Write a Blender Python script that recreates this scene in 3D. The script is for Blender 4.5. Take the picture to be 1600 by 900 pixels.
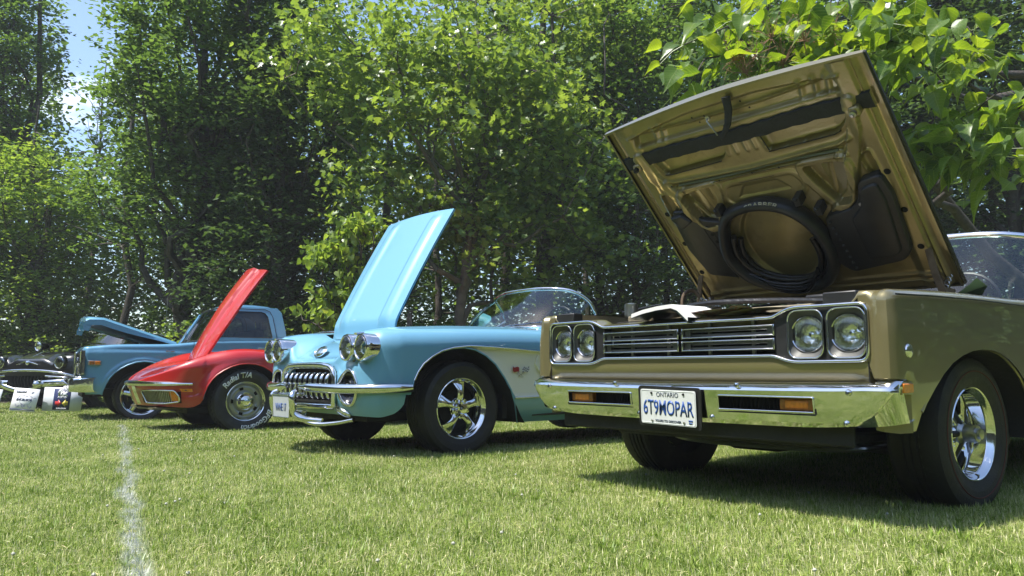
import bpy, bmesh, math, random
import numpy as np
from mathutils import Vector, Matrix
from math import sin, cos, pi, radians, sqrt, atan2

SC = bpy.context.scene
COL = SC.collection
for o in list(bpy.data.objects):
    bpy.data.objects.remove(o)
random.seed(7)
RNG = np.random.default_rng(11)

# ------------------------------------------------------------------ camera, sky, sun, exposure
cam_d = bpy.data.cameras.new('camera')
cam = bpy.data.objects.new('camera', cam_d)
COL.objects.link(cam)
cam.location = (0, 0, 0.5923)
cam.rotation_euler = (pi / 2 + 0.1071, 0, 0)
cam_d.sensor_width = 36.0
cam_d.lens = 1208.3 / 1600 * 36
cam_d.clip_start = 0.05
cam_d.clip_end = 2000
SC.camera = cam

SUNV = Vector((-0.48, -0.17, 1.0)).normalized()
world = bpy.data.worlds.new('World')
SC.world = world
world.use_nodes = True
wn = world.node_tree.nodes
wl = world.node_tree.links
wn.clear()
w_out = wn.new('ShaderNodeOutputWorld')
w_bg = wn.new('ShaderNodeBackground')
w_sky = wn.new('ShaderNodeTexSky')
w_sky.sky_type = 'NISHITA'
w_sky.sun_disc = False
w_sky.sun_elevation = math.asin(SUNV.z)
w_sky.sun_rotation = atan2(SUNV.x, SUNV.y)
w_sky.air_density = 1.0
w_sky.dust_density = 0.8
w_sky.ozone_density = 1.5
w_bg.inputs['Strength'].default_value = 0.15
# soft fair-weather clouds over the whole sky
w_tc = wn.new('ShaderNodeTexCoord')
w_map = wn.new('ShaderNodeMapping')
w_map.inputs['Scale'].default_value = (1, 1, 2.2)
w_map.inputs['Location'].default_value = (.35, .1, .2)
w_no = wn.new('ShaderNodeTexNoise')
w_no.inputs['Scale'].default_value = 3.2
w_no.inputs['Detail'].default_value = 7
w_no.inputs['Roughness'].default_value = 0.6
w_cr = wn.new('ShaderNodeValToRGB')
w_cr.color_ramp.elements[0].position = 0.60
w_cr.color_ramp.elements[1].position = 0.80
w_mix = wn.new('ShaderNodeMixRGB')
w_mix.inputs[2].default_value = (9.5, 9.7, 10.2, 1)
wl.new(w_tc.outputs['Generated'], w_map.inputs[0])
wl.new(w_map.outputs[0], w_no.inputs['Vector'])
wl.new(w_no.outputs['Fac'], w_cr.inputs[0])
wl.new(w_cr.outputs[0], w_mix.inputs[0])
wl.new(w_sky.outputs[0], w_mix.inputs[1])
wl.new(w_mix.outputs[0], w_bg.inputs['Color'])
wl.new(w_bg.outputs[0], w_out.inputs[0])

sun_d = bpy.data.lights.new('sun', 'SUN')
sun_d.energy = 4.7
sun_d.angle = radians(0.55)
sun_d.color = (1.0, 0.955, 0.88)
sun = bpy.data.objects.new('sun', sun_d)
COL.objects.link(sun)
sun.rotation_euler = SUNV.to_track_quat('Z', 'Y').to_euler()
sun.location = (0, 0, 30)

SC.view_settings.view_transform = 'Standard'
SC.view_settings.look = 'None'
SC.view_settings.exposure = 0.86
SC.view_settings.gamma = 1
SC.view_settings.use_curve_mapping = False
SC.render.engine = 'CYCLES'
SC.cycles.max_bounces = 10
SC.cycles.diffuse_bounces = 6
SC.cycles.transparent_max_bounces = 12
SC.cycles.transmission_bounces = 6
SC.cycles.caustics_reflective = False
SC.cycles.caustics_refractive = False

# ------------------------------------------------------------------ materials
def _mat(name):
    m = bpy.data.materials.new(name)
    m.use_nodes = True
    n = m.node_tree.nodes
    return m, n, m.node_tree.links, n['Principled BSDF']

def mat(name, col, rough=0.5, metal=0.0, coat=0.0, spec=0.5, noise=0.0, nscale=20, bump=0.0, bscale=60, dirt=None, dscale=6, dlo=.5, dhi=.75, emit=None, coat_rough=0.03):
    m, n, l, b = _mat(name)
    b.inputs['Base Color'].default_value = (*col, 1)
    b.inputs['Roughness'].default_value = rough
    b.inputs['Metallic'].default_value = metal
    b.inputs['Coat Weight'].default_value = coat
    b.inputs['Coat Roughness'].default_value = coat_rough
    b.inputs['Specular IOR Level'].default_value = spec
    src = None
    tc = n.new('ShaderNodeTexCoord')
    if noise > 0:
        t = n.new('ShaderNodeTexNoise'); t.inputs['Scale'].default_value = nscale; t.inputs['Detail'].default_value = 6
        l.new(tc.outputs['Object'], t.inputs['Vector'])
        r = n.new('ShaderNodeMapRange')
        r.inputs[1].default_value = 0.3; r.inputs[2].default_value = 0.7
        r.inputs[3].default_value = 1 - noise; r.inputs[4].default_value = 1 + noise
        l.new(t.outputs['Fac'], r.inputs[0])
        mx = n.new('ShaderNodeVectorMath'); mx.operation = 'SCALE'
        mx.inputs[0].default_value = col
        l.new(r.outputs[0], mx.inputs['Scale'])
        src = mx.outputs[0]
        l.new(src, b.inputs['Base Color'])
        rr = n.new('ShaderNodeMapRange')
        rr.inputs[3].default_value = max(0, rough * (1 - noise)); rr.inputs[4].default_value = min(1, rough * (1 + noise))
        l.new(t.outputs['Fac'], rr.inputs[0]); l.new(rr.outputs[0], b.inputs['Roughness'])
    if dirt:
        t2 = n.new('ShaderNodeTexNoise'); t2.inputs['Scale'].default_value = dscale; t2.inputs['Detail'].default_value = 8; t2.inputs['Roughness'].default_value = .7
        l.new(tc.outputs['Object'], t2.inputs['Vector'])
        r2 = n.new('ShaderNodeMapRange'); r2.inputs[1].default_value = dlo; r2.inputs[2].default_value = dhi
        l.new(t2.outputs['Fac'], r2.inputs[0])
        m2 = n.new('ShaderNodeMixRGB'); m2.inputs[2].default_value = (*dirt, 1)
        m2.inputs[1].default_value = (*col, 1)
        if src: l.new(src, m2.inputs[1])
        l.new(r2.outputs[0], m2.inputs[0]); l.new(m2.outputs[0], b.inputs['Base Color'])
    if bump > 0:
        t3 = n.new('ShaderNodeTexNoise'); t3.inputs['Scale'].default_value = bscale; t3.inputs['Detail'].default_value = 4
        l.new(tc.outputs['Object'], t3.inputs['Vector'])
        bp_ = n.new('ShaderNodeBump'); bp_.inputs['Strength'].default_value = bump; bp_.inputs['Distance'].default_value = 0.01
        l.new(t3.outputs['Fac'], bp_.inputs['Height']); l.new(bp_.outputs[0], b.inputs['Normal'])
    if emit:
        b.inputs['Emission Color'].default_value = (*col, 1); b.inputs['Emission Strength'].default_value = emit
    return m

def paint(name, col, metal=0.0, rough=0.35, flake=0.06):
    """car paint: base with fine metallic flake variation, faint orange peel, a clear coat and thin road dust low down"""
    m, n, l, b = _mat(name)
    tc = n.new('ShaderNodeTexCoord')
    t = n.new('ShaderNodeTexNoise'); t.inputs['Scale'].default_value = 900; t.inputs['Detail'].default_value = 1
    l.new(tc.outputs['Object'], t.inputs['Vector'])
    r = n.new('ShaderNodeMapRange'); r.inputs[1].default_value = .3; r.inputs[2].default_value = .7
    r.inputs[3].default_value = 1 - flake; r.inputs[4].default_value = 1 + flake
    l.new(t.outputs['Fac'], r.inputs[0])
    mx = n.new('ShaderNodeVectorMath'); mx.operation = 'SCALE'; mx.inputs[0].default_value = col
    l.new(r.outputs[0], mx.inputs['Scale'])
    # dust near the sills
    sp = n.new('ShaderNodeSeparateXYZ'); l.new(tc.outputs['Object'], sp.inputs[0])
    dr = n.new('ShaderNodeMapRange'); dr.inputs[1].default_value = .42; dr.inputs[2].default_value = .22; dr.inputs[3].default_value = 0; dr.inputs[4].default_value = .35
    l.new(sp.outputs['Z'], dr.inputs[0])
    t4 = n.new('ShaderNodeTexNoise'); t4.inputs['Scale'].default_value = 14; t4.inputs['Detail'].default_value = 7
    l.new(tc.outputs['Object'], t4.inputs['Vector'])
    mm = n.new('ShaderNodeMath'); mm.operation = 'MULTIPLY'; l.new(dr.outputs[0], mm.inputs[0]); l.new(t4.outputs['Fac'], mm.inputs[1])
    dm = n.new('ShaderNodeMixRGB'); dm.inputs[2].default_value = (.22, .20, .15, 1)
    l.new(mm.outputs[0], dm.inputs[0]); l.new(mx.outputs[0], dm.inputs[1]); l.new(dm.outputs[0], b.inputs['Base Color'])
    b.inputs['Metallic'].default_value = metal
    b.inputs['Roughness'].default_value = rough
    b.inputs['Coat Weight'].default_value = 1.0
    b.inputs['Coat Roughness'].default_value = 0.02
    t3 = n.new('ShaderNodeTexNoise'); t3.inputs['Scale'].default_value = 9; t3.inputs['Detail'].default_value = 2
    l.new(tc.outputs['Object'], t3.inputs['Vector'])
    bp_ = n.new('ShaderNodeBump'); bp_.inputs['Strength'].default_value = .03; bp_.inputs['Distance'].default_value = 0.02
    l.new(t3.outputs['Fac'], bp_.inputs['Height']); l.new(bp_.outputs[0], b.inputs['Normal']); l.new(bp_.outputs[0], b.inputs['Coat Normal'])
    return m

def chrome_mat(name, col=(.78, .78, .79), rough=.05, bump=.10, bscale=5):
    m, n, l, b = _mat(name)
    b.inputs['Base Color'].default_value = (*col, 1)
    b.inputs['Metallic'].default_value = 1
    tc = n.new('ShaderNodeTexCoord')
    t = n.new('ShaderNodeTexNoise'); t.inputs['Scale'].default_value = 30; t.inputs['Detail'].default_value = 8
    l.new(tc.outputs['Object'], t.inputs['Vector'])
    r = n.new('ShaderNodeMapRange'); r.inputs[1].default_value = .45; r.inputs[2].default_value = .8
    r.inputs[3].default_value = rough; r.inputs[4].default_value = rough + .12
    l.new(t.outputs['Fac'], r.inputs[0]); l.new(r.outputs[0], b.inputs['Roughness'])
    t3 = n.new('ShaderNodeTexNoise'); t3.inputs['Scale'].default_value = bscale; t3.inputs['Detail'].default_value = 3
    l.new(tc.outputs['Object'], t3.inputs['Vector'])
    bp_ = n.new('ShaderNodeBump'); bp_.inputs['Strength'].default_value = bump; bp_.inputs['Distance'].default_value = 0.03
    l.new(t3.outputs['Fac'], bp_.inputs['Height']); l.new(bp_.outputs[0], b.inputs['Normal'])
    return m

def glass_mat(name, tint=(.75, .82, .78), f0=.08, rough=0.0, dark=1.0):
    """thin sheet glass: see-through with a fresnel mirror over it"""
    m = bpy.data.materials.new(name); m.use_nodes = True
    n = m.node_tree.nodes; l = m.node_tree.links; n.clear()
    o = n.new('ShaderNodeOutputMaterial'); tr = n.new('ShaderNodeBsdfTransparent'); gl = n.new('ShaderNodeBsdfGlossy')
    tr.inputs[0].default_value = (tint[0] * dark, tint[1] * dark, tint[2] * dark, 1)
    gl.inputs['Roughness'].default_value = rough; gl.inputs[0].default_value = (.95, .97, 1, 1)
    fr = n.new('ShaderNodeFresnel'); fr.inputs[0].default_value = 1.55
    ad = n.new('ShaderNodeMath'); ad.operation = 'ADD'; ad.inputs[1].default_value = f0; ad.use_clamp = True
    l.new(fr.outputs[0], ad.inputs[0])
    mx = n.new('ShaderNodeMixShader'); l.new(ad.outputs[0], mx.inputs[0]); l.new(tr.outputs[0], mx.inputs[1]); l.new(gl.outputs[0], mx.inputs[2])
    l.new(mx.outputs[0], o.inputs[0])
    return m

def lens_mat(name):
    """fluted headlamp glass: thin clear sheet over a reflector, with a cast rib relief"""
    m = bpy.data.materials.new(name); m.use_nodes = True
    n = m.node_tree.nodes; l = m.node_tree.links; n.clear()
    o = n.new('ShaderNodeOutputMaterial'); tr = n.new('ShaderNodeBsdfTransparent'); gl = n.new('ShaderNodeBsdfGlossy')
    tr.inputs[0].default_value = (.95, .97, .95, 1)
    gl.inputs['Roughness'].default_value = .12
    tc = n.new('ShaderNodeTexCoord'); wv = n.new('ShaderNodeTexWave'); wv.bands_direction = 'Y'
    wv.inputs['Scale'].default_value = 30; wv.inputs['Distortion'].default_value = 1.5
    l.new(tc.outputs['Object'], wv.inputs['Vector'])
    wb = n.new('ShaderNodeBump'); wb.inputs['Strength'].default_value = .25; wb.inputs['Distance'].default_value = .004
    l.new(wv.outputs['Fac'], wb.inputs['Height']); l.new(wb.outputs[0], gl.inputs['Normal'])
    fr = n.new('ShaderNodeFresnel'); fr.inputs[0].default_value = 1.6; l.new(wb.outputs[0], fr.inputs['Normal'])
    ad = n.new('ShaderNodeMath'); ad.operation = 'ADD'; ad.inputs[1].default_value = .06; ad.use_clamp = True
    l.new(fr.outputs[0], ad.inputs[0])
    mx = n.new('ShaderNodeMixShader'); l.new(ad.outputs[0], mx.inputs[0]); l.new(tr.outputs[0], mx.inputs[1]); l.new(gl.outputs[0], mx.inputs[2])
    l.new(mx.outputs[0], o.inputs[0])
    return m

CHROME = chrome_mat('chrome')
CHROME_SMOOTH = chrome_mat('chrome_smooth', bump=.03)
CHROME_WHEEL = chrome_mat('wheel_chrome', col=(.80, .80, .80), rough=.04, bump=.02)
STEEL = chrome_mat('dull_steel', col=(.42, .42, .41), rough=.28, bump=.2, bscale=20)
SATIN = mat('satin_grey_metal', (.33, .33, .32), rough=.35, metal=.7, noise=.15)
BLACK = mat('satin_black', (.012, .012, .013), rough=.45, noise=.3, nscale=15)
BLACKGLOSS = paint('gloss_black_paint', (.006, .006, .007), rough=.3, flake=0)
UNDER = mat('underbody_black', (.010, .010, .010), rough=.8, noise=.5, nscale=10, bump=.4, bscale=40)
RUBBER = mat('tyre_rubber', (.014, .014, .015), rough=.62, noise=.25, nscale=40, bump=.25, bscale=160, dirt=(.05, .047, .038), dscale=9, dlo=.52, dhi=.85)
REDLINE = mat('faded_red_line', (.10, .018, .014), rough=.7)
WHITELET = mat('raised_white_letter', (.72, .72, .70), rough=.6, noise=.1)
GLASS = glass_mat('clear_glass', tint=(.66, .74, .70), f0=.03)
DARKGLASS = glass_mat('cab_glass', tint=(.30, .33, .34), f0=.0)
LENS = lens_mat('headlamp_glass')
REFL = chrome_mat('lamp_reflector', col=(.92, .93, .91), rough=.10, bump=.25, bscale=40)
AMBER = mat('amber_plastic', (.75, .22, .015), rough=.18, coat=.6, noise=.15, nscale=60)
AMBERDARK = mat('amber_plastic_dark', (.32, .10, .012), rough=.2, coat=.6, noise=.3, nscale=50)
DARKSLOT = mat('dark_recess', (.005, .005, .005), rough=.9)

# ------------------------------------------------------------------ mesh helpers
class MB:
    def __init__(s):
        s.v = []; s.f = []; s.mi = []
        s.cur = 0
    def add(s, vs, fs):
        o = len(s.v); s.v.extend([tuple(p) for p in vs]); s.f.extend([tuple(i + o for i in f) for f in fs]); s.mi.extend([s.cur] * len(fs))
        return o
    def grid(s, P, cu=False, cv=False, skip=None):
        """P[i][j] points"""
        nu, nv = len(P), len(P[0])
        vs = [p for row in P for p in row]; fs = []
        for i in range(nu if cu else nu - 1):
            for j in range(nv if cv else nv - 1):
                a = i * nv + j; b = ((i + 1) % nu) * nv + j; c = ((i + 1) % nu) * nv + (j + 1) % nv; d = i * nv + (j + 1) % nv
                if skip and skip(i, j): continue
                fs.append((a, b, c, d))
        s.add(vs, fs)
    def box(s, c, d, rot=None, taper=1.0):
        x, y, z = d[0] / 2, d[1] / 2, d[2] / 2
        vs = [Vector((sx * x * (taper if sz > 0 else 1), sy * y * (taper if sz > 0 else 1), sz * z)) for sx in (-1, 1) for sy in (-1, 1) for sz in (-1, 1)]
        if rot is not None: vs = [rot @ v for v in vs]
        vs = [v + Vector(c) for v in vs]
        s.add(vs, [(0, 1, 3, 2), (4, 6, 7, 5), (0, 4, 5, 1), (2, 3, 7, 6), (0, 2, 6, 4), (1, 5, 7, 3)])
    def tube(s, path, r, n=8, closed=False, caps=True, up=None, sx=1.0, sy=1.0):
        path = [Vector(p) for p in path]; m = len(path)
        rs = r if hasattr(r, '__len__') else [r] * m
        prev = None; rows = []
        for i, p in enumerate(path):
            if closed: t = path[(i + 1) % m] - path[i - 1]
            else: t = path[min(i + 1, m - 1)] - path[max(i - 1, 0)]
            if t.length < 1e-9: t = Vector((0, 0, 1))
            t.normalize()
            if prev is None:
                ref = Vector(up) if up else (Vector((0, 0, 1)) if abs(t.z) < .9 else Vector((1, 0, 0)))
                a = (ref - t * ref.dot(t)).normalized()
            else:
                a = prev - t * prev.dot(t)
                a = a.normalized() if a.length > 1e-6 else prev
            prev = a; b = t.cross(a)
            rows.append([p + a * (cos(2 * pi * k / n) * rs[i] * sx) + b * (sin(2 * pi * k / n) * rs[i] * sy) for k in range(n)])
        s.grid(rows, cu=closed, cv=True)
        if not closed and caps:
            o = len(s.v) - m * n
            s.f.append(tuple(o + k for k in range(n))); s.mi.append(s.cur)
            s.f.append(tuple(o + (m - 1) * n + k for k in reversed(range(n)))); s.mi.append(s.cur)
    def lathe(s, prof, c, axis, n=32, capend=False, off=None):
        """prof: (r,h); axis unit vector"""
        axis = Vector(axis).normalized(); ref = Vector((0, 0, 1)) if abs(axis.z) < .9 else Vector((1, 0, 0))
        a = (ref - axis * ref.dot(axis)).normalized(); b = axis.cross(a); c = Vector(c)
        rows = [[c + axis * h + (a * cos(2 * pi * k / n) + b * sin(2 * pi * k / n)) * (r if not off else r + off(i, k)) for k in range(n)] for i, (r, h) in enumerate(prof)]
        s.grid(rows, cv=True)
        if capend:
            o = len(s.v) - len(prof) * n
            s.f.append(tuple(o + (len(prof) - 1) * n + k for k in range(n))); s.mi.append(s.cur)
    def prism(s, pts, vec):
        n = len(pts); vec = Vector(vec); A = [Vector(p) for p in pts]; Bp = [p + vec for p in A]
        fs = [tuple(range(n)), tuple(reversed(range(n, 2 * n)))]
        fs += [(i, (i + 1) % n, n + (i + 1) % n, n + i) for i in range(n)]
        s.add(A + Bp, fs)
    def poly(s, pts): s.add(pts, [tuple(range(len(pts)))])
    def build(s, name, material, parent=None, smooth=35, bevel=0, mirror=False, weld=True):
        me = bpy.data.meshes.new(name)
        v = s.v; f = s.f
        me.from_pydata([tuple(p) for p in v], [], f)
        mats = material if isinstance(material, (list, tuple)) else [material]
        for m_ in mats: me.materials.append(m_)
        if len(mats) > 1: me.polygons.foreach_set('material_index', s.mi)
        bm = bmesh.new(); bm.from_mesh(me)
        if weld: bmesh.ops.remove_doubles(bm, verts=bm.verts, dist=1e-5)
        bmesh.ops.dissolve_degenerate(bm, edges=bm.edges, dist=1e-6)
        bmesh.ops.recalc_face_normals(bm, faces=bm.faces)
        bm.to_mesh(me); bm.free()
        me.polygons.foreach_set('use_smooth', [True] * len(me.polygons))
        if smooth is not None: me.set_sharp_from_angle(angle=radians(smooth))
        o = bpy.data.objects.new(name, me); COL.objects.link(o)
        if parent is not None: o.parent = parent
        if bevel:
            md = o.modifiers.new('bevel', 'BEVEL'); md.width = bevel; md.segments = 2; md.limit_method = 'ANGLE'; md.angle_limit = radians(40)
            md.harden_normals = False
        return o

def empty(name, label, cat, loc=(0, 0, 0), rz=0, group=None):
    o = bpy.data.objects.new(name, None); COL.objects.link(o)
    o.empty_display_size = .1; o.location = loc; o.rotation_euler = (0, 0, rz)
    o['label'] = label; o['category'] = cat
    if group: o['group'] = group
    return o
def tag(o, label, cat, group=None):
    o['label'] = label; o['category'] = cat
    if group: o['group'] = group
    return o

def interp(x, pts):
    """smooth monotone-ish interpolation through (x,y) pts sorted by x"""
    if x <= pts[0][0]: return pts[0][1]
    if x >= pts[-1][0]: return pts[-1][1]
    for i in range(len(pts) - 1):
        if pts[i][0] <= x <= pts[i + 1][0]:
            x0, y0 = pts[i]; x1, y1 = pts[i + 1]
            def slope(k):
                if k <= 0 or k >= len(pts) - 1: return None
                a = (pts[k][1] - pts[k - 1][1]) / (pts[k][0] - pts[k - 1][0] + 1e-12); b = (pts[k + 1][1] - pts[k][1]) / (pts[k + 1][0] - pts[k][0] + 1e-12)
                return 0 if a * b <= 0 else 2 * a * b / (a + b)
            d = (y1 - y0) / (x1 - x0 + 1e-12); m0 = slope(i); m1 = slope(i + 1)
            m0 = d if m0 is None else m0; m1 = d if m1 is None else m1
            h = x1 - x0 + 1e-12; t = (x - x0) / h
            return (2*t**3 - 3*t*t + 1) * y0 + (t**3 - 2*t*t + t) * h * m0 + (-2*t**3 + 3*t*t) * y1 + (t**3 - t*t) * h * m1
def sstep(a, b, x):
    t = min(1, max(0, (x - a) / (b - a))); return t * t * (3 - 2 * t)
def spline(pts, n, closed=False):
    """Catmull-Rom through pts, n samples per segment"""
    P = [Vector(p) for p in pts]; m = len(P); out = []
    for i in range(m if closed else m - 1):
        p1 = P[i]; p2 = P[(i + 1) % m]
        p0 = P[i - 1] if (closed or i > 0) else p1 * 2 - p2
        p3 = P[(i + 2) % m] if (closed or i + 2 < m) else p2 * 2 - p1
        for k in range(n):
            t = k / n
            out.append(.5 * ((2 * p1) + (p2 - p0) * t + (2 * p0 - 5 * p1 + 4 * p2 - p3) * t * t + (3 * p1 - p0 - 3 * p2 + p3) * t ** 3))
    if not closed: out.append(P[-1])
    return out
def rounded(pts, r, n=5):
    """round the corners of a closed polygon of Vectors"""
    P = [Vector(p) for p in pts]; m = len(P); out = []
    for i in range(m):
        a = P[i - 1]; b = P[i]; c = P[(i + 1) % m]
        ri = r[i] if hasattr(r, '__len__') else r
        da = (a - b); dc = (c - b); q = min(ri, da.length * .48, dc.length * .48)
        s = b + da.normalized() * q; e = b + dc.normalized() * q
        for k in range(n + 1):
            t = k / n; out.append(s * (1 - t) ** 2 + b * 2 * t * (1 - t) + e * t * t)
    return out
def inpoly(x, y, poly):
    c = False; n = len(poly); j = n - 1
    for i in range(n):
        xi, yi = poly[i][0], poly[i][1]; xj, yj = poly[j][0], poly[j][1]
        if (yi > y) != (yj > y) and x < (xj - xi) * (y - yi) / (yj - yi) + xi: c = not c
        j = i
    return c
def text_mesh(txt, size, depth=.002, shear=0, bold=0, align='CENTER', sx=1.0):
    cu = bpy.data.curves.new('text', 'FONT'); cu.body = txt; cu.size = size; cu.extrude = depth; cu.shear = shear; cu.offset = bold
    cu.align_x = align; cu.align_y = 'CENTER'; cu.resolution_u = 3
    ob = bpy.data.objects.new('text', cu); COL.objects.link(ob)
    dg = bpy.context.evaluated_depsgraph_get()
    me = bpy.data.meshes.new_from_object(ob.evaluated_get(dg))
    vs = [Vector((v.co.x * sx, v.co.y, v.co.z)) for v in me.vertices]; fs = [tuple(p.vertices) for p in me.polygons]
    bpy.data.objects.remove(ob); bpy.data.curves.remove(cu); bpy.data.meshes.remove(me)
    return vs, fs
def put_text(mb, txt, size, M, **k):
    vs, fs = text_mesh(txt, size, **k)
    mb.add([M @ v for v in vs], fs)
def frame(o, ex, ey):
    """matrix: text x along ex, text up along ey, outward = ex x ey"""
    ex = Vector(ex).normalized(); ey = Vector(ey); ey = (ey - ex * ey.dot(ex)).normalized(); ez = ex.cross(ey)
    return Matrix(((ex.x, ey.x, ez.x, o[0]), (ex.y, ey.y, ez.y, o[1]), (ex.z, ey.z, ez.z, o[2]), (0, 0, 0, 1)))
def ground_z(x, y):
    return -0.022 * min(max(0.0, y - 6.0), 4.2)

# ------------------------------------------------------------------ car building blocks
def car_body(outline, cols, zlo, ztop, wall, round_r, inner, zdeck, bands=None, hole=None, nwall=26, nround=9, ndeck=10, side_z=None):
    """plan outline (list of (x,y), nose to tail, y>=0) swept upward as a wall that rounds over into the deck.
    wall(x,y,z)->inset; round_r(x,y)->radius; inner(i,x,y)->(x,y) deck end; zdeck(x,y)->height"""
    n = len(outline); nor = []
    for i in range(n):
        a = Vector(outline[max(i - 1, 0)]); b = Vector(outline[min(i + 1, n - 1)]); t = (b - a)
        nrm = Vector((-t.y, t.x)).normalized()      # outline runs nose -> tail on +y side; inward normal
        if i == 0: nrm = Vector((-1, 0))
        if i == n - 1: nrm = Vector((1, 0))
        c = Vector(outline[i])
        nor.append(nrm)
    G = []
    for i in range(n):
        x, y = outline[i]; N = nor[i]; r = round_r(x, y); zt = ztop(x, y) if ztop else zdeck(x + N.x * r, max(0, y + N.y * r)); zl = zlo(x, y); zw = zt - side_z(x, y) if side_z else zt - r
        zw = max(zw, zl + .004)
        br = [zl] + ([min(max(b(x, y), zl), zw) for b in bands] if bands else []) + [zw]
        col = []
        per = nwall // (len(br) - 1)
        for k in range(len(br) - 1):
            for j in range(per + (1 if k == len(br) - 2 else 0)):
                z = br[k] + (br[k + 1] - br[k]) * j / per
                d = wall(x, y, z); col.append((x + N.x * d, max(0, y + N.y * d), z))
        d0 = wall(x, y, zw)
        for j in range(1, nround + 1):
            a = pi / 2 * j / nround
            d = d0 + r * (1 - cos(a)); z = zw + (zt - zw) * sin(a)
            col.append((x + N.x * d, max(0, y + N.y * d), z))
        xe, ye = inner(x, y); x0, y0 = col[-1][0], col[-1][1]; z0 = zdeck(x0, y0)
        for j in range(1, ndeck + 1):
            t = j / ndeck; xx = x0 + (xe - x0) * t; yy = y0 + (ye - y0) * t
            z = zdeck(xx, yy) + (zt - z0) * (1 - t) ** 2
            col.append((xx, max(0, yy), z))
        G.append(col)
    return G

def body_mesh(G, sgn, skip=None):
    mb = MB(); mb.grid([[(p[0], p[1] * sgn, p[2]) for p in c] for c in G], skip=skip)
    return mb

def arch_x(outline_x, arch):
    return sorted(set(outline_x) | set(a[0] for a in arch))

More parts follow.
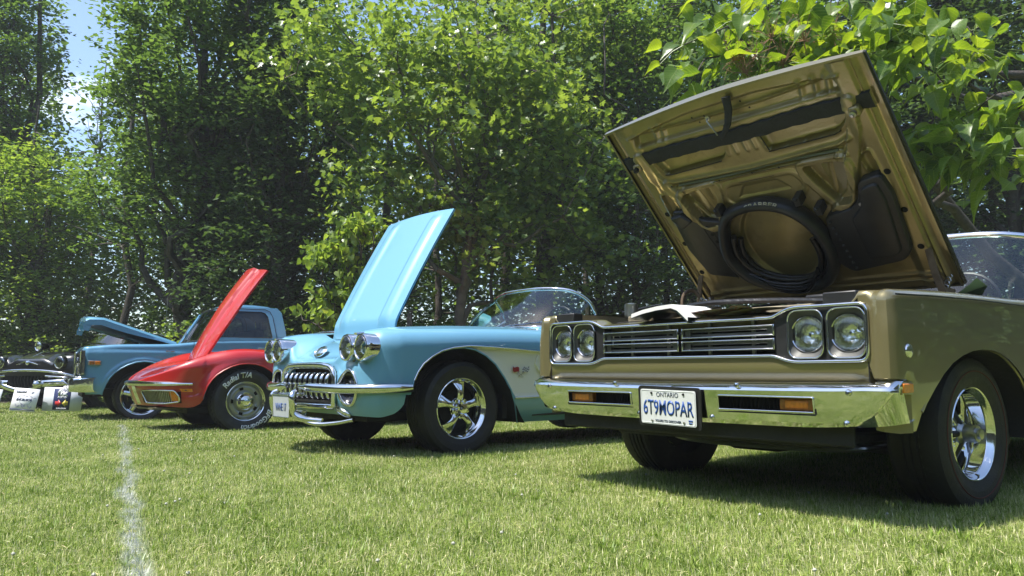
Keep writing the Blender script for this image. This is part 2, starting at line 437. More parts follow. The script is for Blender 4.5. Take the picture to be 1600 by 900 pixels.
def wheel(car, name, c, R, W, sgn, style, rim_r, steer=0, text=None, sector=96):
    """c = centre of the outer rim face; sgn=+1: outer side faces +y"""
    ax = Vector((0, sgn, 0))
    if steer: ax = Matrix.Rotation(steer, 3, 'Z') @ ax
    c = Vector(c); up = Vector((0, 0, 1)); fw = up.cross(ax) * 1.0       # in-plane axes
    def P(r, th, h): return c + (fw * cos(th) + up * sin(th)) * r + ax * h
    # rim: lip, steps and barrel
    rim = MB(); q = rim_r
    deep = {'magnum': .085, 'torq': .055, 'rally': .03, 'five': .05, 'cap': .02}[style]
    prof = [(q * .985, -.025), (q * 1.03, -.012), (q * 1.035, 0), (q * 1.0, .006), (q * .965, .002), (q * .95, -.010), (q * .90, -.018), (q * .885, -.026), (q * .87, -.022 - deep * .5), (q * .83, -.03 - deep * .55), (q * .82, -.035 - deep), (q * .80, -.16)]
    rim.lathe(prof, c, ax, 56)
    w = rim.build('wheel', CHROME_WHEEL if style != 'rally' else CHROME_WHEEL, car, smooth=50)
    # tyre with block tread
    ty = MB(); hw = W
    tp = [(q * 1.0, .0), (q * 1.05, .006), (q + (R - q) * .30, .016), (q + (R - q) * .34, .0185), (q + (R - q) * .62, .018), (q + (R - q) * .66, .0195), (R * .955, .006), (R * .985, -.012), (R * .997, -.028), (R * 1.0, -.05)]
    g = (W - .10) / 4
    x0 = -.05
    for k in range(4):
        tp += [(R, x0 - g * k - .002), (R, x0 - g * k - g + .012), (R - .009, x0 - g * k - g + .009), (R - .009, x0 - g * (k + 1) + .001)]
    tp += [(R * .997, -W + .028), (R * .97, -W + .008), (R * .8, -W - .01), (q, -W)]
    def off(i, k):
        return -.006 if (i in (7, 8, 9, 10, 11) and k % 2 == 0) else (-.003 if (12 < i < 26 and k % 2) else 0)
    ty.lathe(tp, c, ax, sector, off=off)
    ty.build('tyre', RUBBER, w, smooth=40)
    # brake drum / dark behind
    dk = MB(); dk.lathe([(q * .80, -.15), (q * .02, -.15)], c, ax, 32)
    dk.lathe([(q * .55, -.10 - deep * .3), (q * .55, -.14)], c, ax, 32); dk.lathe([(0.001, -.10 - deep * .3), (q * .55, -.10 - deep * .3)], c, ax, 32)
    dk.build('brake_drum', UNDER, w)
    hub = MB()
    def spoke(mb, th, r0, r1, wf, df, hf, nn=9, m=8):
        rows = []
        for i in range(nn + 1):
            t = i / nn; r = r0 + (r1 - r0) * t; ww = wf(t); dd = df(t); hh = hf(t)
            e1 = fw * cos(th) + up * sin(th); e2 = -fw * sin(th) + up * cos(th)
            rows.append([c + e1 * r + e2 * (cos(a) * ww) + ax * (hh + sin(a) * dd) for a in [2 * pi * k / m for k in range(m)]])
        mb.grid(rows, cv=True)
    if style in ('torq', 'five'):
        wide = style == 'five'
        for k in range(5):
            th = pi / 2 + 2 * pi * k / 5 + (.1 if wide else 0)
            sp = MB()
            spoke(sp, th, q * .18, q * .86, lambda t: q * ((.115 + .09 * (2 * t - .8) ** 2) if not wide else (.15 - .04 * t)), lambda t: q * .05, lambda t: -.012 - (.03 * (1 - sin(pi * min(1, t * .9 + .1))) if not wide else .02 * t))
            sp.build('spoke', CHROME_WHEEL, w, smooth=60)
        hub.lathe([(q * .36, -.05), (q * .36, -.035), (q * .33, -.03), (q * .22, -.028)], c, ax, 32)
        hub.lathe([(q * .20, -.03), (q * .20, .012), (q * .17, .022), (q * .10, .026), (.001, .027)], c, ax, 10 if not wide else 24)
        hub.build('hub_cap', CHROME_WHEEL, w, smooth=30)
        for k in range(5):
            th = pi / 2 + 2 * pi * (k + .5) / 5
            nb = MB(); nb.lathe([(.016, -.035), (.016, -.012), (.010, -.004), (.001, -.003)], P(q * .29, th, 0), ax, 6)
            nb.build('lug_nut', CHROME_WHEEL, w, smooth=25)
    elif style == 'magnum':
        for k in range(5):
            th = pi / 2 + 2 * pi * k / 5 + .35
            sp = MB()
            spoke(sp, th, q * .16, q * .86, lambda t: q * (.135 + .03 * t), lambda t: .012, lambda t: -.052 - .045 * t)
            spk = sp.build('spoke', CHROME_WHEEL, w, smooth=60)
            s2 = MB()
            spoke(s2, th, q * .22, q * .80, lambda t: q * (.07 + .02 * t), lambda t: .008, lambda t: -.043 - .045 * t)
            s2.build('spoke_inlay', BLACK, w, smooth=60)
        pl = MB(); pl.lathe([(q * .84, -.125), (q * .5, -.11), (q * .2, -.08)], c, ax, 40)
        pl.build('wheel_disc', UNDER, w)
        hub.lathe([(q * .27, -.08), (q * .26, -.045), (q * .19, -.03), (q * .19, .012), (q * .175, .02), (q * .12, .021), (q * .115, .034), (q * .06, .036), (.001, .036)], c, ax, 28)
        hub.build('hub_cap', STEEL, w, smooth=30)
        for k in range(5):
            th = pi / 2 + 2 * pi * (k + .5) / 5 + .35
            nb = MB(); nb.lathe([(.014, -.09), (.014, -.06), (.009, -.052), (.001, -.05)], P(q * .36, th, 0), ax, 6)
            nb.build('lug_nut', CHROME_WHEEL, w, smooth=25)
    elif style == 'rally':
        pl = MB(); rows = []
        NR = [(.86, -.05), (.82, -.036), (.74, -.028), (.66, -.028), (.58, -.034), (.52, -.046), (.46, -.050), (.40, -.05)]
        nn = 120
        A = [[P(q * r, 2 * pi * k / nn, h) for k in range(nn)] for r, h in NR]
        def sk(i, j):
            a = (j / nn * 5) % 1
            return 2 <= i <= 3 and .36 < a < .64
        pl.grid(A, cv=True, skip=sk)
        pl.build('wheel_disc', mat('argent_silver', (.30, .31, .30), rough=.32, metal=.75, noise=.06), w, smooth=40)
        for k in range(5):
            a0 = 2 * pi * (k + .36) / 5; a1 = 2 * pi * (k + .64) / 5
            lp = [P(q * .75, a0 + (a1 - a0) * t / 6, -.027) for t in range(7)] + [P(q * .58, a1 - (a1 - a0) * t / 6, -.033) for t in range(7)]
            sl = MB(); sl.tube(rounded(lp, .004, 1), .0035, 6, closed=True); sl.build('slot_rim', SATIN, w)
        hub.lathe([(q * .44, -.05), (q * .44, -.02), (q * .40, -.012)], c, ax, 60)
        hub.lathe([(q * .27, -.02), (q * .27, .006), (q * .22, .014), (q * .21, .012), (q * .12, .02), (.001, .024)], c, ax, 36)
        for k in range(44):
            th = 2 * pi * k / 44
            e1 = fw * cos(th) + up * sin(th); e2 = -fw * sin(th) + up * cos(th)
            hub.add([c + e1 * q * .27 + ax * -.008 - e2 * .0022, c + e1 * q * .27 + ax * -.008 + e2 * .0022, c + e1 * q * .41 + ax * -.011 + e2 * .0028, c + e1 * q * .41 + ax * -.011 - e2 * .0028], [(0, 1, 2, 3)])
        hub.build('hub_cap', CHROME_WHEEL, w, smooth=30)
        hk = MB(); hk.lathe([(q * .27, -.014), (q * .41, -.016)], c, ax, 40); hk.build('hub_recess', BLACK, w)
    else:
        hub.lathe([(q * .86, -.03), (q * .7, -.005), (q * .5, .0), (q * .3, .012), (.001, .018)], c, ax, 36)
        hub.build('hub_cap', CHROME_WHEEL, w, smooth=30)
    if text:
        for (s, size, ctr, flip) in text:
            vs, fs = text_mesh(s, size, depth=.0012, bold=.0022, shear=.15)
            tm = MB(); rr = q + (R - q) * .52
            out = []
            for v in vs:
                if not flip: th = ctr - v.x / rr * sgn * 1.0; r_ = rr + v.y
                else: th = ctr - v.x / rr * sgn; r_ = rr + v.y
                out.append(P(r_, th, .0205 + v.z))
            tm.add(out, fs); tm.build('tyre_lettering', WHITELET, w, smooth=None)
    return w

def headlamp(parent, name, c, r, fwd=(1, 0, 0), bezel=True, ring=.010, depth=.05):
    """round lamp: reflector bowl, fluted domed glass, thin chrome ring; returns the lamp object"""
    f = Vector(fwd).normalized(); c = Vector(c)
    b = MB(); b.lathe([(r * 1.0, 0), (r * .96, -depth * .3), (r * .75, -depth * .75), (r * .4, -depth), (.012, -depth * 1.05), (.012, -depth * .5), (.001, -depth * .45)], c, f, 32)
    o = b.build(name, REFL, parent, smooth=40)
    g = MB(); g.lathe([(r, 0), (r * .92, .006), (r * .7, .011), (r * .4, .014), (.001, .0155)], c, f, 32)
    g.build('lens', LENS, o, smooth=60)
    k = MB(); k.lathe([(r * .97, .004), (r * 1.02, .008), (r + ring * .7, .006), (r + ring, -.002), (r + ring, -.02)], c, f, 36)
    k.build('lamp_ring', CHROME_SMOOTH, o, smooth=50)
    return o

def loop_trim(parent, name, pts, r, material, closed=True, n=8, sx=1, sy=1):
    m = MB(); m.tube(pts, r, n, closed=closed, sx=sx, sy=sy); return m.build(name, material, parent, smooth=60)
# ------------------------------------------------------------------ ground sheet
def build_ground():
    ys = sorted(set([-60, -30, -15, -6] + [i * .5 for i in range(-4, 44)] + [24, 30, 45, 80, 200, 600]))
    xs = sorted(set([-600, -200, -80, -40] + [i * 1.0 for i in range(-26, 27)] + [40, 80, 200, 600]))
    mb = MB(); mb.grid([[(x, y, ground_z(x, y)) for y in ys] for x in xs])
    m, n, l, b = _mat('lawn_soil')
    ge = n.new('ShaderNodeNewGeometry'); t = n.new('ShaderNodeTexNoise'); t.inputs['Scale'].default_value = 14; t.inputs['Detail'].default_value = 9; t.inputs['Roughness'].default_value = .75
    l.new(ge.outputs['Position'], t.inputs['Vector'])
    cr = n.new('ShaderNodeValToRGB'); e = cr.color_ramp.elements
    e[0].position = .35; e[0].color = (.045, .07, .016, 1); e[1].position = .65; e[1].color = (.17, .22, .055, 1)
    l.new(t.outputs['Fac'], cr.inputs[0])
    t2 = n.new('ShaderNodeTexNoise'); t2.inputs['Scale'].default_value = 5; t2.inputs['Detail'].default_value = 10; t2.inputs['Roughness'].default_value = .8
    l.new(ge.outputs['Position'], t2.inputs['Vector'])
    c2 = n.new('ShaderNodeValToRGB'); e = c2.color_ramp.elements
    e[0].position = .35; e[0].color = (.018, .014, .009, 1); e[1].position = .7; e[1].color = (.07, .055, .03, 1)
    l.new(t2.outputs['Fac'], c2.inputs[0])
    sp = n.new('ShaderNodeSeparateXYZ'); l.new(ge.outputs['Position'], sp.inputs[0])
    mr = n.new('ShaderNodeMapRange'); mr.inputs[1].default_value = 15.4; mr.inputs[2].default_value = 16.6; l.new(sp.outputs['Y'], mr.inputs[0])
    mx = n.new('ShaderNodeMixRGB'); l.new(mr.outputs[0], mx.inputs[0]); l.new(cr.outputs[0], mx.inputs[1]); l.new(c2.outputs[0], mx.inputs[2])
    l.new(mx.outputs[0], b.inputs['Base Color']); b.inputs['Roughness'].default_value = .95
    bp_ = n.new('ShaderNodeBump'); bp_.inputs['Strength'].default_value = .8; bp_.inputs['Distance'].default_value = .03
    l.new(t.outputs['Fac'], bp_.inputs['Height']); l.new(bp_.outputs[0], b.inputs['Normal'])
    o = mb.build('ground', m, None, smooth=None, weld=False); o['kind'] = 'structure'
    return o
build_ground()

def grass_material():
    m = bpy.data.materials.new('grass_blades'); m.use_nodes = True
    n = m.node_tree.nodes; l = m.node_tree.links; n.clear()
    o = n.new('ShaderNodeOutputMaterial')
    ge = n.new('ShaderNodeNewGeometry')
    at = n.new('ShaderNodeAttribute'); at.attribute_name = 'rnd'
    oi = n.new('ShaderNodeObjectInfo')
    # large patches in the lawn
    t = n.new('ShaderNodeTexNoise'); t.inputs['Scale'].default_value = 1.6; t.inputs['Detail'].default_value = 8; t.inputs['Roughness'].default_value = .65
    l.new(ge.outputs['Position'], t.inputs['Vector'])
    ad = n.new('ShaderNodeMath'); ad.operation = 'MULTIPLY_ADD'; ad.inputs[1].default_value = 1.15; ad.inputs[2].default_value = -.54
    l.new(t.outputs['Fac'], ad.inputs[0])
    a2 = n.new('ShaderNodeMath'); a2.operation = 'ADD'; l.new(ad.outputs[0], a2.inputs[0]); l.new(at.outputs['Fac'], a2.inputs[1])
    cr = n.new('ShaderNodeValToRGB'); cr.color_ramp.elements[0].position = 0; cr.color_ramp.elements[0].color = (.12, .19, .028, 1)
    cr.color_ramp.elements[1].position = 1; cr.color_ramp.elements[1].color = (.72, .68, .42, 1)
    for p, c in ((.28, (.21, .32, .045)), (.52, (.40, .52, .105)), (.78, (.70, .70, .32))):
        e = cr.color_ramp.elements.new(p); e.color = (*c, 1)
    l.new(a2.outputs[0], cr.inputs[0])
    # chalk line sprayed on the blades
    sp = n.new('ShaderNodeSeparateXYZ'); l.new(ge.outputs['Position'], sp.inputs[0])
    ml = n.new('ShaderNodeMath'); ml.operation = 'MULTIPLY_ADD'; ml.inputs[1].default_value = .505; l.new(sp.outputs['Y'], ml.inputs[0]); l.new(sp.outputs['X'], ml.inputs[2])
    t2 = n.new('ShaderNodeTexNoise'); t2.inputs['Scale'].default_value = 2.3; t2.inputs['Detail'].default_value = 5
    l.new(ge.outputs['Position'], t2.inputs['Vector'])
    m3 = n.new('ShaderNodeMath'); m3.operation = 'MULTIPLY_ADD'; m3.inputs[1].default_value = .16; m3.inputs[2].default_value = -.16; l.new(t2.outputs['Fac'], m3.inputs[0])
    m4 = n.new('ShaderNodeMath'); m4.operation = 'ADD'; l.new(ml.outputs[0], m4.inputs[0]); l.new(m3.outputs[0], m4.inputs[1])
    ab = n.new('ShaderNodeMath'); ab.operation = 'ABSOLUTE'; l.new(m4.outputs[0], ab.inputs[0])
    mr = n.new('ShaderNodeMapRange'); mr.inputs[1].default_value = .060; mr.inputs[2].default_value = .012; l.new(ab.outputs[0], mr.inputs[0])
    t5 = n.new('ShaderNodeTexNoise'); t5.inputs['Scale'].default_value = 17; t5.inputs['Detail'].default_value = 6
    l.new(ge.outputs['Position'], t5.inputs['Vector'])
    r5 = n.new('ShaderNodeMapRange'); r5.inputs[1].default_value = .42; r5.inputs[2].default_value = .55; l.new(t5.outputs['Fac'], r5.inputs[0])
    yr = n.new('ShaderNodeMapRange'); yr.inputs[1].default_value = 9.6; yr.inputs[2].default_value = 8.9; l.new(sp.outputs['Y'], yr.inputs[0])
    m6 = n.new('ShaderNodeMath'); m6.operation = 'MULTIPLY'; l.new(mr.outputs[0], m6.inputs[0]); l.new(r5.outputs[0], m6.inputs[1])
    m7 = n.new('ShaderNodeMath'); m7.operation = 'MULTIPLY'; l.new(m6.outputs[0], m7.inputs[0]); l.new(yr.outputs[0], m7.inputs[1])
    m8 = n.new('ShaderNodeMath'); m8.operation = 'MULTIPLY'; m8.inputs[1].default_value = .95; l.new(m7.outputs[0], m8.inputs[0])
    mx = n.new('ShaderNodeMixRGB'); mx.inputs[2].default_value = (.66, .68, .66, 1); l.new(m8.outputs[0], mx.inputs[0]); l.new(cr.outputs[0], mx.inputs[1])
    df = n.new('ShaderNodeBsdfPrincipled'); df.inputs['Roughness'].default_value = .42; df.inputs['Specular IOR Level'].default_value = .5
    l.new(mx.outputs[0], df.inputs['Base Color'])
    tl = n.new('ShaderNodeBsdfTranslucent'); l.new(mx.outputs[0], tl.inputs[0])
    ms = n.new('ShaderNodeMixShader'); ms.inputs[0].default_value = .35
    l.new(df.outputs[0], ms.inputs[1]); l.new(tl.outputs[0], ms.inputs[2]); l.new(ms.outputs[0], o.inputs[0])
    return m
GRASS = grass_material()

def tuft(idx, nb, rad, hmin, hmax, w):
    r = np.random.default_rng(100 + idx)
    V = []; F = []; R = []
    for k in range(nb):
        a = r.uniform(0, 2 * pi); d = rad * sqrt(r.uniform())
        x, y = d * cos(a), d * sin(a); h = r.uniform(hmin, hmax); la = r.uniform(0, 2 * pi) ; lean = h * abs(r.normal(.55, .55)); ww = w * r.uniform(.7, 1.3)
        fx, fy = cos(la) , sin(la)
        wa = r.uniform(0, pi); sx, sy = cos(wa) * ww, sin(wa) * ww
        o = len(V)
        V += [(x - sx, y - sy, -.01), (x + sx, y + sy, -.01),
              (x + fx * lean * .35 - sx * .9, y + fy * lean * .35 - sy * .9, h * .55), (x + fx * lean * .35 + sx * .9, y + fy * lean * .35 + sy * .9, h * .55),
              (x + fx * lean, y + fy * lean, max(.012, h - lean * .35))]
        F += [(o, o + 1, o + 3, o + 2), (o + 2, o + 3, o + 4)]
        c = float(np.clip(r.normal(.42, .36), 0, 1)); R += [c, c]
    me = bpy.data.meshes.new('grass_tuft'); me.from_pydata(V, [], F); me.materials.append(GRASS)
    at = me.attributes.new('rnd', 'FLOAT', 'FACE'); at.data.foreach_set('value', R)
    return bpy.data.objects.new('grass_tuft', me)

def scatter(name, coll, P, S, seed):
    """one object: points carrying grass tufts"""
    me = bpy.data.meshes.new(name); me.vertices.add(len(P)); me.vertices.foreach_set('co', P.astype(np.float32).ravel())
    at = me.attributes.new('size', 'FLOAT', 'POINT'); at.data.foreach_set('value', S.astype(np.float32))
    o = bpy.data.objects.new(name, me); COL.objects.link(o)
    g = bpy.data.node_groups.new(name, 'GeometryNodeTree')
    g.interface.new_socket('Geometry', in_out='INPUT', socket_type='NodeSocketGeometry'); g.interface.new_socket('Geometry', in_out='OUTPUT', socket_type='NodeSocketGeometry')
    n = g.nodes; l = g.links
    gi = n.new('NodeGroupInput'); go = n.new('NodeGroupOutput'); ip = n.new('GeometryNodeInstanceOnPoints'); ci = n.new('GeometryNodeCollectionInfo')
    ci.inputs['Collection'].default_value = coll; ci.inputs['Separate Children'].default_value = True; ci.inputs['Reset Children'].default_value = True
    ip.inputs['Pick Instance'].default_value = True
    rv = n.new('FunctionNodeRandomValue'); rv.data_type = 'FLOAT_VECTOR'
    rv.inputs[0].default_value = (-.12, -.12, -.55); rv.inputs[1].default_value = (.12, .12, .55); rv.inputs['Seed'].default_value = seed
    na = n.new('GeometryNodeInputNamedAttribute'); na.data_type = 'FLOAT'; na.inputs[0].default_value = 'size'
    mp = n.new('GeometryNodeMeshToPoints')
    l.new(gi.outputs[0], mp.inputs[0]); l.new(mp.outputs[0], ip.inputs['Points']); l.new(ci.outputs[0], ip.inputs['Instance'])
    l.new(rv.outputs[0], ip.inputs['Rotation']); l.new(na.outputs[0], ip.inputs['Scale'])
    l.new(ip.outputs[0], go.inputs[0])
    md = o.modifiers.new('scatter', 'NODES'); md.node_group = g
    o['kind'] = 'stuff'
    return o

def build_grass():
    near = bpy.data.collections.new('tufts_near'); far = bpy.data.collections.new('tufts_far')
    for i in range(5): near.objects.link(tuft(i, 84, .055, .014, .054, .0014))
    for i in range(4): far.objects.link(tuft(20 + i, 80, .12, .018, .048, .0026))
    pts = []; sz = []
    def fill(y0, y1, step, lo, hi, store):
        y = y0
        while y < y1:
            xh = .70 * y + .9
            xs = np.arange(-xh, xh, step)
            P = np.stack([xs + RNG.uniform(-step, step, len(xs)) * .8, np.full(len(xs), y) + RNG.uniform(-step, step, len(xs)) * .8, np.zeros(len(xs))], 1)
            P[:, 2] = [ground_z(a[0], a[1]) for a in P]
            store[0].append(P); store[1].append(RNG.uniform(lo, hi, len(xs)))
            y += step
    A = ([], []); fill(1.3, 3.6, .036, .75, 1.15, A); fill(3.6, 6.0, .052, .8, 1.2, A)
    Bs = ([], []); fill(6.0, 10.0, .085, .8, 1.2, Bs); fill(10.0, 16.2, .15, .9, 1.4, Bs)
    for x0, x1, y0, y1 in ((1.8, 9.0, -2.0, 6.0), (-9.0, -1.8, -2.0, 6.0)):
        n_ = int((x1 - x0) * (y1 - y0) * 75); x_ = RNG.uniform(x0, x1, n_); y_ = RNG.uniform(y0, y1, n_); k_ = np.abs(x_) > .70 * np.maximum(y_, 0) + .85
        P_ = np.stack([x_[k_], y_[k_], np.zeros(k_.sum())], 1); Bs[0].append(P_); Bs[1].append(RNG.uniform(.9, 1.3, len(P_)))
    a = scatter('grass', near, np.concatenate(A[0]), np.concatenate(A[1]), 3)
    b = scatter('grass', far, np.concatenate(Bs[0]), np.concatenate(Bs[1]), 5)
    tag(a, 'short mown lawn in the foreground, sunlit with a worn white chalk line', 'grass')
    tag(b, 'short mown lawn farther back around and behind the parked cars', 'grass')
    # clover heads and taller weeds
    wd = bpy.data.collections.new('weeds')
    for i in range(3):
        r = np.random.default_rng(300 + i); V = []; F = []; R = []
        for k in range(9):
            a_ = r.uniform(0, 2 * pi); h = r.uniform(.05, .095); w = .0035; lean = h * r.uniform(.2, .8); sx, sy = -sin(a_) * w, cos(a_) * w; o = len(V)
            V += [(-sx, -sy, 0), (sx, sy, 0), (cos(a_) * lean * .4 - sx * 1.2, sin(a_) * lean * .4 - sy * 1.2, h * .6), (cos(a_) * lean * .4 + sx * 1.2, sin(a_) * lean * .4 + sy * 1.2, h * .6), (cos(a_) * lean, sin(a_) * lean, h)]
            F += [(o, o + 1, o + 3, o + 2), (o + 2, o + 3, o + 4)]; R += [.25, .25]
        me = bpy.data.meshes.new('weed'); me.from_pydata(V, [], F); me.materials.append(GRASS); at = me.attributes.new('rnd', 'FLOAT', 'FACE'); at.data.foreach_set('value', R)
        wd.objects.link(bpy.data.objects.new('weed', me))
    # dry clippings lying on the lawn and small white clover heads
    r = np.random.default_rng(55); n = 2600; y = 1.5 + r.uniform(0, 1, n) ** 1.4 * 6.5; x = r.uniform(-.7, .7, n) * y; V = []; F = []
    for i in range(n):
        a_ = r.uniform(0, pi); L = r.uniform(.012, .032); w = .0012 + .0002 * y[i]; z = ground_z(x[i], y[i]) + r.uniform(.018, .036); dx, dy = cos(a_) * L, sin(a_) * L; o = len(V); t_ = r.uniform(-.006, .006)
        V += [(x[i] - dx, y[i] - dy, z - t_), (x[i] - dy / L * w, y[i] + dx / L * w, z + .002), (x[i] + dx, y[i] + dy, z + t_), (x[i] + dy / L * w, y[i] - dx / L * w, z + .002)]; F.append((o, o + 1, o + 2, o + 3))
    me = bpy.data.meshes.new('clippings'); me.from_pydata(V, [], F); me.materials.append(mat('dry_straw', (.52, .44, .24), rough=.8)); o = bpy.data.objects.new('clippings', me); COL.objects.link(o); o['kind'] = 'stuff'
    tag(o, 'dry straw coloured clippings lying loose on the lawn', 'clippings')
    m_ = MB(); n = 45; y = 1.9 + r.uniform(0, 1, n) ** 1.3 * 6; x = r.uniform(-.68, .68, n) * y
    for i in range(n):
        c = Vector((x[i], y[i], ground_z(x[i], y[i]) + r.uniform(.035, .05))); m_.lathe([(.001, -.005), (.005, -.003), (.0065, .001), (.004, .005), (.001, .006)], c, (r.normal(0, .2), r.normal(0, .2), 1), 6); m_.tube([c - Vector((0, 0, .045)), c], .0007, 3, caps=False)
    o = m_.build('clover', mat('clover_white', (.45, .45, .38), rough=.8), None, weld=False); o['kind'] = 'stuff'; tag(o, 'tiny white clover heads dotted through the lawn', 'clover')
    n = 420; y = 1.6 + RNG.uniform(0, 1, n) ** 1.3 * 7; x = RNG.uniform(-.68, .68, n) * y
    c = scatter('weeds', wd, np.stack([x, y, np.array([ground_z(a, b) for a, b in zip(x, y)])], 1), RNG.uniform(.45, .85, n), 9)
    tag(c, 'broader longer blades scattered singly through the short lawn', 'grass')
build_grass()
# ------------------------------------------------------------------ gold 1960s muscle car
GOLD = paint('gold_metallic_paint', (.25, .215, .105), metal=.56, rough=.30, flake=.12)
GOLD_IN = mat('gold_paint_inner', (.31, .255, .125), rough=.33, metal=.5, coat=.35, noise=.10, nscale=8, bump=.15, bscale=14, dirt=(.10, .075, .035), dscale=7, dlo=.55, dhi=.85, coat_rough=.15)
GOLD_DUSTY = mat('dusty_gold_panel', (.30, .25, .14), rough=.55, metal=.2, noise=.2, nscale=12, dirt=(.16, .13, .085), dscale=10)
FOAM = mat('foam_strip', (.022, .024, .028), rough=.85, noise=.35, nscale=30, bump=.5, bscale=70)
DUCT = mat('black_duct_plastic', (.016, .017, .019), rough=.42, noise=.3, nscale=12, bump=.15, bscale=30, dirt=(.035, .033, .028), dscale=5)
HOSE = mat('black_rubber_hose', (.012, .012, .013), rough=.35, bump=.3, bscale=40)
PLATE = mat('plate_enamel', (.62, .64, .62), rough=.4, noise=.05, dirt=(.40, .41, .37), dscale=14, dlo=.55, dhi=.9)
PLATEBLUE = mat('plate_blue', (.015, .065, .26), rough=.45)
LAMPGREY = mat('lamp_bowl_grey', (.085, .085, .08), rough=.5, metal=.3, noise=.15)
GRILLE_SILVER = mat('silver_grille_paint', (.12, .125, .13), rough=.35, metal=.8, noise=.08)
RUST = mat('dusty_brown_steel', (.16, .115, .075), rough=.7, metal=.3, noise=.35, nscale=25)

TAN = mat('dusty_tan_firewall', (.26, .225, .15), rough=.7, noise=.3, nscale=9, bump=.3, bscale=20, dirt=(.06, .05, .035), dscale=6, dlo=.45, dhi=.75)
def build_gold():
    car = empty('muscle_car', 'gold muscle car nearest the camera, its huge hood raised to show a gold underside', 'car', (1.4347, 4.0375, 0), 3.8327)
    XF = .885
    outline = [(XF, 0), (XF, .1), (XF, .2), (XF, .3), (XF, .4), (XF, .44), (XF, .47), (XF, .49), (XF, .51), (XF, .53), (XF, .56), (XF, .6), (XF, .66), (XF, .72), (XF, .78), (XF, .82), (XF, .85), (XF + .002, .868), (XF + .008, .880), (XF + .016, .895), (XF + .018, .912), (XF + .012, .930), (XF - .005, .944), (.85, .953)]
    arch = [(.712, .44), (.66, .485), (.60, .53), (.523, .580), (.43, .625), (.33, .655), (.23, .674), (.127, .682), (.02, .680), (-.07, .668), (-.158, .645), (-.26, .602), (-.33, .56), (-.385, .51), (-.425, .45), (-.45, .38), (-.462, .285)]
    rear = [(-2.946 + a * .46, .27 + .36 * sqrt(max(0, 1 - a * a))) for a in [1, .98, .9, .78, .6, .4, .2, 0, -.2, -.4, -.6, -.78, -.9, -.98, -1]]
    xs = [.82, .79, .76, .735] + [a[0] for a in arch] + [-.5, -.6, -.75, -.78, -.9, -1.1, -1.3, -1.5, -1.7, -1.9, -2.1, -2.3] + [a[0] for a in rear] + [-3.5, -3.6, -3.8, -3.95, -4.0]
    W = lambda x: interp(x, [(-4.05, .88), (-3.6, .935), (-2.5, .955), (-1.2, .958), (0, .965), (.5, .962), (.85, .953)])
    outline += [(x, W(x)) for x in xs]
    outline += [(-4.04, .84), (-4.05, .7), (-4.05, .4), (-4.05, 0)]
    def zlo(x, y):
        if y < .86 and x > .8: return .545
        if x > .8: return interp(x, [(.8, .366), (.93, .385)])
        if x > .712: return interp(x, [(.712, .40), (.74, .375), (.8, .372)])
        if x >= -.462: return interp(x, sorted(arch))
        if x < -2.5 and x > -3.42: return interp(x, sorted(rear))
        if x < -3.9: return .35
        return .275
    def ztop(x, y):
        if x > .795 and y < .8: return .818 + .030 * sstep(.47, .55, y) + .042 * sstep(.80, .85, y)
        return interp(x, [(-4.1, .90), (-3.0, .93), (-1.5, .955), (-.5, .93), (.3, .915), (.7, .900), (.85, .892), (.93, .885)])
    def wall(x, y, z):
        # side section: crisp shoulder line, flat flank, tucked sill
        f = 1 if y > .9 else 0
        if x > .86 and y < .85: return .034 * max(0, (.612 - z) / .065) ** 1.8
        if y > .84 and x > .78: return .12 * sstep(.56, .50, z) * sstep(.78, .89, x) + f * .01 * sstep(.72, .86, z)
        return f * (.045 * max(0, (.50 - z) / .22) ** 1.7 + .010 * sstep(.72, .86, z) + (.006 if z > .862 else 0))
    def rr(x, y): return .045 if y > .85 else .020
    def inner(x, y):
        if x > .80: return (.80, min(y, .73))
        if x > -.34: return (x, .73)
        if x > -.75: return (x, 0)
        if x > -2.55: return (x, .76)
        return (min(x, -2.55) if x > -4 else -4.0, 0)
    def zdeck(x, y): return ztop(x, y if x > .795 else 1) + .02 * (1 - min(1, abs(y) / .9)) - (.012 * sstep(.90, .74, y) if x < .8 else 0)
    G = car_body(outline, None, zlo, ztop, wall, rr, inner, zdeck, bands=[lambda x, y: .66, lambda x, y: .862], nwall=27, nround=6, ndeck=6)
    bez = [(.853, .841), (.545, .842), (.468, .806), (0, .806), (0, .654), (.468, .654), (.545, .628), (.853, .630)]
    hole = rounded([Vector((a, b, 0)) for a, b in bez], [.035, .04, .02, 0, 0, .02, .04, .035], 5)
    hole2 = [(p.x, p.y) for p in hole]
    def skip(i, j):
        a = G[i][j]; b = G[i + 1][j + 1]
        y = (a[1] + b[1]) / 2; z = (a[2] + b[2]) / 2
        return (a[0] + b[0]) / 2 > .8 and inpoly(y, z, hole2) and j < 33
    # denser front columns are cut along the lamp and grille opening; trim covers the cut
    for s in (1, -1):
        body_mesh(G, s, skip).build('fender' if s > 0 else 'fender', GOLD, car, smooth=32)
    fullhole = [Vector((XF + .004, p.x, p.y)) for p in hole if p.x > .001] + [Vector((XF + .004, -p.x, p.y)) for p in reversed(hole) if p.x > .001]
    # order: right half then mirrored left half
    right = [p for p in hole if p.x > .001]
    loop = [Vector((XF + .006, p.x, p.y)) for p in right]
    # right runs: outer top -> inner top ... inner bottom -> outer bottom
    k = max(range(len(right)), key=lambda q: -abs(right[q].x - .455) - (0 if right[q].y > .7 else 9))
    top = [p for p in right if p.y > .73]; bot = [p for p in right if p.y <= .73]
    ring = [Vector((XF + .006, p.x, p.y)) for p in top] + [Vector((XF + .006, -p.x, p.y)) for p in reversed(top)] + [Vector((XF + .006, -p.x, p.y)) for p in reversed(bot)] + [Vector((XF + .006, p.x, p.y)) for p in bot]
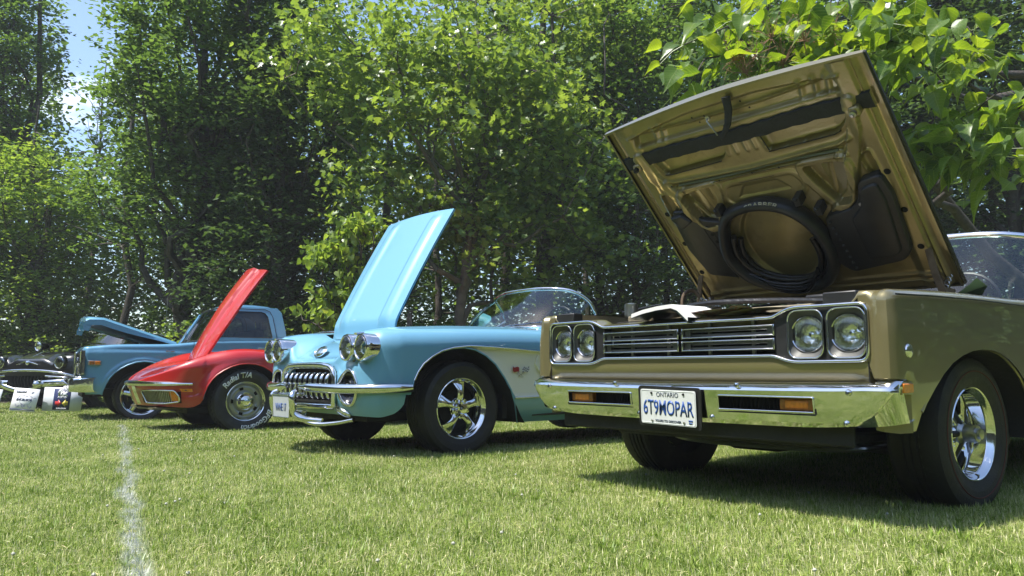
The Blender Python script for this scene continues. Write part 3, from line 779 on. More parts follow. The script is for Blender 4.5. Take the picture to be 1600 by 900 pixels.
    loop_trim(car, 'grille_surround', ring, .0065, CHROME_SMOOTH)
    # black back panel of lamps and grille
    b = MB()
    for s in (1, -1):
        lamps = [.606, .770]
        b.cur = 0
        # lamp panel with rounded-square openings
        pts = []
        n = 40
        ys = np.linspace(.47, .853, 60); zs = np.linspace(.628, .842, 40)
        op = []
        for yc in lamps:
            w_ = .0735 if yc < .7 else .0735
            sq = rounded([Vector((yc - w_, .829, 0)), Vector((yc + w_, .829, 0)), Vector((yc + w_, .642, 0)), Vector((yc - w_, .642, 0))], [.045, .045, .045, .045], 7)
            op.append([(p.x, p.y) for p in sq])
            loopp = [Vector((XF + .002, s * p.x, p.y)) for p in sq]
            bz = loop_trim(car, 'lamp_bezel', loopp, .0038, CHROME_SMOOTH)
            # bowl walls from the square opening back to the round lamp
            bw = MB(); m = len(sq)
            rows = []
            for t in (0, .25, .5, .75, 1):
                row = []
                for q, p in enumerate(sq):
                    ang = atan2(p.y - .736, p.x - yc)
                    cx_, cz_ = yc + cos(ang) * .0705, .736 + sin(ang) * .0705
                    u = t ** .8
                    row.append((XF - .002 - .026 * t, s * (p.x * (1 - u) + cx_ * u), p.y * (1 - u) + cz_ * u))
                rows.append(row)
            bw.grid(rows, cv=True); bw.build('lamp_bowl', LAMPGREY, car, smooth=60)
            headlamp(car, 'headlight', (XF - .024, s * yc, .736), .0685, ring=.006)
        P = [[(XF - .008, s * y, z) for z in zs] for y in ys]
        b.grid(P, skip=lambda i, j: any(inpoly((ys[i] + ys[i + 1]) / 2, (zs[j] + zs[j + 1]) / 2, o) for o in op) or (ys[i] < .52 and not inpoly((ys[i] + ys[i + 1]) / 2, (zs[j] + zs[j + 1]) / 2, hole2)))
    b.build('lamp_panel', BLACK, car, smooth=None)
    g = MB(); g.box((XF - .13, 0, .73), (.01, .98, .22))
    g.build('radiator', mat('radiator_black', (.012, .012, .013), rough=.6, bump=1.0, bscale=300), car)
    # box round the opening
    g = MB(); g.box((XF - .07, 0, .648), (.12, .96, .012)); g.box((XF - .07, 0, .812), (.12, .96, .012))
    g.box((XF - .07, .485, .73), (.12, .012, .17)); g.box((XF - .07, -.485, .73), (.12, .012, .17)); g.build('grille_box', BLACK, car)
    # radiator core support bars glimpsed between
    for y in (-.33, -.11, .12, .34):
        g = MB(); g.box((XF - .06, y, .73), (.012, .014, .15)); g.build('grille_upright', SATIN, car)
    # grille: two banks each of two bright rectangular frames
    for s in (1, -1):
        for z0 in (.7575, .7015):
            y0, y1 = .012, .468
            hh = .0195
            fr = MB()
            for zz in (z0 + hh, z0 - hh):
                fr.box((XF - .012, s * (y0 + y1) / 2, zz), (.030, y1 - y0, .0065))
            for yy in (y0, y1):
                fr.box((XF - .012, s * yy, z0), (.030, .009, 2 * hh + .0085))
            o = fr.build('grille_frame', CHROME_SMOOTH, car, smooth=30, bevel=.0025)
            fi = MB()
            for yy in (y0 + .022, y1 - .022): fi.box((XF - .022, s * yy, z0), (.02, .030, 2 * hh - .006))
            fi.box((XF - .028, s * (y0 + y1) / 2, z0 + hh - .010), (.022, y1 - y0 - .01, .010)); fi.box((XF - .028, s * (y0 + y1) / 2, z0 - hh + .010), (.022, y1 - y0 - .01, .010))
            fi.build('frame_inset', GRILLE_SILVER, o, smooth=30, bevel=.002)
    # header behind the grille and hood rubber pads
    h = MB(); h.box((.74, 0, .796), (.15, 1.44, .05)); h.build('radiator_support', GOLD_DUSTY, car, bevel=.01)
    for s in (1, -1):
        q = MB(); q.box((.850, s * .748, .868), (.068, .135, .048)); q.build('hood_pad', BLACK, car, bevel=.006)
        q = MB(); q.tube([(.72, s * .60, .828), (.70, s * .3, .828), (.70, 0, .828)], .008, 6); q.build('weather_strip', BLACK, car)
    # engine bay tub
    t = MB(); t.box((-.37, 0, .70), (.03, 1.5, .5)); t.box((.2, .74, .74), (1.15, .02, .30)); t.box((.2, -.74, .74), (1.15, .02, .30)); t.box((.2, 0, .50), (1.1, 1.0, .02))
    t.build('engine_bay', GOLD_DUSTY, car)
    fw_ = MB(); fw_.box((-.345, 0, .83), (.02, 1.44, .20)); fw_.build('firewall', TAN, car)
    fw_ = MB(); fw_.tube(spline([(-.31, .72, .945), (-.31, .3, .955), (-.31, -.1, .955), (-.31, -.45, .95), (-.28, -.62, .925), (-.15, -.70, .895), (.1, -.71, .89)], 6), .011, 8); fw_.build('cowl_seal', HOSE, car)
    fw_ = MB(); fw_.box((-.30, .28, .885), (.08, .34, .10)); fw_.build('heater_box', BLACK, car, bevel=.012)
    for q, (a_, b_, c_, d_) in enumerate((((-.32, -.2, .93), (-.15, -.15, .955), (.05, -.25, .92), .010), ((-.32, -.05, .92), (-.1, .05, .965), (.1, .0, .90), .008), ((-.32, -.42, .92), (-.2, -.38, .95), (0, -.45, .90), .012), ((-.1, -.52, .90), (.1, -.35, .94), (.3, -.40, .89), .007))):
        fw_ = MB(); fw_.tube(spline([a_, b_, c_], 6), d_, 7); fw_.build('engine_hose', [HOSE, RUST, HOSE, STEEL][q], car)
    fw_ = MB(); fw_.lathe([(.055, 0), (.055, .07), (.045, .085), (.001, .088)], (-.20, -.52, .86), (0, 0, 1), 18); fw_.build('brake_reservoir', STEEL, car)
    for q in range(4):
        fw_ = MB(); fw_.box((-.332, -.6 + .22 * q, .90), (.01, .05, .03)); fw_.build('firewall_clip', RUST, car)
    e = MB(); e.box((.15, 0, .66), (.62, .5, .26)); e.lathe([(.19, 0), (.20, .02), (.20, .07), (.17, .085), (.02, .09), (.02, .11), (.001, .11)], (.2, 0, .80), (0, 0, 1), 32)
    e.build('engine', mat('engine_orange', (.03, .028, .024), rough=.5, noise=.3), car)
    h = MB(); h.tube(spline([(.62, -.42, .87), (.6, -.2, .905), (.62, 0, .915), (.6, .3, .905), (.62, .55, .885)], 6), .013, 8); h.build('radiator_hose', HOSE, car)
    h = MB(); h.box((.60, .0, .852), (.12, 1.02, .045)); h.build('radiator_top', TAN, car, bevel=.006)
    # ------ bumper: chromed face with two slots, swept-up ends
    ys = [0, .06, .12, .155, .16, .2, .235, .24, .245, .3, .36, .44, .52, .6, .655, .662, .67, .69, .72, .76, .80, .83, .85, .87, .89, .905, .92, .935, .945, .953, .960]
    def zb(y): return interp(y, [(0, .372), (.6, .376), (.75, .384), (.825, .393), (.90, .455), (.960, .535)])
    def zf(y): return interp(y, [(0, .372), (.80, .388), (.90, .398), (.960, .41)])
    def zt(y): return interp(y, [(0, .548), (.7, .552), (.960, .560)])
    def xf(y): return interp(y, [(0, .952), (.5, .950), (.8, .945), (.88, .941), (.92, .936), (.945, .926), (.960, .905)])
    sl0, sl1 = .437, .493
    def row(y):
        b_, t_ = zb(y), zt(y); mid = min(max(t_ - .034, b_ + .02), .522)
        z1, z0 = max(min(sl1, mid - .003), b_ + .012), max(min(sl0, mid - .008), b_ + .006)
        X = xf(y); tk = .055
        fb = zf(y)
        zz = [(X - .12, fb + .012), (X - tk - .02, fb - .001), (X - .030, b_ + .004), (X - .016, z0 * .35 + b_ * .65), (X - .010, z0), (X - .006, (z0 + z1) / 2), (X - .003, z1), (X - .001, mid - .008), (X, mid), (X - .004, mid + .010), (X - .016, mid + .021), (X - .040, t_ - .003), (X - .075, t_), (X - .10, t_ - .004)]
        return zz
    for s in (1, -1):
        P = [[(a, s * y, c) for a, c in row(y)] for y in ys]
        mb = MB()
        mb.grid(P, skip=lambda i, j: (.24 <= ys[i] and ys[i + 1] <= .663 and j in (4, 5)) or (ys[i + 1] <= .156 and j in (2, 3, 4, 5, 6, 7) and False))
        bo = mb.build('bumper', CHROME, car, smooth=24)
        # slot lining and signal lamp
        k = MB(); x = .95
        k.box((.90, s * .45, .428), (.08, .43, .006)); k.box((.90, s * .45, .497), (.08, .43, .006)); k.box((.90, s * .233, .465), (.08, .006, .07)); k.box((.90, s * .667, .465), (.08, .006, .07))
        k.box((.862, s * .45, .465), (.006, .44, .075)); k.build('slot_lining', BLACK, bo)
        k = MB()
        for q in range(14): k.box((.885, s * (.26 + q * .017), .465), (.02, .004, .06))
        k.build('slot_fins', UNDER, bo)
        a = MB(); a.box((.912, s * .582, .465), (.03, .148, .048)); a.build('turn_signal', AMBERDARK, bo, bevel=.006)
        a = MB(); a.box((.918, s * .582, .465), (.024, .100, .034)); a.build('signal_bulb_window', AMBER, bo, bevel=.006)
        loopp = rounded([Vector((.9505, s * .240, sl1)), Vector((.9475, s * .662, sl1)), Vector((.9415, s * .662, sl0)), Vector((.945, s * .240, sl0))], .006, 3)
        loop_trim(bo, 'slot_edge', loopp, .0035, CHROME_SMOOTH)
        for (y, z) in ((.245 + .09, .536), (.80, .515), (.78, .402), (.2, .40)):
            bb = MB(); X = xf(y) - (.0 if z > .5 else .016); bb.lathe([(.013, -.004), (.012, .004), (.008, .009), (.001, .010)], (X, s * y, z), (1, 0, .15), 14); bb.build('bumper_bolt', CHROME_SMOOTH, bo)
    # plate in its recess
    fr = frame((.966, -.01, .434), (0, 1, -.022), (.06, .022, 1))
    p = MB()
    def plate_poly(w, h, r): return [Vector((q.x, q.y, 0)) for q in rounded([Vector((-w, -h, 0)), Vector((w, -h, 0)), Vector((w, h, 0)), Vector((-w, h, 0))], r, 4)]
    bk = MB(); bk.prism([fr @ Vector((q.x, q.y, -.012)) for q in plate_poly(.172, .090, .02)], fr.to_3x3() @ Vector((0, 0, .006))); bk.build('plate_recess', BLACK, car)
    p.prism([fr @ q for q in plate_poly(.152, .0765, .012)], fr.to_3x3() @ Vector((0, 0, .002)))
    po = p.build('license_plate', PLATE, car, smooth=20)
    lp = MB(); lp.tube([fr @ (q + Vector((0, 0, .002))) for q in plate_poly(.147, .0715, .010)], .0016, 5, closed=True); lp.build('plate_rim', PLATE, po)
    tx = MB(); put_text(tx, '6T9MOPAR', .091, fr @ Matrix.Translation((0, -.006, .0028)), depth=.0008, bold=.0012, sx=.61); tx.build('plate_number', PLATEBLUE, po, smooth=None)
    tx = MB(); put_text(tx, 'ONTARIO', .030, fr @ Matrix.Translation((0, .054, .0028)), depth=.0005, sx=.9); tx.build('plate_province', mat('plate_grey_blue', (.05, .07, .11), rough=.5), po, smooth=None); tx = MB(); put_text(tx, 'YOURS TO DISCOVER', .0145, fr @ Matrix.Translation((0, -.061, .0028)), depth=.0005, bold=.0004); tx.build('plate_motto', bpy.data.materials['plate_grey_blue'], po, smooth=None)
    tx = MB()
    for dx in (-.012, 0, .012): tx.lathe([(.0045, 0), (.0045, .001), (.0001, .001)], fr @ Vector((.122 + dx * .6, -.052, .002)), fr.to_3x3() @ Vector((0, 0, 1)), 8)
    tx.box(fr @ Vector((.122, -.062, .003)), (.001, .018, .006)); tx.build('crown_mark', PLATEBLUE, po, smooth=None)
    for (a, c) in ((-.088, .060), (.088, .060), (-.088, -.062), (.088, -.062)):
        bb = MB(); bb.lathe([(.006, .002), (.005, .006), (.001, .0065)], fr @ Vector((a, c, 0)), fr.to_3x3() @ Vector((0, 0, 1)), 8); bb.build('plate_bolt', STEEL if c < 0 else BLACK, po)
    # side marker, disc added to mimic a round dent reflection, trims
    m = MB(); m.box((.832, .958, .532), (.082, .012, .034)); so = m.build('side_marker', AMBER, car, bevel=.004)
    m = MB(); m.box((.832, .953, .532), (.096, .010, .048)); m.build('marker_bezel', GOLD, so, bevel=.004)
    m = MB(); m.box((.845, -.962, .532), (.082, .012, .034)); m.build('side_marker', AMBER, car, bevel=.004)
    m = MB(); m.lathe([(.026, -.002), (.024, .003), (.016, .007), (.001, .008)], (.80, .957, .665), (0, 1, 0), 24); m.build('dent_reflection_disc', CHROME_SMOOTH, car)
    m = MB(); m.tube([(.86, .948, .868), (.6, .957, .876), (.2, .960, .886), (-.45, .960, .893), (-1.2, .955, .905)], .004, 6); m.build('crease_shade_line', BLACK, car)  # black tube stands in for the shade line along the shoulder crease
    for s in (1, -1):
        m = MB(); m.tube([(XF + .0005, s * .850, .548), (XF + .0005, s * .850, .626)], .0022, 5); m.build('panel_gap', BLACK, car)
        m = MB(); m.tube([(-.62, s * .9585, z) for z in (.30, .5, .7, .86)] + [(-.62, s * .93, .915)], .0032, 5); m.build('door_gap', BLACK, car)
    m = MB(); m.tube([(.60, -.60, .90), (.50, -.45, .935), (.52, -.30, .92), (.60, -.25, .90)], .008, 6); m.build('wiring_loom', HOSE, car)
    m = MB(); m.lathe([(.035, 0), (.035, .07), (.025, .075), (.001, .08)], (.62, -.52, .87), (0, 0, 1), 16); m.build('filler_cap', STEEL, car)
    m = MB(); m.box((.45, .52, .84), (.26, .17, .16)); m.build('battery', BLACK, car, bevel=.01)
    # wheel wells, underbody
    for s in (1, -1):
        for (xc, ar) in ((.13, arch), (-2.946, rear)):
            wl = MB(); A = [(a, s * .945, c) for a, c in ar]; Bq = [(a, s * .55, c) for a, c in ar]
            wl.grid([A, Bq]); wl.build('wheel_well', UNDER, car)
            lip = MB(); lip.tube([(a, s * .950, c + .004) for a, c in ar], .0075, 6); lip.build('arch_lip', GOLD, car)
        wl = MB(); wl.box((-1.7, s * .60, .42), (2.4, .04, .2)); wl.build('sill_inner', UNDER, car)
    u = MB(); u.box((-1.6, 0, .30), (4.6, 1.1, .04)); u.box((-1.7, 0, .38), (2.4, 1.80, .06)); u.box((.70, 0, .36), (.16, 1.25, .07)); u.box((-.45, 0, .45), (.05, 1.7, .4)); u.box((.86, 0, .42), (.02, 1.55, .22))
    u.build('underbody', UNDER, car, bevel=.01)
    v = MB(); v.box((.80, 0, .362), (.08, 1.20, .024)); v.build('lower_valance', UNDER, car, bevel=.012)
    k = MB(); k.tube(spline([(.05, -.62, .27), (.30, -.50, .25), (.42, -.2, .245), (.42, .2, .245), (.30, .50, .25), (.05, .62, .27)], 6), .013, 8); k.build('sway_bar', STEEL, car)
    for s in (1, -1):
        k = MB(); k.tube([(.02, s * .30, .27), (.0, s * .68, .22)], [.03, .02], 8); k.tube([(.30, s * .32, .27), (.02, s * .62, .22)], .017, 8); k.build('control_arm', STEEL, car)
        k = MB(); k.tube(spline([(-.5, s * .22, .25), (-1.2, s * .24, .2), (-2.2, s * .3, .21)], 4), .03, 10); k.build('exhaust_pipe', STEEL, car)
    k = MB(); k.box((.10, 0, .27), (.5, .3, .12)); k.build('oil_pan', UNDER, car, bevel=.03)
    # wheels
    for s in (1, -1):
        w = wheel(car, 'wheel', (.0, s * .862, .325), .335, .215, s, 'magnum', .198, steer=radians(-4))
        rl = MB(); R_ = .335; q = .198
        ax = Matrix.Rotation(radians(-4), 3, 'Z') @ Vector((0, s, 0)); rl.lathe([(q + .068, .0195), (q + .069, .0215), (q + .0715, .0215), (q + .0725, .0195)], (0, s * .862, .325), ax, 64); rl.build('red_line', REDLINE, w)
        wheel(car, 'wheel', (-2.946, s * .862, .325), .335, .215, s, 'magnum', .198)
    # ------ windshield, header rail, cabin
    wf = [(-.80, 0, .965), (-.84, .35, .965), (-.95, .66, .965), (-1.10, .82, .965)]
    wt = [(-1.22, 0, 1.392), (-1.225, .35, 1.385), (-1.235, .60, 1.368), (-1.30, .765, 1.338)]
    def sym(L): return [(p[0], -p[1], p[2]) for p in reversed(L[1:])] + list(L)
    A = spline(sym(wf), 5); T = spline(sym(wt), 5)
    gl = MB(); gl.grid([[A[i].lerp(T[i], t / 4) + Vector((.02 * sin(pi * t / 4), 0, .0)) for t in range(5)] for i in range(len(A))])
    ws = gl.build('windshield', GLASS, car, smooth=60)
    loop_trim(car, 'windshield_header', T, .016, CHROME_SMOOTH, closed=False, sx=1.2, sy=.8)
    for s in (0, -1): loop_trim(car, 'windshield_pillar', [A[s], T[s]], .017, CHROME_SMOOTH, closed=False)
    loop_trim(car, 'windshield_seal', [p + Vector((.01, 0, 0)) for p in A], .012, BLACK, closed=False)
    for s in (.25, -.35):
        k = MB(); k.tube([(-.74, s, .965), (-.86, s - .1, 1.02), (-.93, s - .42, 1.06)], .005, 6); k.tube([(-.85, s - .06, 1.015), (-.93, s - .44, 1.065)], .007, 4); k.build('wiper', BLACK, car)
    k = MB(); k.box((-1.15, 0, .93), (.5, 1.4, .06)); k.build('dashboard', BLACK, car, bevel=.02)
    k = MB(); k.tube(spline([(-1.42, .36 + .18 * cos(a), 1.0 + .18 * sin(a)) for a in [2 * pi * i / 12 for i in range(12)]], 2, closed=True), .011, 6, closed=True); k.build('steering_wheel', BLACK, car)
    for s in (1, -1):
        k = MB(); k.box((-2.0, s * .38, .78), (.14, .55, .5)); k.box((-1.75, s * .38, .60), (.5, .55, .16)); k.build('front_seat', mat('black_vinyl', (.02, .02, .021), rough=.5, bump=.3, bscale=30), car, bevel=.05)
    k = MB(); k.box((-1.65, 0, .50), (1.9, 1.5, .04)); k.build('cabin_floor', BLACK, car)
    k = MB(); k.box((-2.5, 0, .80), (.06, 1.5, .35)); k.build('cabin_bulkhead', BLACK, car)
    k = MB(); k.box((-1.05, .52, 1.005), (.03, .16, .03)); k.build('mirror_base', CHROME_SMOOTH, car)
    # ------ hood, raised: outer skin, pressed inner panel with its ribs, ducting
    p0 = Vector((-.34, 0, 1.015)); dv = Vector((1, 0, 1)).normalized(); nv = Vector((1, 0, -1)).normalized()
    def HP(u, v, n=0): return p0 + dv * v + Vector((0, 1, 0)) * u + nv * n
    def edge(v): return .735 - .01 * (v / 1.27) + .0
    def tip(u): return 1.285 + .035 * (1 - (abs(u) / .73) ** 1.6)
    sk = MB(); nu, nvv = 30, 24
    def outer(u, t, n): 
        w_ = .738; uu = u * w_; v = -.01 + t * (tip(uu) + .01); cr = -.028 * (1 - u * u) - .012
        bl = .02 * max(0, 1 - abs(abs(uu) - .24) / .10) * sstep(.1, .35, t) * sstep(.95, .75, t)
        return HP(uu, v, cr - bl + n)
    P = [[outer(-1 + 2 * i / nu, j / nvv, 0) for j in range(nvv + 1)] for i in range(nu + 1)]
    sk.grid(P)
    rim_o = [P[i][0] for i in range(nu + 1)] + [P[nu][j] for j in range(1, nvv + 1)] + [P[i][nvv] for i in reversed(range(nu))] + [P[0][j] for j in reversed(range(1, nvv))]
    # turned-down edge
    def inn(p):
        d = p - p0; u = d.y; v = d.dot(dv); n = d.dot(nv)
        return u, v, n
    r1 = []; r2 = []
    for p in rim_o:
        u, v, n = inn(p); r1.append(HP(u, v, .012)); u2 = u * (1 - .012 / .738); v2 = v - .012 if v > .6 else v + .008; r2.append(HP(u2, v2 if 0 < 1 else v, .012))
    sk.grid([rim_o, r1, r2], cv=True)
    hood = sk.build('hood', GOLD, car, smooth=40)
    # dark rubber-stained outer edge
    # pressed inner panel heightfield
    NU, NV = 300, 256
    U = np.linspace(-.724, .724, NU); V = np.linspace(.0, 1.0, NV)
    UU, TT = np.meshgrid(U, V, indexing='ij'); TIP = 1.272 + .035 * (1 - (np.abs(UU) / .73) ** 1.6); VV = TT * TIP
    def seg(px, py, ax_, ay, bx, by):
        dx, dy = bx - ax_, by - ay; t = np.clip(((px - ax_) * dx + (py - ay) * dy) / (dx * dx + dy * dy), 0, 1)
        return np.hypot(px - ax_ - t * dx, py - ay - t * dy)
    def pdist(poly):
        d = np.full(UU.shape, 9.0); ins = np.zeros(UU.shape, bool); n = len(poly)
        for i in range(n):
            a = poly[i]; b = poly[(i + 1) % n]; d = np.minimum(d, seg(UU, VV, a[0], a[1], b[0], b[1]))
            c = ((a[1] > VV) != (b[1] > VV)) & (UU < (b[0] - a[0]) * (VV - a[1]) / (b[1] - a[1] + 1e-12) + a[0]); ins ^= c
        return np.where(ins, -d, d)
    def ldist(pl): 
        d = np.full(UU.shape, 9.0)
        for a, b in zip(pl[:-1], pl[1:]): d = np.minimum(d, seg(UU, VV, a[0], a[1], b[0], b[1]))
        return d
    def ss(a, b, x): t = np.clip((x - a) / (b - a), 0, 1); return t * t * (3 - 2 * t)
    def rp(poly, r): return [(p.x, p.y) for p in rounded([Vector((a, b, 0)) for a, b in poly], r, 5)]
    Hh = np.zeros(UU.shape)
    # perimeter rail then channel
    ed = np.minimum(np.abs(UU - .724), np.abs(UU + .724)); Hh += .016 * ss(.055, .068, ed) * ss(.17, .12, ed); Hh -= .006 * ss(.035, .02, ed)
    Hh += .010 * np.exp(-((ed - .045) / .006) ** 2)
    # front pressed pocket
    Hh -= .028 * ss(0.0, -.022, pdist(rp([(-.60, 1.135), (.60, 1.135), (.57, 1.225), (.2, 1.262), (-.2, 1.262), (-.57, 1.225)], .04)))
    Hh += .012 * np.exp(-(ldist([(-.6, 1.22), (-.2, 1.20), (.2, 1.20), (.6, 1.22)]) / .008) ** 2)
    for uu in (-.45, -.40, .40, .47, .53): Hh += .010 * np.exp(-(seg(UU, VV, uu, 1.15, uu + .02, 1.235) / .012) ** 2)
    # recessed slots behind the strip
    for poly in ([(-.53, 1.06), (-.50, .94), (-.11, .955), (-.05, 1.06)], [(.12, 1.06), (.135, .94), (.50, .948), (.56, 1.0), (.585, 1.06)]):
        Hh -= .030 * ss(.0, -.008, pdist(rp(poly, .03)))
        Hh += .006 * np.exp(-(pdist(rp(poly, .03)) / .012) ** 2)
    for uu in (-.08, -.03, .03, .08): Hh += .008 * np.exp(-(seg(UU, VV, uu, .97, uu, 1.05) / .009) ** 2)
    # cross ridges
    Hh += .014 * np.exp(-(ldist([(-.52, .905), (-.48, .888), (0, .872), (.48, .890), (.54, .915)]) / .011) ** 2)
    Hh -= .010 * np.exp(-(ldist([(-.50, .862), (0, .85), (.50, .862)]) / .007) ** 2)
    Hh += .007 * ss(.010, .006, ldist([(-.44, .832), (0, .838), (.50, .832)]))
    # diagonal beams
    for s in (1, -1):
        Hh += .024 * ss(.036, .026, ldist([(s * .60, 1.09), (s * .575, .95), (s * .42, .60), (s * .33, .53)]))
        Hh += .010 * ss(.028, .016, ldist([(s * .46, .84), (s * .485, .62)]))
        # side lightening troughs
        Hh -= .016 * ss(.002, -.012, pdist(rp([(s * .60, .84), (s * .535, .80), (s * .56, .60), (s * .615, .60)], .03)))
        Hh += .007 * np.exp(-(pdist(rp([(s * .60, .84), (s * .535, .80), (s * .56, .60), (s * .615, .60)], .03)) / .008) ** 2)
        tri = rp([(s * .475, .800), (s * .255, .815), (s * .275, .73), (s * .345, .575), (s * .43, .575)], .035)
        dt = pdist(tri); Hh += .016 * ss(.044, .034, dt) * ss(-.003, .003, dt); Hh -= .040 * ss(.0, -.008, dt)
        Hh += .008 * np.exp(-(seg(UU, VV, s * .34, .62, s * .38, .80) / .02) ** 2) * (dt < 0)
    Hh += .010 * ss(.02, .008, np.abs(pdist(rp([(-.20, .80), (.20, .80), (.24, .70), (.14, .62), (-.14, .62), (-.24, .70)], .04)))) * .6
    Hh -= .008 * ss(0, -.010, pdist(rp([(-.10, .775), (.10, .775), (.16, .70), (-.16, .70)], .02)))
    # opening of the air duct, showing the domed outer skin
    ov = [(.21 * cos(a) * (1.0) + -.07, .375 + .27 * sin(a)) for a in [2 * pi * k / 28 for k in range(28)]]
    Hh -= .030 * ss(0, -.02, pdist(ov))
    Hh += .012 * np.exp(-(((UU + .0) / .22) ** 2 + ((VV - .42) / .18) ** 2)) * (pdist(ov) < 0)
    # hinge-end rails
    Hh += .010 * np.exp(-(ldist([(-.66, .085), (.66, .085)]) / .012) ** 2) + .007 * np.exp(-(ldist([(-.66, .045), (.66, .045)]) / .006) ** 2)
    Hh += np.random.default_rng(2).normal(0, .0002, Hh.shape)
    me = MB()
    ip = [[HP(UU[i, j], VV[i, j], .002 + Hh[i, j]) for j in range(NV)] for i in range(NU)]
    me.grid(ip); me.build('inner_panel', GOLD_IN, hood, smooth=50)
    for pl, rr_ in (([(-.50, .948), (-.46, .941), (-.13, .950)], .0035), ([(.14, .938), (.48, .944), (.515, .955)], .0035), ([(-.44, .836), (0, .842), (.50, .836)], .0018), ([(.145, .945), (.135, 1.03)], .003), ([(-.10, .80), (.10, .80)], .0015)):
        q = MB(); q.tube([HP(a, b, .0145) for a, b in pl], rr_, 5); q.build('seam_line', BLACK, hood)
    q = MB(); q.tube([HP(a, .860 + .004 * sin(a * 9), .004) for a in np.linspace(-.46, .46, 20)], .005, 5, sx=1.8); q.build('sealant_bead', mat('grey_sealant', (.13, .15, .14), rough=.7), hood)
    # drilled holes
    for s in (1, -1):
        for v in (.03, .258, .48, .70):
            q = MB(); u0 = s * .632; q.lathe([(.0, .0005), (.016, .0005)], HP(u0, v, .0195), nv, 16); q.build('round_hole', DARKSLOT, hood)
    for u, v in ((-.40, .83), (-.2, .842), (0, .845), (.15, .842), (.30, .835), (-.10, 1.215), (-.14, 1.19), (-.17, 1.225), (.12, 1.235), (.15, 1.19), (-.5, .87), (.46, .835), (.5, .72)):
        q = MB(); q.lathe([(.0, .0005), (.0055, .0005)], HP(u, v, .018 if v < 1 else .006), nv, 10); q.build('small_hole', DARKSLOT, hood)
    # foam strip
    f = MB(); N = 40
    rows = []
    for i in range(N + 1):
        u = -.705 + 1.41 * i / N; w_ = .040 + .003 * sin(i * 2.1); vc = 1.072 - .004 * cos(i * .3)
        hb_ = .020 + .004 * sin(i * 1.3)
        rows.append([HP(u, vc - w_, .006), HP(u, vc - w_ * .9, hb_), HP(u, vc, hb_ + .003), HP(u, vc + w_ * .9, hb_), HP(u, vc + w_, .006)])
    f.grid(rows); f.build('foam_strip', FOAM, hood, smooth=60)
    for s in (1, -1):
        q = MB(); q.box(HP(s * .622, 1.045, .032), (.05, .05, .05), rot=Matrix.Rotation(radians(-45), 3, 'Y')); qq = q.build('hood_bumper_bracket', GOLD_IN, hood, bevel=.012)
        q = MB(); q.lathe([(.016, 0), (.015, .018), (.007, .022), (.006, .03), (.001, .03)], HP(s * .622, 1.045, .055), nv, 16); q.build('bumper_stop', STEEL if s > 0 else BLACK, hood)
    # latch hook and rod
    q = MB(); q.tube([HP(.07, 1.285, .02), HP(.06, 1.22, .035), HP(.035, 1.16, .055), HP(-.01, 1.11, .075), HP(-.035, 1.085, .06)], [.022, .020, .017, .012, .006], 8, sx=.45)
    q.tube([HP(-.01, 1.14, .02), HP(.01, 1.13, .06), HP(.04, 1.16, .05)], .008, 6); q.build('latch_hook', FOAM, hood)
    q = MB(); q.tube([HP(-.085, 1.20, .012), HP(-.085, 1.195, .03), HP(-.055, 1.11, .045)], .004, 6); q.lathe([(.014, .0), (.014, .008), (.001, .009)], HP(-.085, 1.20, .006), nv, 12); q.build('safety_catch_rod', STEEL, hood)
    # ducting: boxes each side and the oval seal
    def slab(name, poly, n0, n1, r=.02, inset=.02, material=DUCT):
        pr = rounded([Vector((a, b, 0)) for a, b in poly], r, 4); c = sum(pr, Vector()) / len(pr)
        m = MB(); rows = []
        for (k, n_) in ((0, n0), (0, n1 - .012), (.35, n1 - .003), (1, n1)):
            rows.append([HP(p.x + (c.x - p.x) * 0 - (p.x - c.x) / max(.01, (p - c).length) * inset * k, p.y - (p.y - c.y) / max(.01, (p - c).length) * inset * k, n_) for p in pr])
        m.grid(rows, cv=True); m.poly(rows[-1]); return m.build(name, material, hood, smooth=35)
    slab('air_box', [(.50, .695), (.612, .712), (.628, .60), (.60, .26), (.55, .205), (.28, .165), (.22, .24), (.27, .53), (.42, .555), (.47, .60)], .0, .055, .03)
    slab('air_box_lid', [(.50, .66), (.585, .68), (.595, .58), (.565, .28), (.53, .25), (.40, .24), (.40, .50), (.47, .56)], .05, .072, .025)
    slab('air_box', [(-.585, .715), (-.50, .705), (-.43, .628), (-.31, .59), (-.385, .188), (-.575, .235), (-.625, .44), (-.615, .60)], .0, .034, .02)
    slab('air_box_lid', [(-.60, .69), (-.52, .70), (-.47, .64), (-.56, .60)], .03, .065, .012)
    for i in range(8):
        t = i / 7; q = MB(); q.lathe([(.0, .002), (.009, .002), (.011, 0)], HP(-.415 + .04 * t, .575 - .375 * t, .034), nv, 12); q.build('vent_hole', DARKSLOT, hood)
    for dx in (-.022, .022):
        q = MB(); q.tube([HP(-.42 + dx, .585, .036), HP(-.378 + dx, .195, .036)], .0022, 4); q.build('air_box_seam', BLACK, hood)
    for i in range(9):
        t = i / 8; q = MB(); q.box(HP(.29 + .02 * t, .50 - .30 * t, .058), (.01, .012, .01)); q.build('clip', HOSE, hood)
    ovc = spline([(-.33, .50), (-.24, .645), (-.05, .695), (.10, .64), (.205, .50), (.225, .29), (.13, .12), (-.08, .095), (-.29, .19), (-.37, .34)][::1] and [Vector((a, b, 0)) for a, b in [(-.33, .50), (-.24, .635), (-.06, .675), (.10, .625), (.20, .49), (.215, .29), (.12, .13), (-.08, .105), (-.28, .19), (-.36, .34)]], 6, closed=True)
    path = [HP(p.x, p.y, .045) for p in ovc]
    q = MB(); q.tube(path, .034, 10, closed=True, up=tuple(nv), sx=1.5, sy=.9); q.build('duct_ring', DUCT, hood, smooth=60)
    c0 = Vector((-.07, .38, 0))
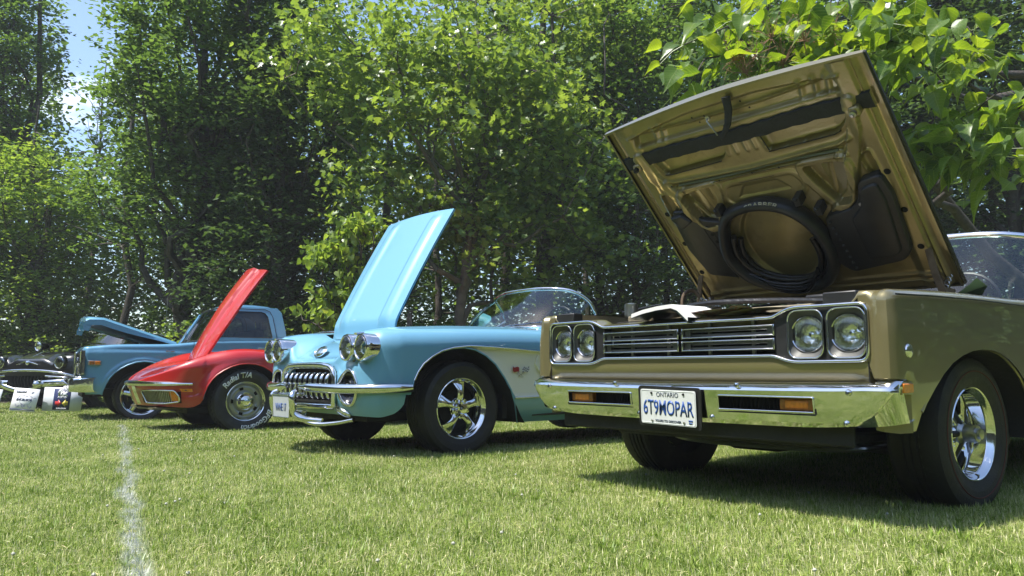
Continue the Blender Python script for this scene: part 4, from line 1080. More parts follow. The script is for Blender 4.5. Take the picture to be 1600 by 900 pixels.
    for k, (sc, nn, rr_) in enumerate(((.80, .085, .016), (.86, .062, .014), (.74, .055, .016))):
        pp = [HP(c0.x + (p.x - c0.x) * sc, c0.y + (p.y - c0.y) * sc - .012 * k, nn - .03) for p in ovc if p.y < .45 + .1 * (p.x < 0)]
        kk = max(range(len(pp)), key=lambda i: (pp[i] - pp[i - 1]).length); pp = pp[kk:] + pp[:kk]
        q = MB(); q.tube(pp, rr_, 8); q.build('rubber_seal', HOSE, hood, smooth=60)
    for k in range(4):
        q = MB(); q.tube(spline([HP(-.27 + .02 * k, .26 - .01 * k, .09), HP(-.15, .19 - .018 * k, .10), HP(.02, .17 - .02 * k, .10), HP(.13, .22 + .01 * k, .09)], 6), .008, 6); q.build('hose', HOSE, hood, smooth=60)
    # brackets holding the ring
    for (u, v, an) in ((.19, .66, .5), (-.27, .68, -.4), (.27, .585, .8)):
        q = MB(); q.box(HP(u, v, .045), (.05, .035, .07), rot=Matrix.Rotation(radians(-45), 3, 'Y')); q.lathe([(.010, 0), (.009, .006), (.001, .007)], HP(u, v + .015, .085), nv, 8); q.build('duct_bracket', DUCT, hood, bevel=.006)
    q = MB(); q.lathe([(.010, 0), (.009, .006), (.001, .007)], HP(.475, .575, .06), nv, 8); q.build('bolt_head', STEEL, hood)
    # lettering round the top of the ring
    vs, fs = text_mesh('GRABBER', .042, depth=.0008, shear=.35, bold=.0008, sx=1.25)
    q = MB(); out = []
    for v in vs:
        th = pi / 2 - .06 - v.x / .30 * 1.0; rr_ = 1.0
        # project on the ring crest
        cu_, cv_ = -.03 + (.26 + v.y) * cos(th), .385 + (.305 + v.y) * sin(th)
        out.append(HP(cu_, cv_, .0835 - 4.5 * v.y * v.y * 8 * 0 + v.z))
    q.add(out, fs); q.build('duct_lettering', mat('stencil_grey', (.42, .42, .40), rough=.7), hood, smooth=None)
    # fasteners on edge flange (rubber-black edge seen outside)
    q = MB(); q.tube([HP(.742, -.005, -.006), HP(.742, .6, -.006), HP(.738, 1.28, -.006)], .008, 6, sx=1.6); q.build('hood_edge_seal', BLACK, hood)
    q = MB(); q.tube([HP(-.742, -.005, -.006), HP(-.742, .6, -.006), HP(-.738, 1.28, -.006)], .006, 6); q.build('hood_edge_seal', BLACK, hood)
    # hinges
    for s in (1, -1):
        A_ = Vector((-.22, s * .70, .93)); B_ = HP(s * .655, .235, .012); 
        q = MB(); q.tube([A_, A_.lerp(B_, .5) + Vector((.02, 0, 0)), B_], .014, 6, sx=.5, sy=1.3); q.tube([Vector((-.33, s * .70, .95)), HP(s * .66, .06, .02), HP(s * .655, .18, .015)], .010, 6, sx=.5, sy=1.3)
        q.lathe([(.03, -.01), (.03, .01), (.001, .012)], A_, (0, 1, 0), 16); q.box(A_ + Vector((-.04, 0, .01)), (.12, .012, .09)); q.build('hood_hinge', RUST, car)
        q = MB(); q.tube([Vector((-.20 + .02 * t / 8, s * .69 + .014 * cos(t * 1.3), .93 + .012 * sin(t * 1.3))) + Vector((-.012 * t / 2, 0, .004 * t)) for t in range(40)], .003, 5); q.build('hinge_spring', STEEL, car)
    q = MB(); q.tube([HP(-.69, .17, .01), Vector((-.23, -.70, 1.0)), Vector((-.20, -.70, .93))], .0035, 6); q.build('prop_rod', STEEL, car)
    sp = MB(); sp.tube([Vector((-.10 - .004 * t, -.63 + .024 * cos(t * .9), 1.01 + .024 * sin(t * .9) - .0008 * t)) for t in range(46)], .0035, 5); sp.build('coil_spring', STEEL, car)
    sp = MB(); sp.tube(spline([(.04, -.64, .90), (.035, -.64, 1.01), (.02, -.62, 1.055), (-.02, -.60, 1.06), (-.05, -.58, 1.02)], 5), .011, 8); sp.build('breather_hose', RUST, car)
    # cable in the grille
    sp = MB(); sp.tube(spline([(.86, -.43, .71), (.865, -.42, .76), (.86, -.40, .775), (.85, -.385, .75)], 4), .003, 5); sp.build('cable', STEEL, car)
    return car
gold_car = build_gold()
def C_(p, car): return car.matrix_world @ Vector(p)

def build_gold_extras():
    # open magazine lying on the radiator support
    M = Matrix.Translation((1.4347, 4.0375, 0)) @ Matrix.Rotation(3.8327, 4, 'Z')
    PAPER = mat('white_paper', (.72, .72, .69), rough=.6, noise=.05)
    b = empty('open_book', 'open show book lying face down across the grille top of the gold car', 'book', M @ Vector((.80, -.015, .823)), 3.8327)
    b.scale = (1.3, 1.35, 1.25)
    n = 10; pts = [(-.17, .030), (-.12, .043), (-.06, .052), (0, .056), (.025, .046), (.045, .028), (.068, .006)]
    pg = MB(); T_ = [[(-.10, y, z), (.10, y, z - .002)] for y, z in pts]; L_ = [[(-.10, y, z - .014), (.10, y, z - .016)] for y, z in pts]
    pg.grid(T_); pg.grid([[a[1], c[1]] for a, c in zip(T_, L_)]); pg.grid([[T_[0][0], T_[0][1]], [L_[0][0], L_[0][1]]])
    pg.build('pages', PAPER, b, smooth=40)
    cv = MB(); cv.grid([[(-.104, y * 1.03, z - .018), (.105, y * 1.03, z - .020)] for y, z in pts]); cv.grid([[(-.104, y * 1.03, z - .021), (.105, y * 1.03, z - .023)] for y, z in pts])
    cv.build('cover', mat('dark_green_cover', (.015, .03, .028), rough=.3, coat=.5), b, smooth=40)
    b.rotation_euler = (0, 0, 3.8327 + .02)
    c = MB(); n = 12
    c.grid([[(x, y, .012 + .018 * sin(pi * (y + .16) / .34) * (1 - .6 * (x + .09) / .18) + (.01 if y > .1 else 0)) for x in (-.10, -.03, .03, .10)] for y in [-.16 + .34 * i / n for i in range(n + 1)]])
    PRINT, nn, ll, bb = _mat('colour_print')
    tc = nn.new('ShaderNodeTexCoord'); vo = nn.new('ShaderNodeTexNoise'); vo.inputs['Scale'].default_value = 22; vo.inputs['Detail'].default_value = 3
    cr = nn.new('ShaderNodeValToRGB'); e = cr.color_ramp.elements; e[0].position = .38; e[0].color = (.10, .10, .16, 1); e[1].position = .62; e[1].color = (.65, .62, .58, 1)
    x = cr.color_ramp.elements.new(.48); x.color = (.35, .33, .45, 1); x = cr.color_ramp.elements.new(.54); x.color = (.50, .18, .14, 1)
    ll.new(tc.outputs['Object'], vo.inputs['Vector']); ll.new(vo.outputs['Fac'], cr.inputs[0]); ll.new(cr.outputs[0], bb.inputs['Base Color']); bb.inputs['Roughness'].default_value = .3
    o = c.build('magazine', PRINT, None, smooth=60); o.location = M @ Vector((.80, .20, .825)); o.rotation_euler = (0, radians(-8), 3.8327 - .2)
    tag(o, 'glossy car magazine with a colour picture spread open beside the book on the gold car', 'magazine')
    c = MB(); c.grid([[(x, y, .010 + .02 * sin(pi * (y + .15) / .42) + .004 * sin(x * 40)) for x in (-.09, 0, .09)] for y in [-.15 + .40 * i / n for i in range(n + 1)]])
    o = c.build('paper_sheet', mat('buff_paper', (.42, .38, .28), rough=.7, noise=.1), None, smooth=60); o.location = M @ Vector((.80, .36, .823)); o.rotation_euler = (0, 0, 3.8327)
    tag(o, 'buff folded paper lying left of the magazine on the gold car radiator support', 'paper')
    c = MB(); c.grid([[(x, y, .03 * (y / .2) ** 2 + .10 * max(0, (y - .02) / .2) * (x + .12) / .24) for x in (-.12, -.04, .04, .12)] for y in [-.2 + .4 * i / n for i in range(n + 1)]])
    o = c.build('dash_card', mat('pale_turquoise_card', (.42, .72, .66), rough=.6), None, smooth=60); o.location = M @ Vector((-.98, .42, .985)); o.rotation_euler = (0, radians(8), 3.8327)
    tag(o, 'pale turquoise show card lying on the gold car dashboard behind the windshield', 'card')
build_gold_extras()
# ------------------------------------------------------------------ light blue 1950s roadster
SKYBLUE = paint('turquoise_blue_paint', (.14, .355, .52), metal=0, rough=.42, flake=.01)
CREAM = paint('cream_cove_paint', (.80, .77, .62), metal=0, rough=.42, flake=.01)

def build_roadster():
    ox, oy, a = -0.8941, 6.1378, 3.85
    car = empty('classic_roadster', 'light blue 1950s roadster with cream side cove, toothed chrome grille and hood tipped up', 'car', (ox, oy, ground_z(ox, oy)), a)
    outline = [(.775, 0)] + [(.775 - .012 * (i / 26) ** 2, .42 * i / 26) for i in range(1, 27)]
    cor = spline([(.763, .42), (.750, .56), (.738, .66), (.712, .745), (.655, .82), (.55, .870), (.462, .886)], 12)
    outline += [(p[0], p[1]) for p in [(v.x, v.y) for v in [Vector((q[0], q[1])) for q in cor]][1:]] if False else [(v[0], v[1]) for v in cor[1:]]
    arch = [(.458, .46), (.44, .53), (.415, .585), (.375, .64), (.31, .69), (.232, .730), (.14, .752), (.047, .759), (-.05, .745), (-.148, .704), (-.235, .645), (-.321, .548), (-.385, .46), (-.44, .36), (-.49, .27), (-.53, .215)]
    rear = [(-2.59 + b * .42, .22 + .44 * sqrt(max(0, 1 - b * b))) for b in [1, .97, .88, .75, .5, .25, 0, -.25, -.5, -.75, -.88, -.97, -1]]
    W = lambda x: interp(x, [(-3.5, .72), (-3.2, .84), (-2.6, .915), (-1.4, .90), (-.6, .912), (0, .922), (.3, .908), (.462, .886)])
    xs = [p[0] for p in arch] + [-.56, -.62, -.7, -.8, -.9, -1.0, -1.1, -1.2, -1.35, -1.5, -1.7, -1.9, -2.1] + [p[0] for p in rear] + [-3.1, -3.25, -3.4, -3.5]
    outline += [(x, W(x)) for x in xs] + [(-3.6, .6), (-3.64, .3), (-3.65, 0)]
    def zlo(x, y):
        if x > .50: return interp(x, [(.50, .385), (.53, .345), (.58, .312), (.67, .293), (.775, .30)])
        if x > .458: return .44
        if x >= -.53: return interp(x, sorted(arch))
        if x < -2.17 and x > -3.01: return interp(x, sorted(rear))
        return .215 if x > -2.2 else .30
    def crest(x): return interp(x, [(-3.7, .62), (-3.2, .80), (-2.4, .92), (-1.6, .93), (-.97, .932), (-.6, .936), (0, .925), (.25, .912), (.5, .895), (.68, .868), (.76, .815)])
    def valley(x): return interp(x, [(-3.7, .60), (-2.4, .88), (-1.2, .93), (-.6, .93), (0, .90), (.36, .842), (.5, .805), (.62, .755), (.70, .705), (.74, .672), (.776, .632)])
    def zd(x, y):
        w = sstep(.30, .60, abs(y)) if x > -.4 else 1
        c = crest(x); v = valley(x)
        ridge = c - .055 * sstep(.66, .95, abs(y)) * 1.0
        return v + (ridge - v) * w
    def ztop(x, y):
        yy = max(0, y - .20) if x < .6 else y - .10 * sstep(.35, .7, y); xx = x - .05 if y < .5 else x - .02
        return zd(xx, yy)
    def wall(x, y, z):
        d = .10 * max(0, (.46 - z) / .25) ** 1.8
        d += .03 * sstep(.50, .64, z) * sstep(.66, .45, y)
        if x > .5: d += .022 * sstep(.62, .68, z) * sstep(.36, .48, y) * sstep(.80, .66, y)
        return d
    def rr(x, y): return .05 + .085 * sstep(.55, .80, y)
    def inner(x, y):
        if x > .38: return (.38, min(y * .95, .50))
        if x > -.62: return (x, .50)
        if x > -1.0: return (x, 0)
        if x > -2.2: return (x, .64)
        return (max(x, -3.3) if x > -3.4 else -3.3, 0)
    zT = lambda x, y: interp(x, [(-2.1, .60), (-1.6, .675), (-1.2, .712), (-.689, .742), (-.262, .764), (.074, .772), (.2, .765), (.5, .7)]) if -2.1 < x < .10 else zlo(x, y)
    zB = lambda x, y: interp(x, [(-2.1, .60), (-1.6, .50), (-1.2, .44), (-.718, .405), (-.43, .400), (0, .4)]) if -2.1 < x < .10 else zlo(x, y)
    G = car_body(outline, None, zlo, None, wall, rr, inner, zd, bands=[zB, zT], nwall=60, nround=9, ndeck=9)
    per = 20
    surf = spline([Vector((p[0], p[1], 0)) for p in [(.0, .640), (.18, .638), (.315, .628), (.385, .590), (.402, .52), (.400, .36)]], 5)
    gr = [(p.x, p.y) for p in surf]; gpoly = gr + [(0, .360)]
    def skip(i, j):
        A = G[i][j]; B = G[i + 1][j + 1]; y = (A[1] + B[1]) / 2; z = (A[2] + B[2]) / 2; x = (A[0] + B[0]) / 2
        if x > .5 and j < 66 and (math.hypot((y - .555) / .102, (z - .485) / .115) < 1): return True
        if x > .70 and y < .42 and j < 66: return inpoly(y + 1e-4, z, [(-.01, .640)] + gpoly + [(-.01, .36)])
        return False
    def cove(i, j): return per <= j < 2 * per and G[i][j][0] < .09 and G[i + 1][j][0] > -2.11
    for s in (1, -1):
        b = body_mesh(G, s, lambda i, j: skip(i, j) or cove(i, j)).build('body', SKYBLUE, car, smooth=40)
        cv = MB(); cv.grid([[(p[0], s * (p[1] - .022 * sin(pi * min(1, max(0, (k - per) / per))) ** .3 * (1 if p[0] < .05 else 0)), p[2]) for k, p in enumerate(c)][per:2 * per + 1] for c in G if -2.1 <= c[0][0] <= .10])
        cv.build('side_cove', CREAM, car, smooth=40)
        # trims along cove and over the arch
        def side(x, z, o=.004): return (x, s * (W(x) - .10 * max(0, (.46 - z) / .25) ** 1.8 + o), z)
        pth = [side(x, z + .004) for x, z in arch if z > .46 and x > .05] + [side(x, zT(x, .9)) for x in (0, -.08, -.17, -.262, -.4, -.55, -.689, -.9, -1.2, -1.6, -2.0)]
        loop_trim(car, 'cove_trim', pth, .0065, CHROME_SMOOTH, closed=False)
        loop_trim(car, 'lower_cove_trim', [side(x, zB(x, .9)) for x in (-.425, -.55, -.7, -.9, -1.2, -1.6, -2.0)], .006, CHROME_SMOOTH, closed=False)
        loop_trim(car, 'arch_lip', [side(x, z, -.002) for x, z in arch], .006, SKYBLUE, closed=False)
        k = MB(); k.grid([[(p[0], s * .90, p[1]) for p in arch], [(p[0], s * .50, p[1]) for p in arch]]); k.build('wheel_well', UNDER, car)
        k = MB(); k.grid([[(p[0], s * .90, p[1]) for p in rear], [(p[0], s * .50, p[1]) for p in rear]]); k.build('wheel_well', UNDER, car)
        # louvre ribs in the front of the cove
        for q in range(3):
            k = MB(); k.tube([side(-.60 - .03 * q, .70 - .07 * q, -.016), side(-.60 - .03 * q + .0, .62 - .07 * q, -.014), side(-.66, .60 - .06 * q, -.012)], .012, 6, sx=.5); 
        k = MB(); k.tube([side(-.665, .715, -.015), side(-.640, .655, -.012), side(-.665, .61, -.012), side(-.70, .585, -.01), side(-.71, .50, -.01), side(-.735, .44, -.008)], .014, 6, sx=.6); k.build('cove_vent', CREAM, car, smooth=60)
        # twin headlights in chrome bezels
        for yc in (.548, .725):
            c = (.752 - (.012 if yc > .6 else 0), s * yc, .752)
            h = headlamp(car, 'headlight', (c[0] + .012, c[1], c[2]), .074, ring=.006)
            bz = MB(); bz.lathe([(.070, .012), (.079, .020), (.088, .018), (.093, .008), (.094, -.03), (.090, -.14)], c, (1, 0, 0), 40); bz.build('headlight_bezel', CHROME_SMOOTH, h, smooth=50)
        k = MB(); k.tube([(.745, s * .636, .842), (.70, s * .636, .850), (.60, s * .636, .862)], [.022, .018, .004], 8, sx=.5); k.tube([(.75, s * .636, .664), (.72, s * .636, .660)], [.02, .015], 8, sx=.5); k.build('bezel_crown', CHROME_SMOOTH, car)
        # brake scoop beside the grille: chrome ring round a dark bowl
        yc = .555; zc = .485; R1, R2 = .105, .118
        XO = sorted([(q[1], q[0]) for q in outline if q[0] > .5])
        def xo(y, z): return interp(y, XO) - wall(interp(y, XO), y, z)
        def sp(t, k_, dx): return (xo(yc + R1 * k_ * cos(t), zc + R2 * k_ * sin(t)) + dx, s * (yc + R1 * k_ * cos(t)), zc + R2 * k_ * sin(t))
        T = [2 * pi * i / 40 for i in range(40)]
        loop_trim(car, 'scoop_ring', [sp(t, 1, .004) for t in T], .010, CHROME_SMOOTH, sx=1, sy=1.3)
        k = MB(); k.grid([[sp(t, kk, dx) for t in T] for kk, dx in ((.97, .003), (.90, -.012), (.75, -.035), (.45, -.055), (.02, -.06))], cv=True); k.build('scoop_bowl', chrome_mat('dark_scoop_chrome', col=(.10, .10, .10), rough=.08) if s > 0 else bpy.data.materials['dark_scoop_chrome'], car, smooth=70)
        k = MB(); k.tube([sp(0, -.5, -.03), sp(0, 0, -.005), sp(0, .5, -.03)], [.015, .03, .012], 10); k.build('scoop_bullet', CHROME_SMOOTH, car)
        # parking lamp
        k = MB(); M = frame((xo(.455, .322) + .004, s * .455, .322), (-.15 * s, .95, -.30 * s), (.15, .3 * s, .95))
        k.lathe([(.0, .012), (.5, .010), (.85, .004), (1, -.004)], (0, 0, 0), (0, 0, 1), 24); k.v = [tuple(M @ Vector((p[0] * .085, p[1] * .022, p[2]))) for p in k.v]; k.build('parking_lamp', REFL, car, smooth=60)
        k = MB(); k.tube([M @ Vector((.09 * cos(t), .026 * sin(t), 0)) for t in T[::2]], .004, 6, closed=True); k.build('parking_lamp_rim', CHROME_SMOOTH, car)
        # chrome bumper bar wrapping the corner
        o = lambda x, y, d: (x + d, s * y)
        pts = [(.885, .10, .488), (.875, .20, .484), (.855, .34, .480), (.83, .50, .478), (.79, .62, .478), (.735, .74, .480), (.66, .835, .482), (.57, .893, .485), (.50, .905, .488), (.468, .905, .489)]
        pth = spline([(p[0], s * p[1], p[2]) for p in pts], 4)
        n_ = len(pth); rr_ = [(.012 + .020 * sstep(0, 6, i)) * (1 - .35 * sstep(n_ * .6, n_, i)) for i in range(n_)]
        mb = MB(); mb.tube(pth, rr_, 14, sx=1.0, sy=.8); mb.build('bumper_bar', CHROME_SMOOTH, car, smooth=60)
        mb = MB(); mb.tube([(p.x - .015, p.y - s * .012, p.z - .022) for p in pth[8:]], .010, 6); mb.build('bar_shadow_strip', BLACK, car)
        # bumper guards and lower nose bars
        mb = MB(); mb.tube(spline([(.93, s * .135, .452), (.955, s * .155, .435), (.955, s * .160, .38), (.94, s * .155, .31), (.90, s * .20, .27), (.80, s * .30, .255)], 4), [.020] * 5 + [.026] * 12 + [.02] * 4, 10, sx=1.1); mb.build('bumper_guard', CHROME_SMOOTH, car, smooth=60)
        mb = MB(); mb.tube(spline([(.90, s * .14, .27), (.84, s * .28, .235), (.76, s * .42, .245), (.69, s * .54, .270)], 4), .022, 10, sx=.7); mb.build('lower_bumper', CHROME_SMOOTH, car, smooth=60)
        # crossed flags emblem on the cove
        M = frame((-.488, s * (W(-.488) - .012), .590), (-s, 0, 0), (0, 0, 1))
        for (ang, col, dx) in ((.35, 'r', -.030), (-.35, 'w', .030)):
            k = MB(); k.tube([M @ Vector((dx * 1.2, .0, 0)) + Vector((0, s * .003, 0)), M @ Vector((-dx * .9, -.035, 0))], .0022, 6); k.build('flag_pole', CHROME_SMOOTH, car)
            fm = MB(); rows = []
            for i in range(7):
                rows.append([M @ Vector((dx * .5 + (1 if dx > 0 else -1) * .011 * i, -.006 + .035 * j / 4 + .006 * sin(i * 1.1) + .002 * i, .004 + .003 * sin(i * 1.3))) for j in range(5)])
            if col == 'r': fm.grid(rows); fm.build('red_flag', mat('flag_red', (.30, .02, .02), rough=.4) if s > 0 else bpy.data.materials['flag_red'], car)
            else:
                for i in range(6):
                    for j in range(4):
                        fm.cur = (i + j) % 2; fm.add([rows[i][j], rows[i + 1][j], rows[i + 1][j + 1], rows[i][j + 1]], [(0, 1, 2, 3)])
                fm.build('chequered_flag', [BLACK, WHITELET], car, smooth=None)
    # grille: dark cavity, surround, nine teeth on an oval bar
    pl = [Vector((.782 + (.0 if y < .3 else -.01), y, z)) for y, z in gr]
    ring = [Vector((p.x, -p.y, p.z)) for p in reversed(pl)] + pl[1:]
    loop_trim(car, 'grille_surround', ring + [Vector((.772, .395, .355)), Vector((.785, .2, .352)), Vector((.79, 0, .352)), Vector((.785, -.2, .352)), Vector((.772, -.395, .355))], .017, CHROME_SMOOTH, sx=1, sy=1.2)
    k = MB(); k.grid([[(.77, s_ * 1.0, z) for z in (.33, .66)] for s_ in (-.42, .42)]); k.v = [(p[0] - .10, p[1], p[2]) for p in k.v]
    k.build('grille_cavity', DARKSLOT, car)
    loop_trim(car, 'grille_inner_rim', [Vector((p.x - .018, p.y * .90, .50 + (p.z - .50) * .86)) for p in ring], .006, CHROME_SMOOTH, closed=False)
    for i in range(25):
        q = ring[int(i * (len(ring) - 1) / 24)]; k = MB(); k.box((q.x - .010, q.y * .945, .5 + (q.z - .5) * .93), (.008, .010, .008)); k.build('rim_notch', CHROME_SMOOTH, car)
    for i in range(9):
        y = -.325 + .65 * i / 8; t = MB(); hw = .014
        pts = spline([(.735, y, .580), (.765, y, .572), (.785, y, .545), (.788, y, .500), (.782, y, .450), (.77, y, .415), (.74, y, .395)], 4)
        t.tube(pts, [hw * (.35 + .75 * sin(pi * (.12 + .80 * j / (len(pts) - 1)))) for j in range(len(pts))], 10, sx=1.0, sy=1.1); t.build('grille_tooth', CHROME_SMOOTH, car, smooth=60)
    t = MB(); t.tube(spline([(.755, -.385, .50), (.765, -.2, .502), (.768, 0, .503), (.765, .2, .502), (.755, .385, .50)], 5), .016, 10, sx=.7); t.build('grille_bar', CHROME_SMOOTH, car)
    t = MB(); t.box((.76, 0, .385), (.03, .72, .014)); t.build('grille_lower_bar', BLACK, car)
    # nose badge and spear
    M = frame((.672, 0, zd(.672, 0) + .012), (0, 1, 0), (-.62, 0, .78)); k = MB(); k.lathe([(.0, .010), (.6, .009), (.9, .004), (1, -.004)], (0, 0, 0), (0, 0, 1), 28); k.v = [tuple(M @ Vector((p[0] * .075, p[1] * .042, p[2] + .004))) for p in k.v]; bd = k.build('nose_badge', REFL, car, smooth=60)
    k = MB(); k.tube([M @ Vector((.079 * cos(t), .046 * sin(t), .002)) for t in T], .005, 6, closed=True); k.build('badge_rim', CHROME_SMOOTH, bd)
    # licence plate in its chrome frame
    fr = frame((.965, .0, .352), (0, 1, 0), (.06, 0, 1)); k = MB()
    k.prism([fr @ Vector(p) for p in ((-.13, -.075, 0), (.13, -.075, 0), (.13, .075, 0), (-.13, .075, 0))], fr.to_3x3() @ Vector((0, 0, .003))); pp = k.build('license_plate', mat('dull_plate', (.40, .43, .45), rough=.45, noise=.08), car)
    k = MB(); put_text(k, 'VANE 17', .075, fr @ Matrix.Translation((0, -.01, .004)), depth=.0008, bold=.001, sx=.62); k.build('plate_number', PLATEBLUE, pp, smooth=None)
    loop_trim(pp, 'plate_frame', [fr @ Vector(p) for p in ((-.134, -.079, .003), (.134, -.079, .003), (.134, .079, .003), (-.134, .079, .003))], .006, CHROME_SMOOTH)
    k = MB(); k.box((.90, 0, .435), (.08, .30, .022)); k.box((.90, 0, .30), (.10, .34, .05)); k.build('plate_bracket', CHROME_SMOOTH, car, bevel=.008)
    # hood: hinged at the nose, standing up; crowned panel with two raised ribs
    h0 = Vector((.385, 0, .868)); hdir = Vector((-.163 - .385, 0, 1.858 - .868)); L = hdir.length; hdir.normalize(); hn = Vector((hdir.z, 0, -hdir.x))  # outward (forward)
    def HP(u, v, n=0): return h0 + hdir * v + Vector((0, 1, 0)) * u + hn * n
    def wv(t): return .475 - .035 * (1 - t) ** 2 * 0 - .02 * (1 - t)
    def surfh(U, t):
        w_ = wv(t); u = U * w_; v = L * t + .02 * (1 - U * U) * (t - .5)
        n = .018 * (1 - U * U) - .030 * (t - .45) ** 2 * 2
        for s in (1, -1): n += .017 * sstep(.075, .03, abs(u - s * .30)) * sstep(.02, .16, t) * sstep(.98, .90, t)
        n += -.035 * sstep(.12, .0, t)
        return u, v, n
    h = MB(); nu, nv_ = 60, 40
    P = [[HP(*surfh(-1 + 2 * i / nu, j / nv_)) for j in range(nv_ + 1)] for i in range(nu + 1)]
    h.grid(P)
    rim = [P[i][0] for i in range(nu + 1)] + [P[nu][j] for j in range(1, nv_ + 1)] + [P[i][nv_] for i in reversed(range(nu))] + [P[0][j] for j in reversed(range(1, nv_))]
    rim2 = [p - hn * .016 for p in rim]; h.grid([rim, [p - hn * .008 for p in rim], rim2], cv=True)
    hood = h.build('hood', SKYBLUE, car, smooth=50)
    k = MB(); k.grid([[p - hn * .012 for p in r] for r in P]); k.build('hood_lining', BLACK, hood, smooth=50)
    for s in (1, -1):
        k = MB(); k.tube([HP(s * .44, .08, -.03), HP(s * .44, L * .98, -.03)], .008, 6); k.build('hood_stiffener', BLACK, hood)
    # engine bay
    k = MB(); k.box((-.12, 0, .62), (1.0, 1.0, .3)); k.build('engine_bay', UNDER, car)
    # windshield: wraparound with chrome frame
    base = spline([(-1.42, -.66, .955), (-1.20, -.63, .960), (-1.03, -.52, .960), (-.93, -.28, .958), (-.90, 0, .958), (-.93, .28, .958), (-1.03, .54, .960), (-1.20, .665, .960), (-1.42, .68, .955)], 6)
    topc = spline([(-1.60, -.60, 1.08), (-1.55, -.59, 1.19), (-1.42, -.52, 1.278), (-1.30, -.28, 1.308), (-1.27, 0, 1.315), (-1.28, .28, 1.312), (-1.38, .52, 1.285), (-1.52, .61, 1.20), (-1.60, .625, 1.08)], 6)
    k = MB(); k.grid([[base[i].lerp(topc[i], t / 5) + Vector((.05 * sin(pi * t / 5), 0, 0)) for t in range(6)] for i in range(len(base))]); ws = k.build('windshield', GLASS, car, smooth=60)
    loop_trim(car, 'windshield_frame', [base[0]] + topc + [base[-1]], .016, CHROME_SMOOTH, closed=False, sx=.8, sy=1.1)
    loop_trim(car, 'windshield_sill', [p + Vector((.006, 0, 0)) for p in base], .011, CHROME_SMOOTH, closed=False)
    for s in (1, -1):
        k = MB(); k.tube([(-.80, s * .22, .955), (-.90, s * .28, .975), (-1.03, s * .58, 1.0)], .005, 6); k.lathe([(.018, 0), (.014, .02), (.001, .022)], (-.80, s * .22, .945), (0, 0, 1), 10); k.build('wiper', CHROME_SMOOTH, car)
        k = MB(); k.box((-1.75, s * .34, .72), (.14, .48, .42)); k.box((-1.55, s * .34, .56), (.45, .48, .14)); k.build('seat', mat('turquoise_vinyl', (.10, .30, .36), rough=.5) if s > 0 else bpy.data.materials['turquoise_vinyl'], car, bevel=.04)
    k = MB(); k.box((-1.15, 0, .92), (.4, 1.2, .07)); k.build('dashboard', SKYBLUE, car, bevel=.02)
    k = MB(); k.tube([(-1.40 - .05 * sin(t) , .34 + .19 * cos(t), 1.0 + .16 * sin(t)) for t in T[::2]], .010, 6, closed=True); k.build('steering_wheel', BLACK, car)
    u = MB(); u.box((-1.4, 0, .28), (4.0, 1.1, .06)); u.box((-1.4, 0, .36), (1.5, 1.70, .20)); u.box((-.42, 0, .5), (.04, 1.6, .5)); u.box((.55, 0, .34), (.1, 1.1, .06)); u.build('underbody', UNDER, car)
    k = MB(); k.tube([(.1, -.6, .28), (.35, -.3, .24), (.35, .3, .24), (.1, .6, .28)], .016, 8); k.build('sway_bar', UNDER, car)
    for s in (1, -1):
        wheel(car, 'wheel', (0, s * .83, .335), .338, .215, s, 'torq', .212)
        wheel(car, 'wheel', (-2.59, s * .83, .335), .338, .215, s, 'torq', .212)
    return car
build_roadster()
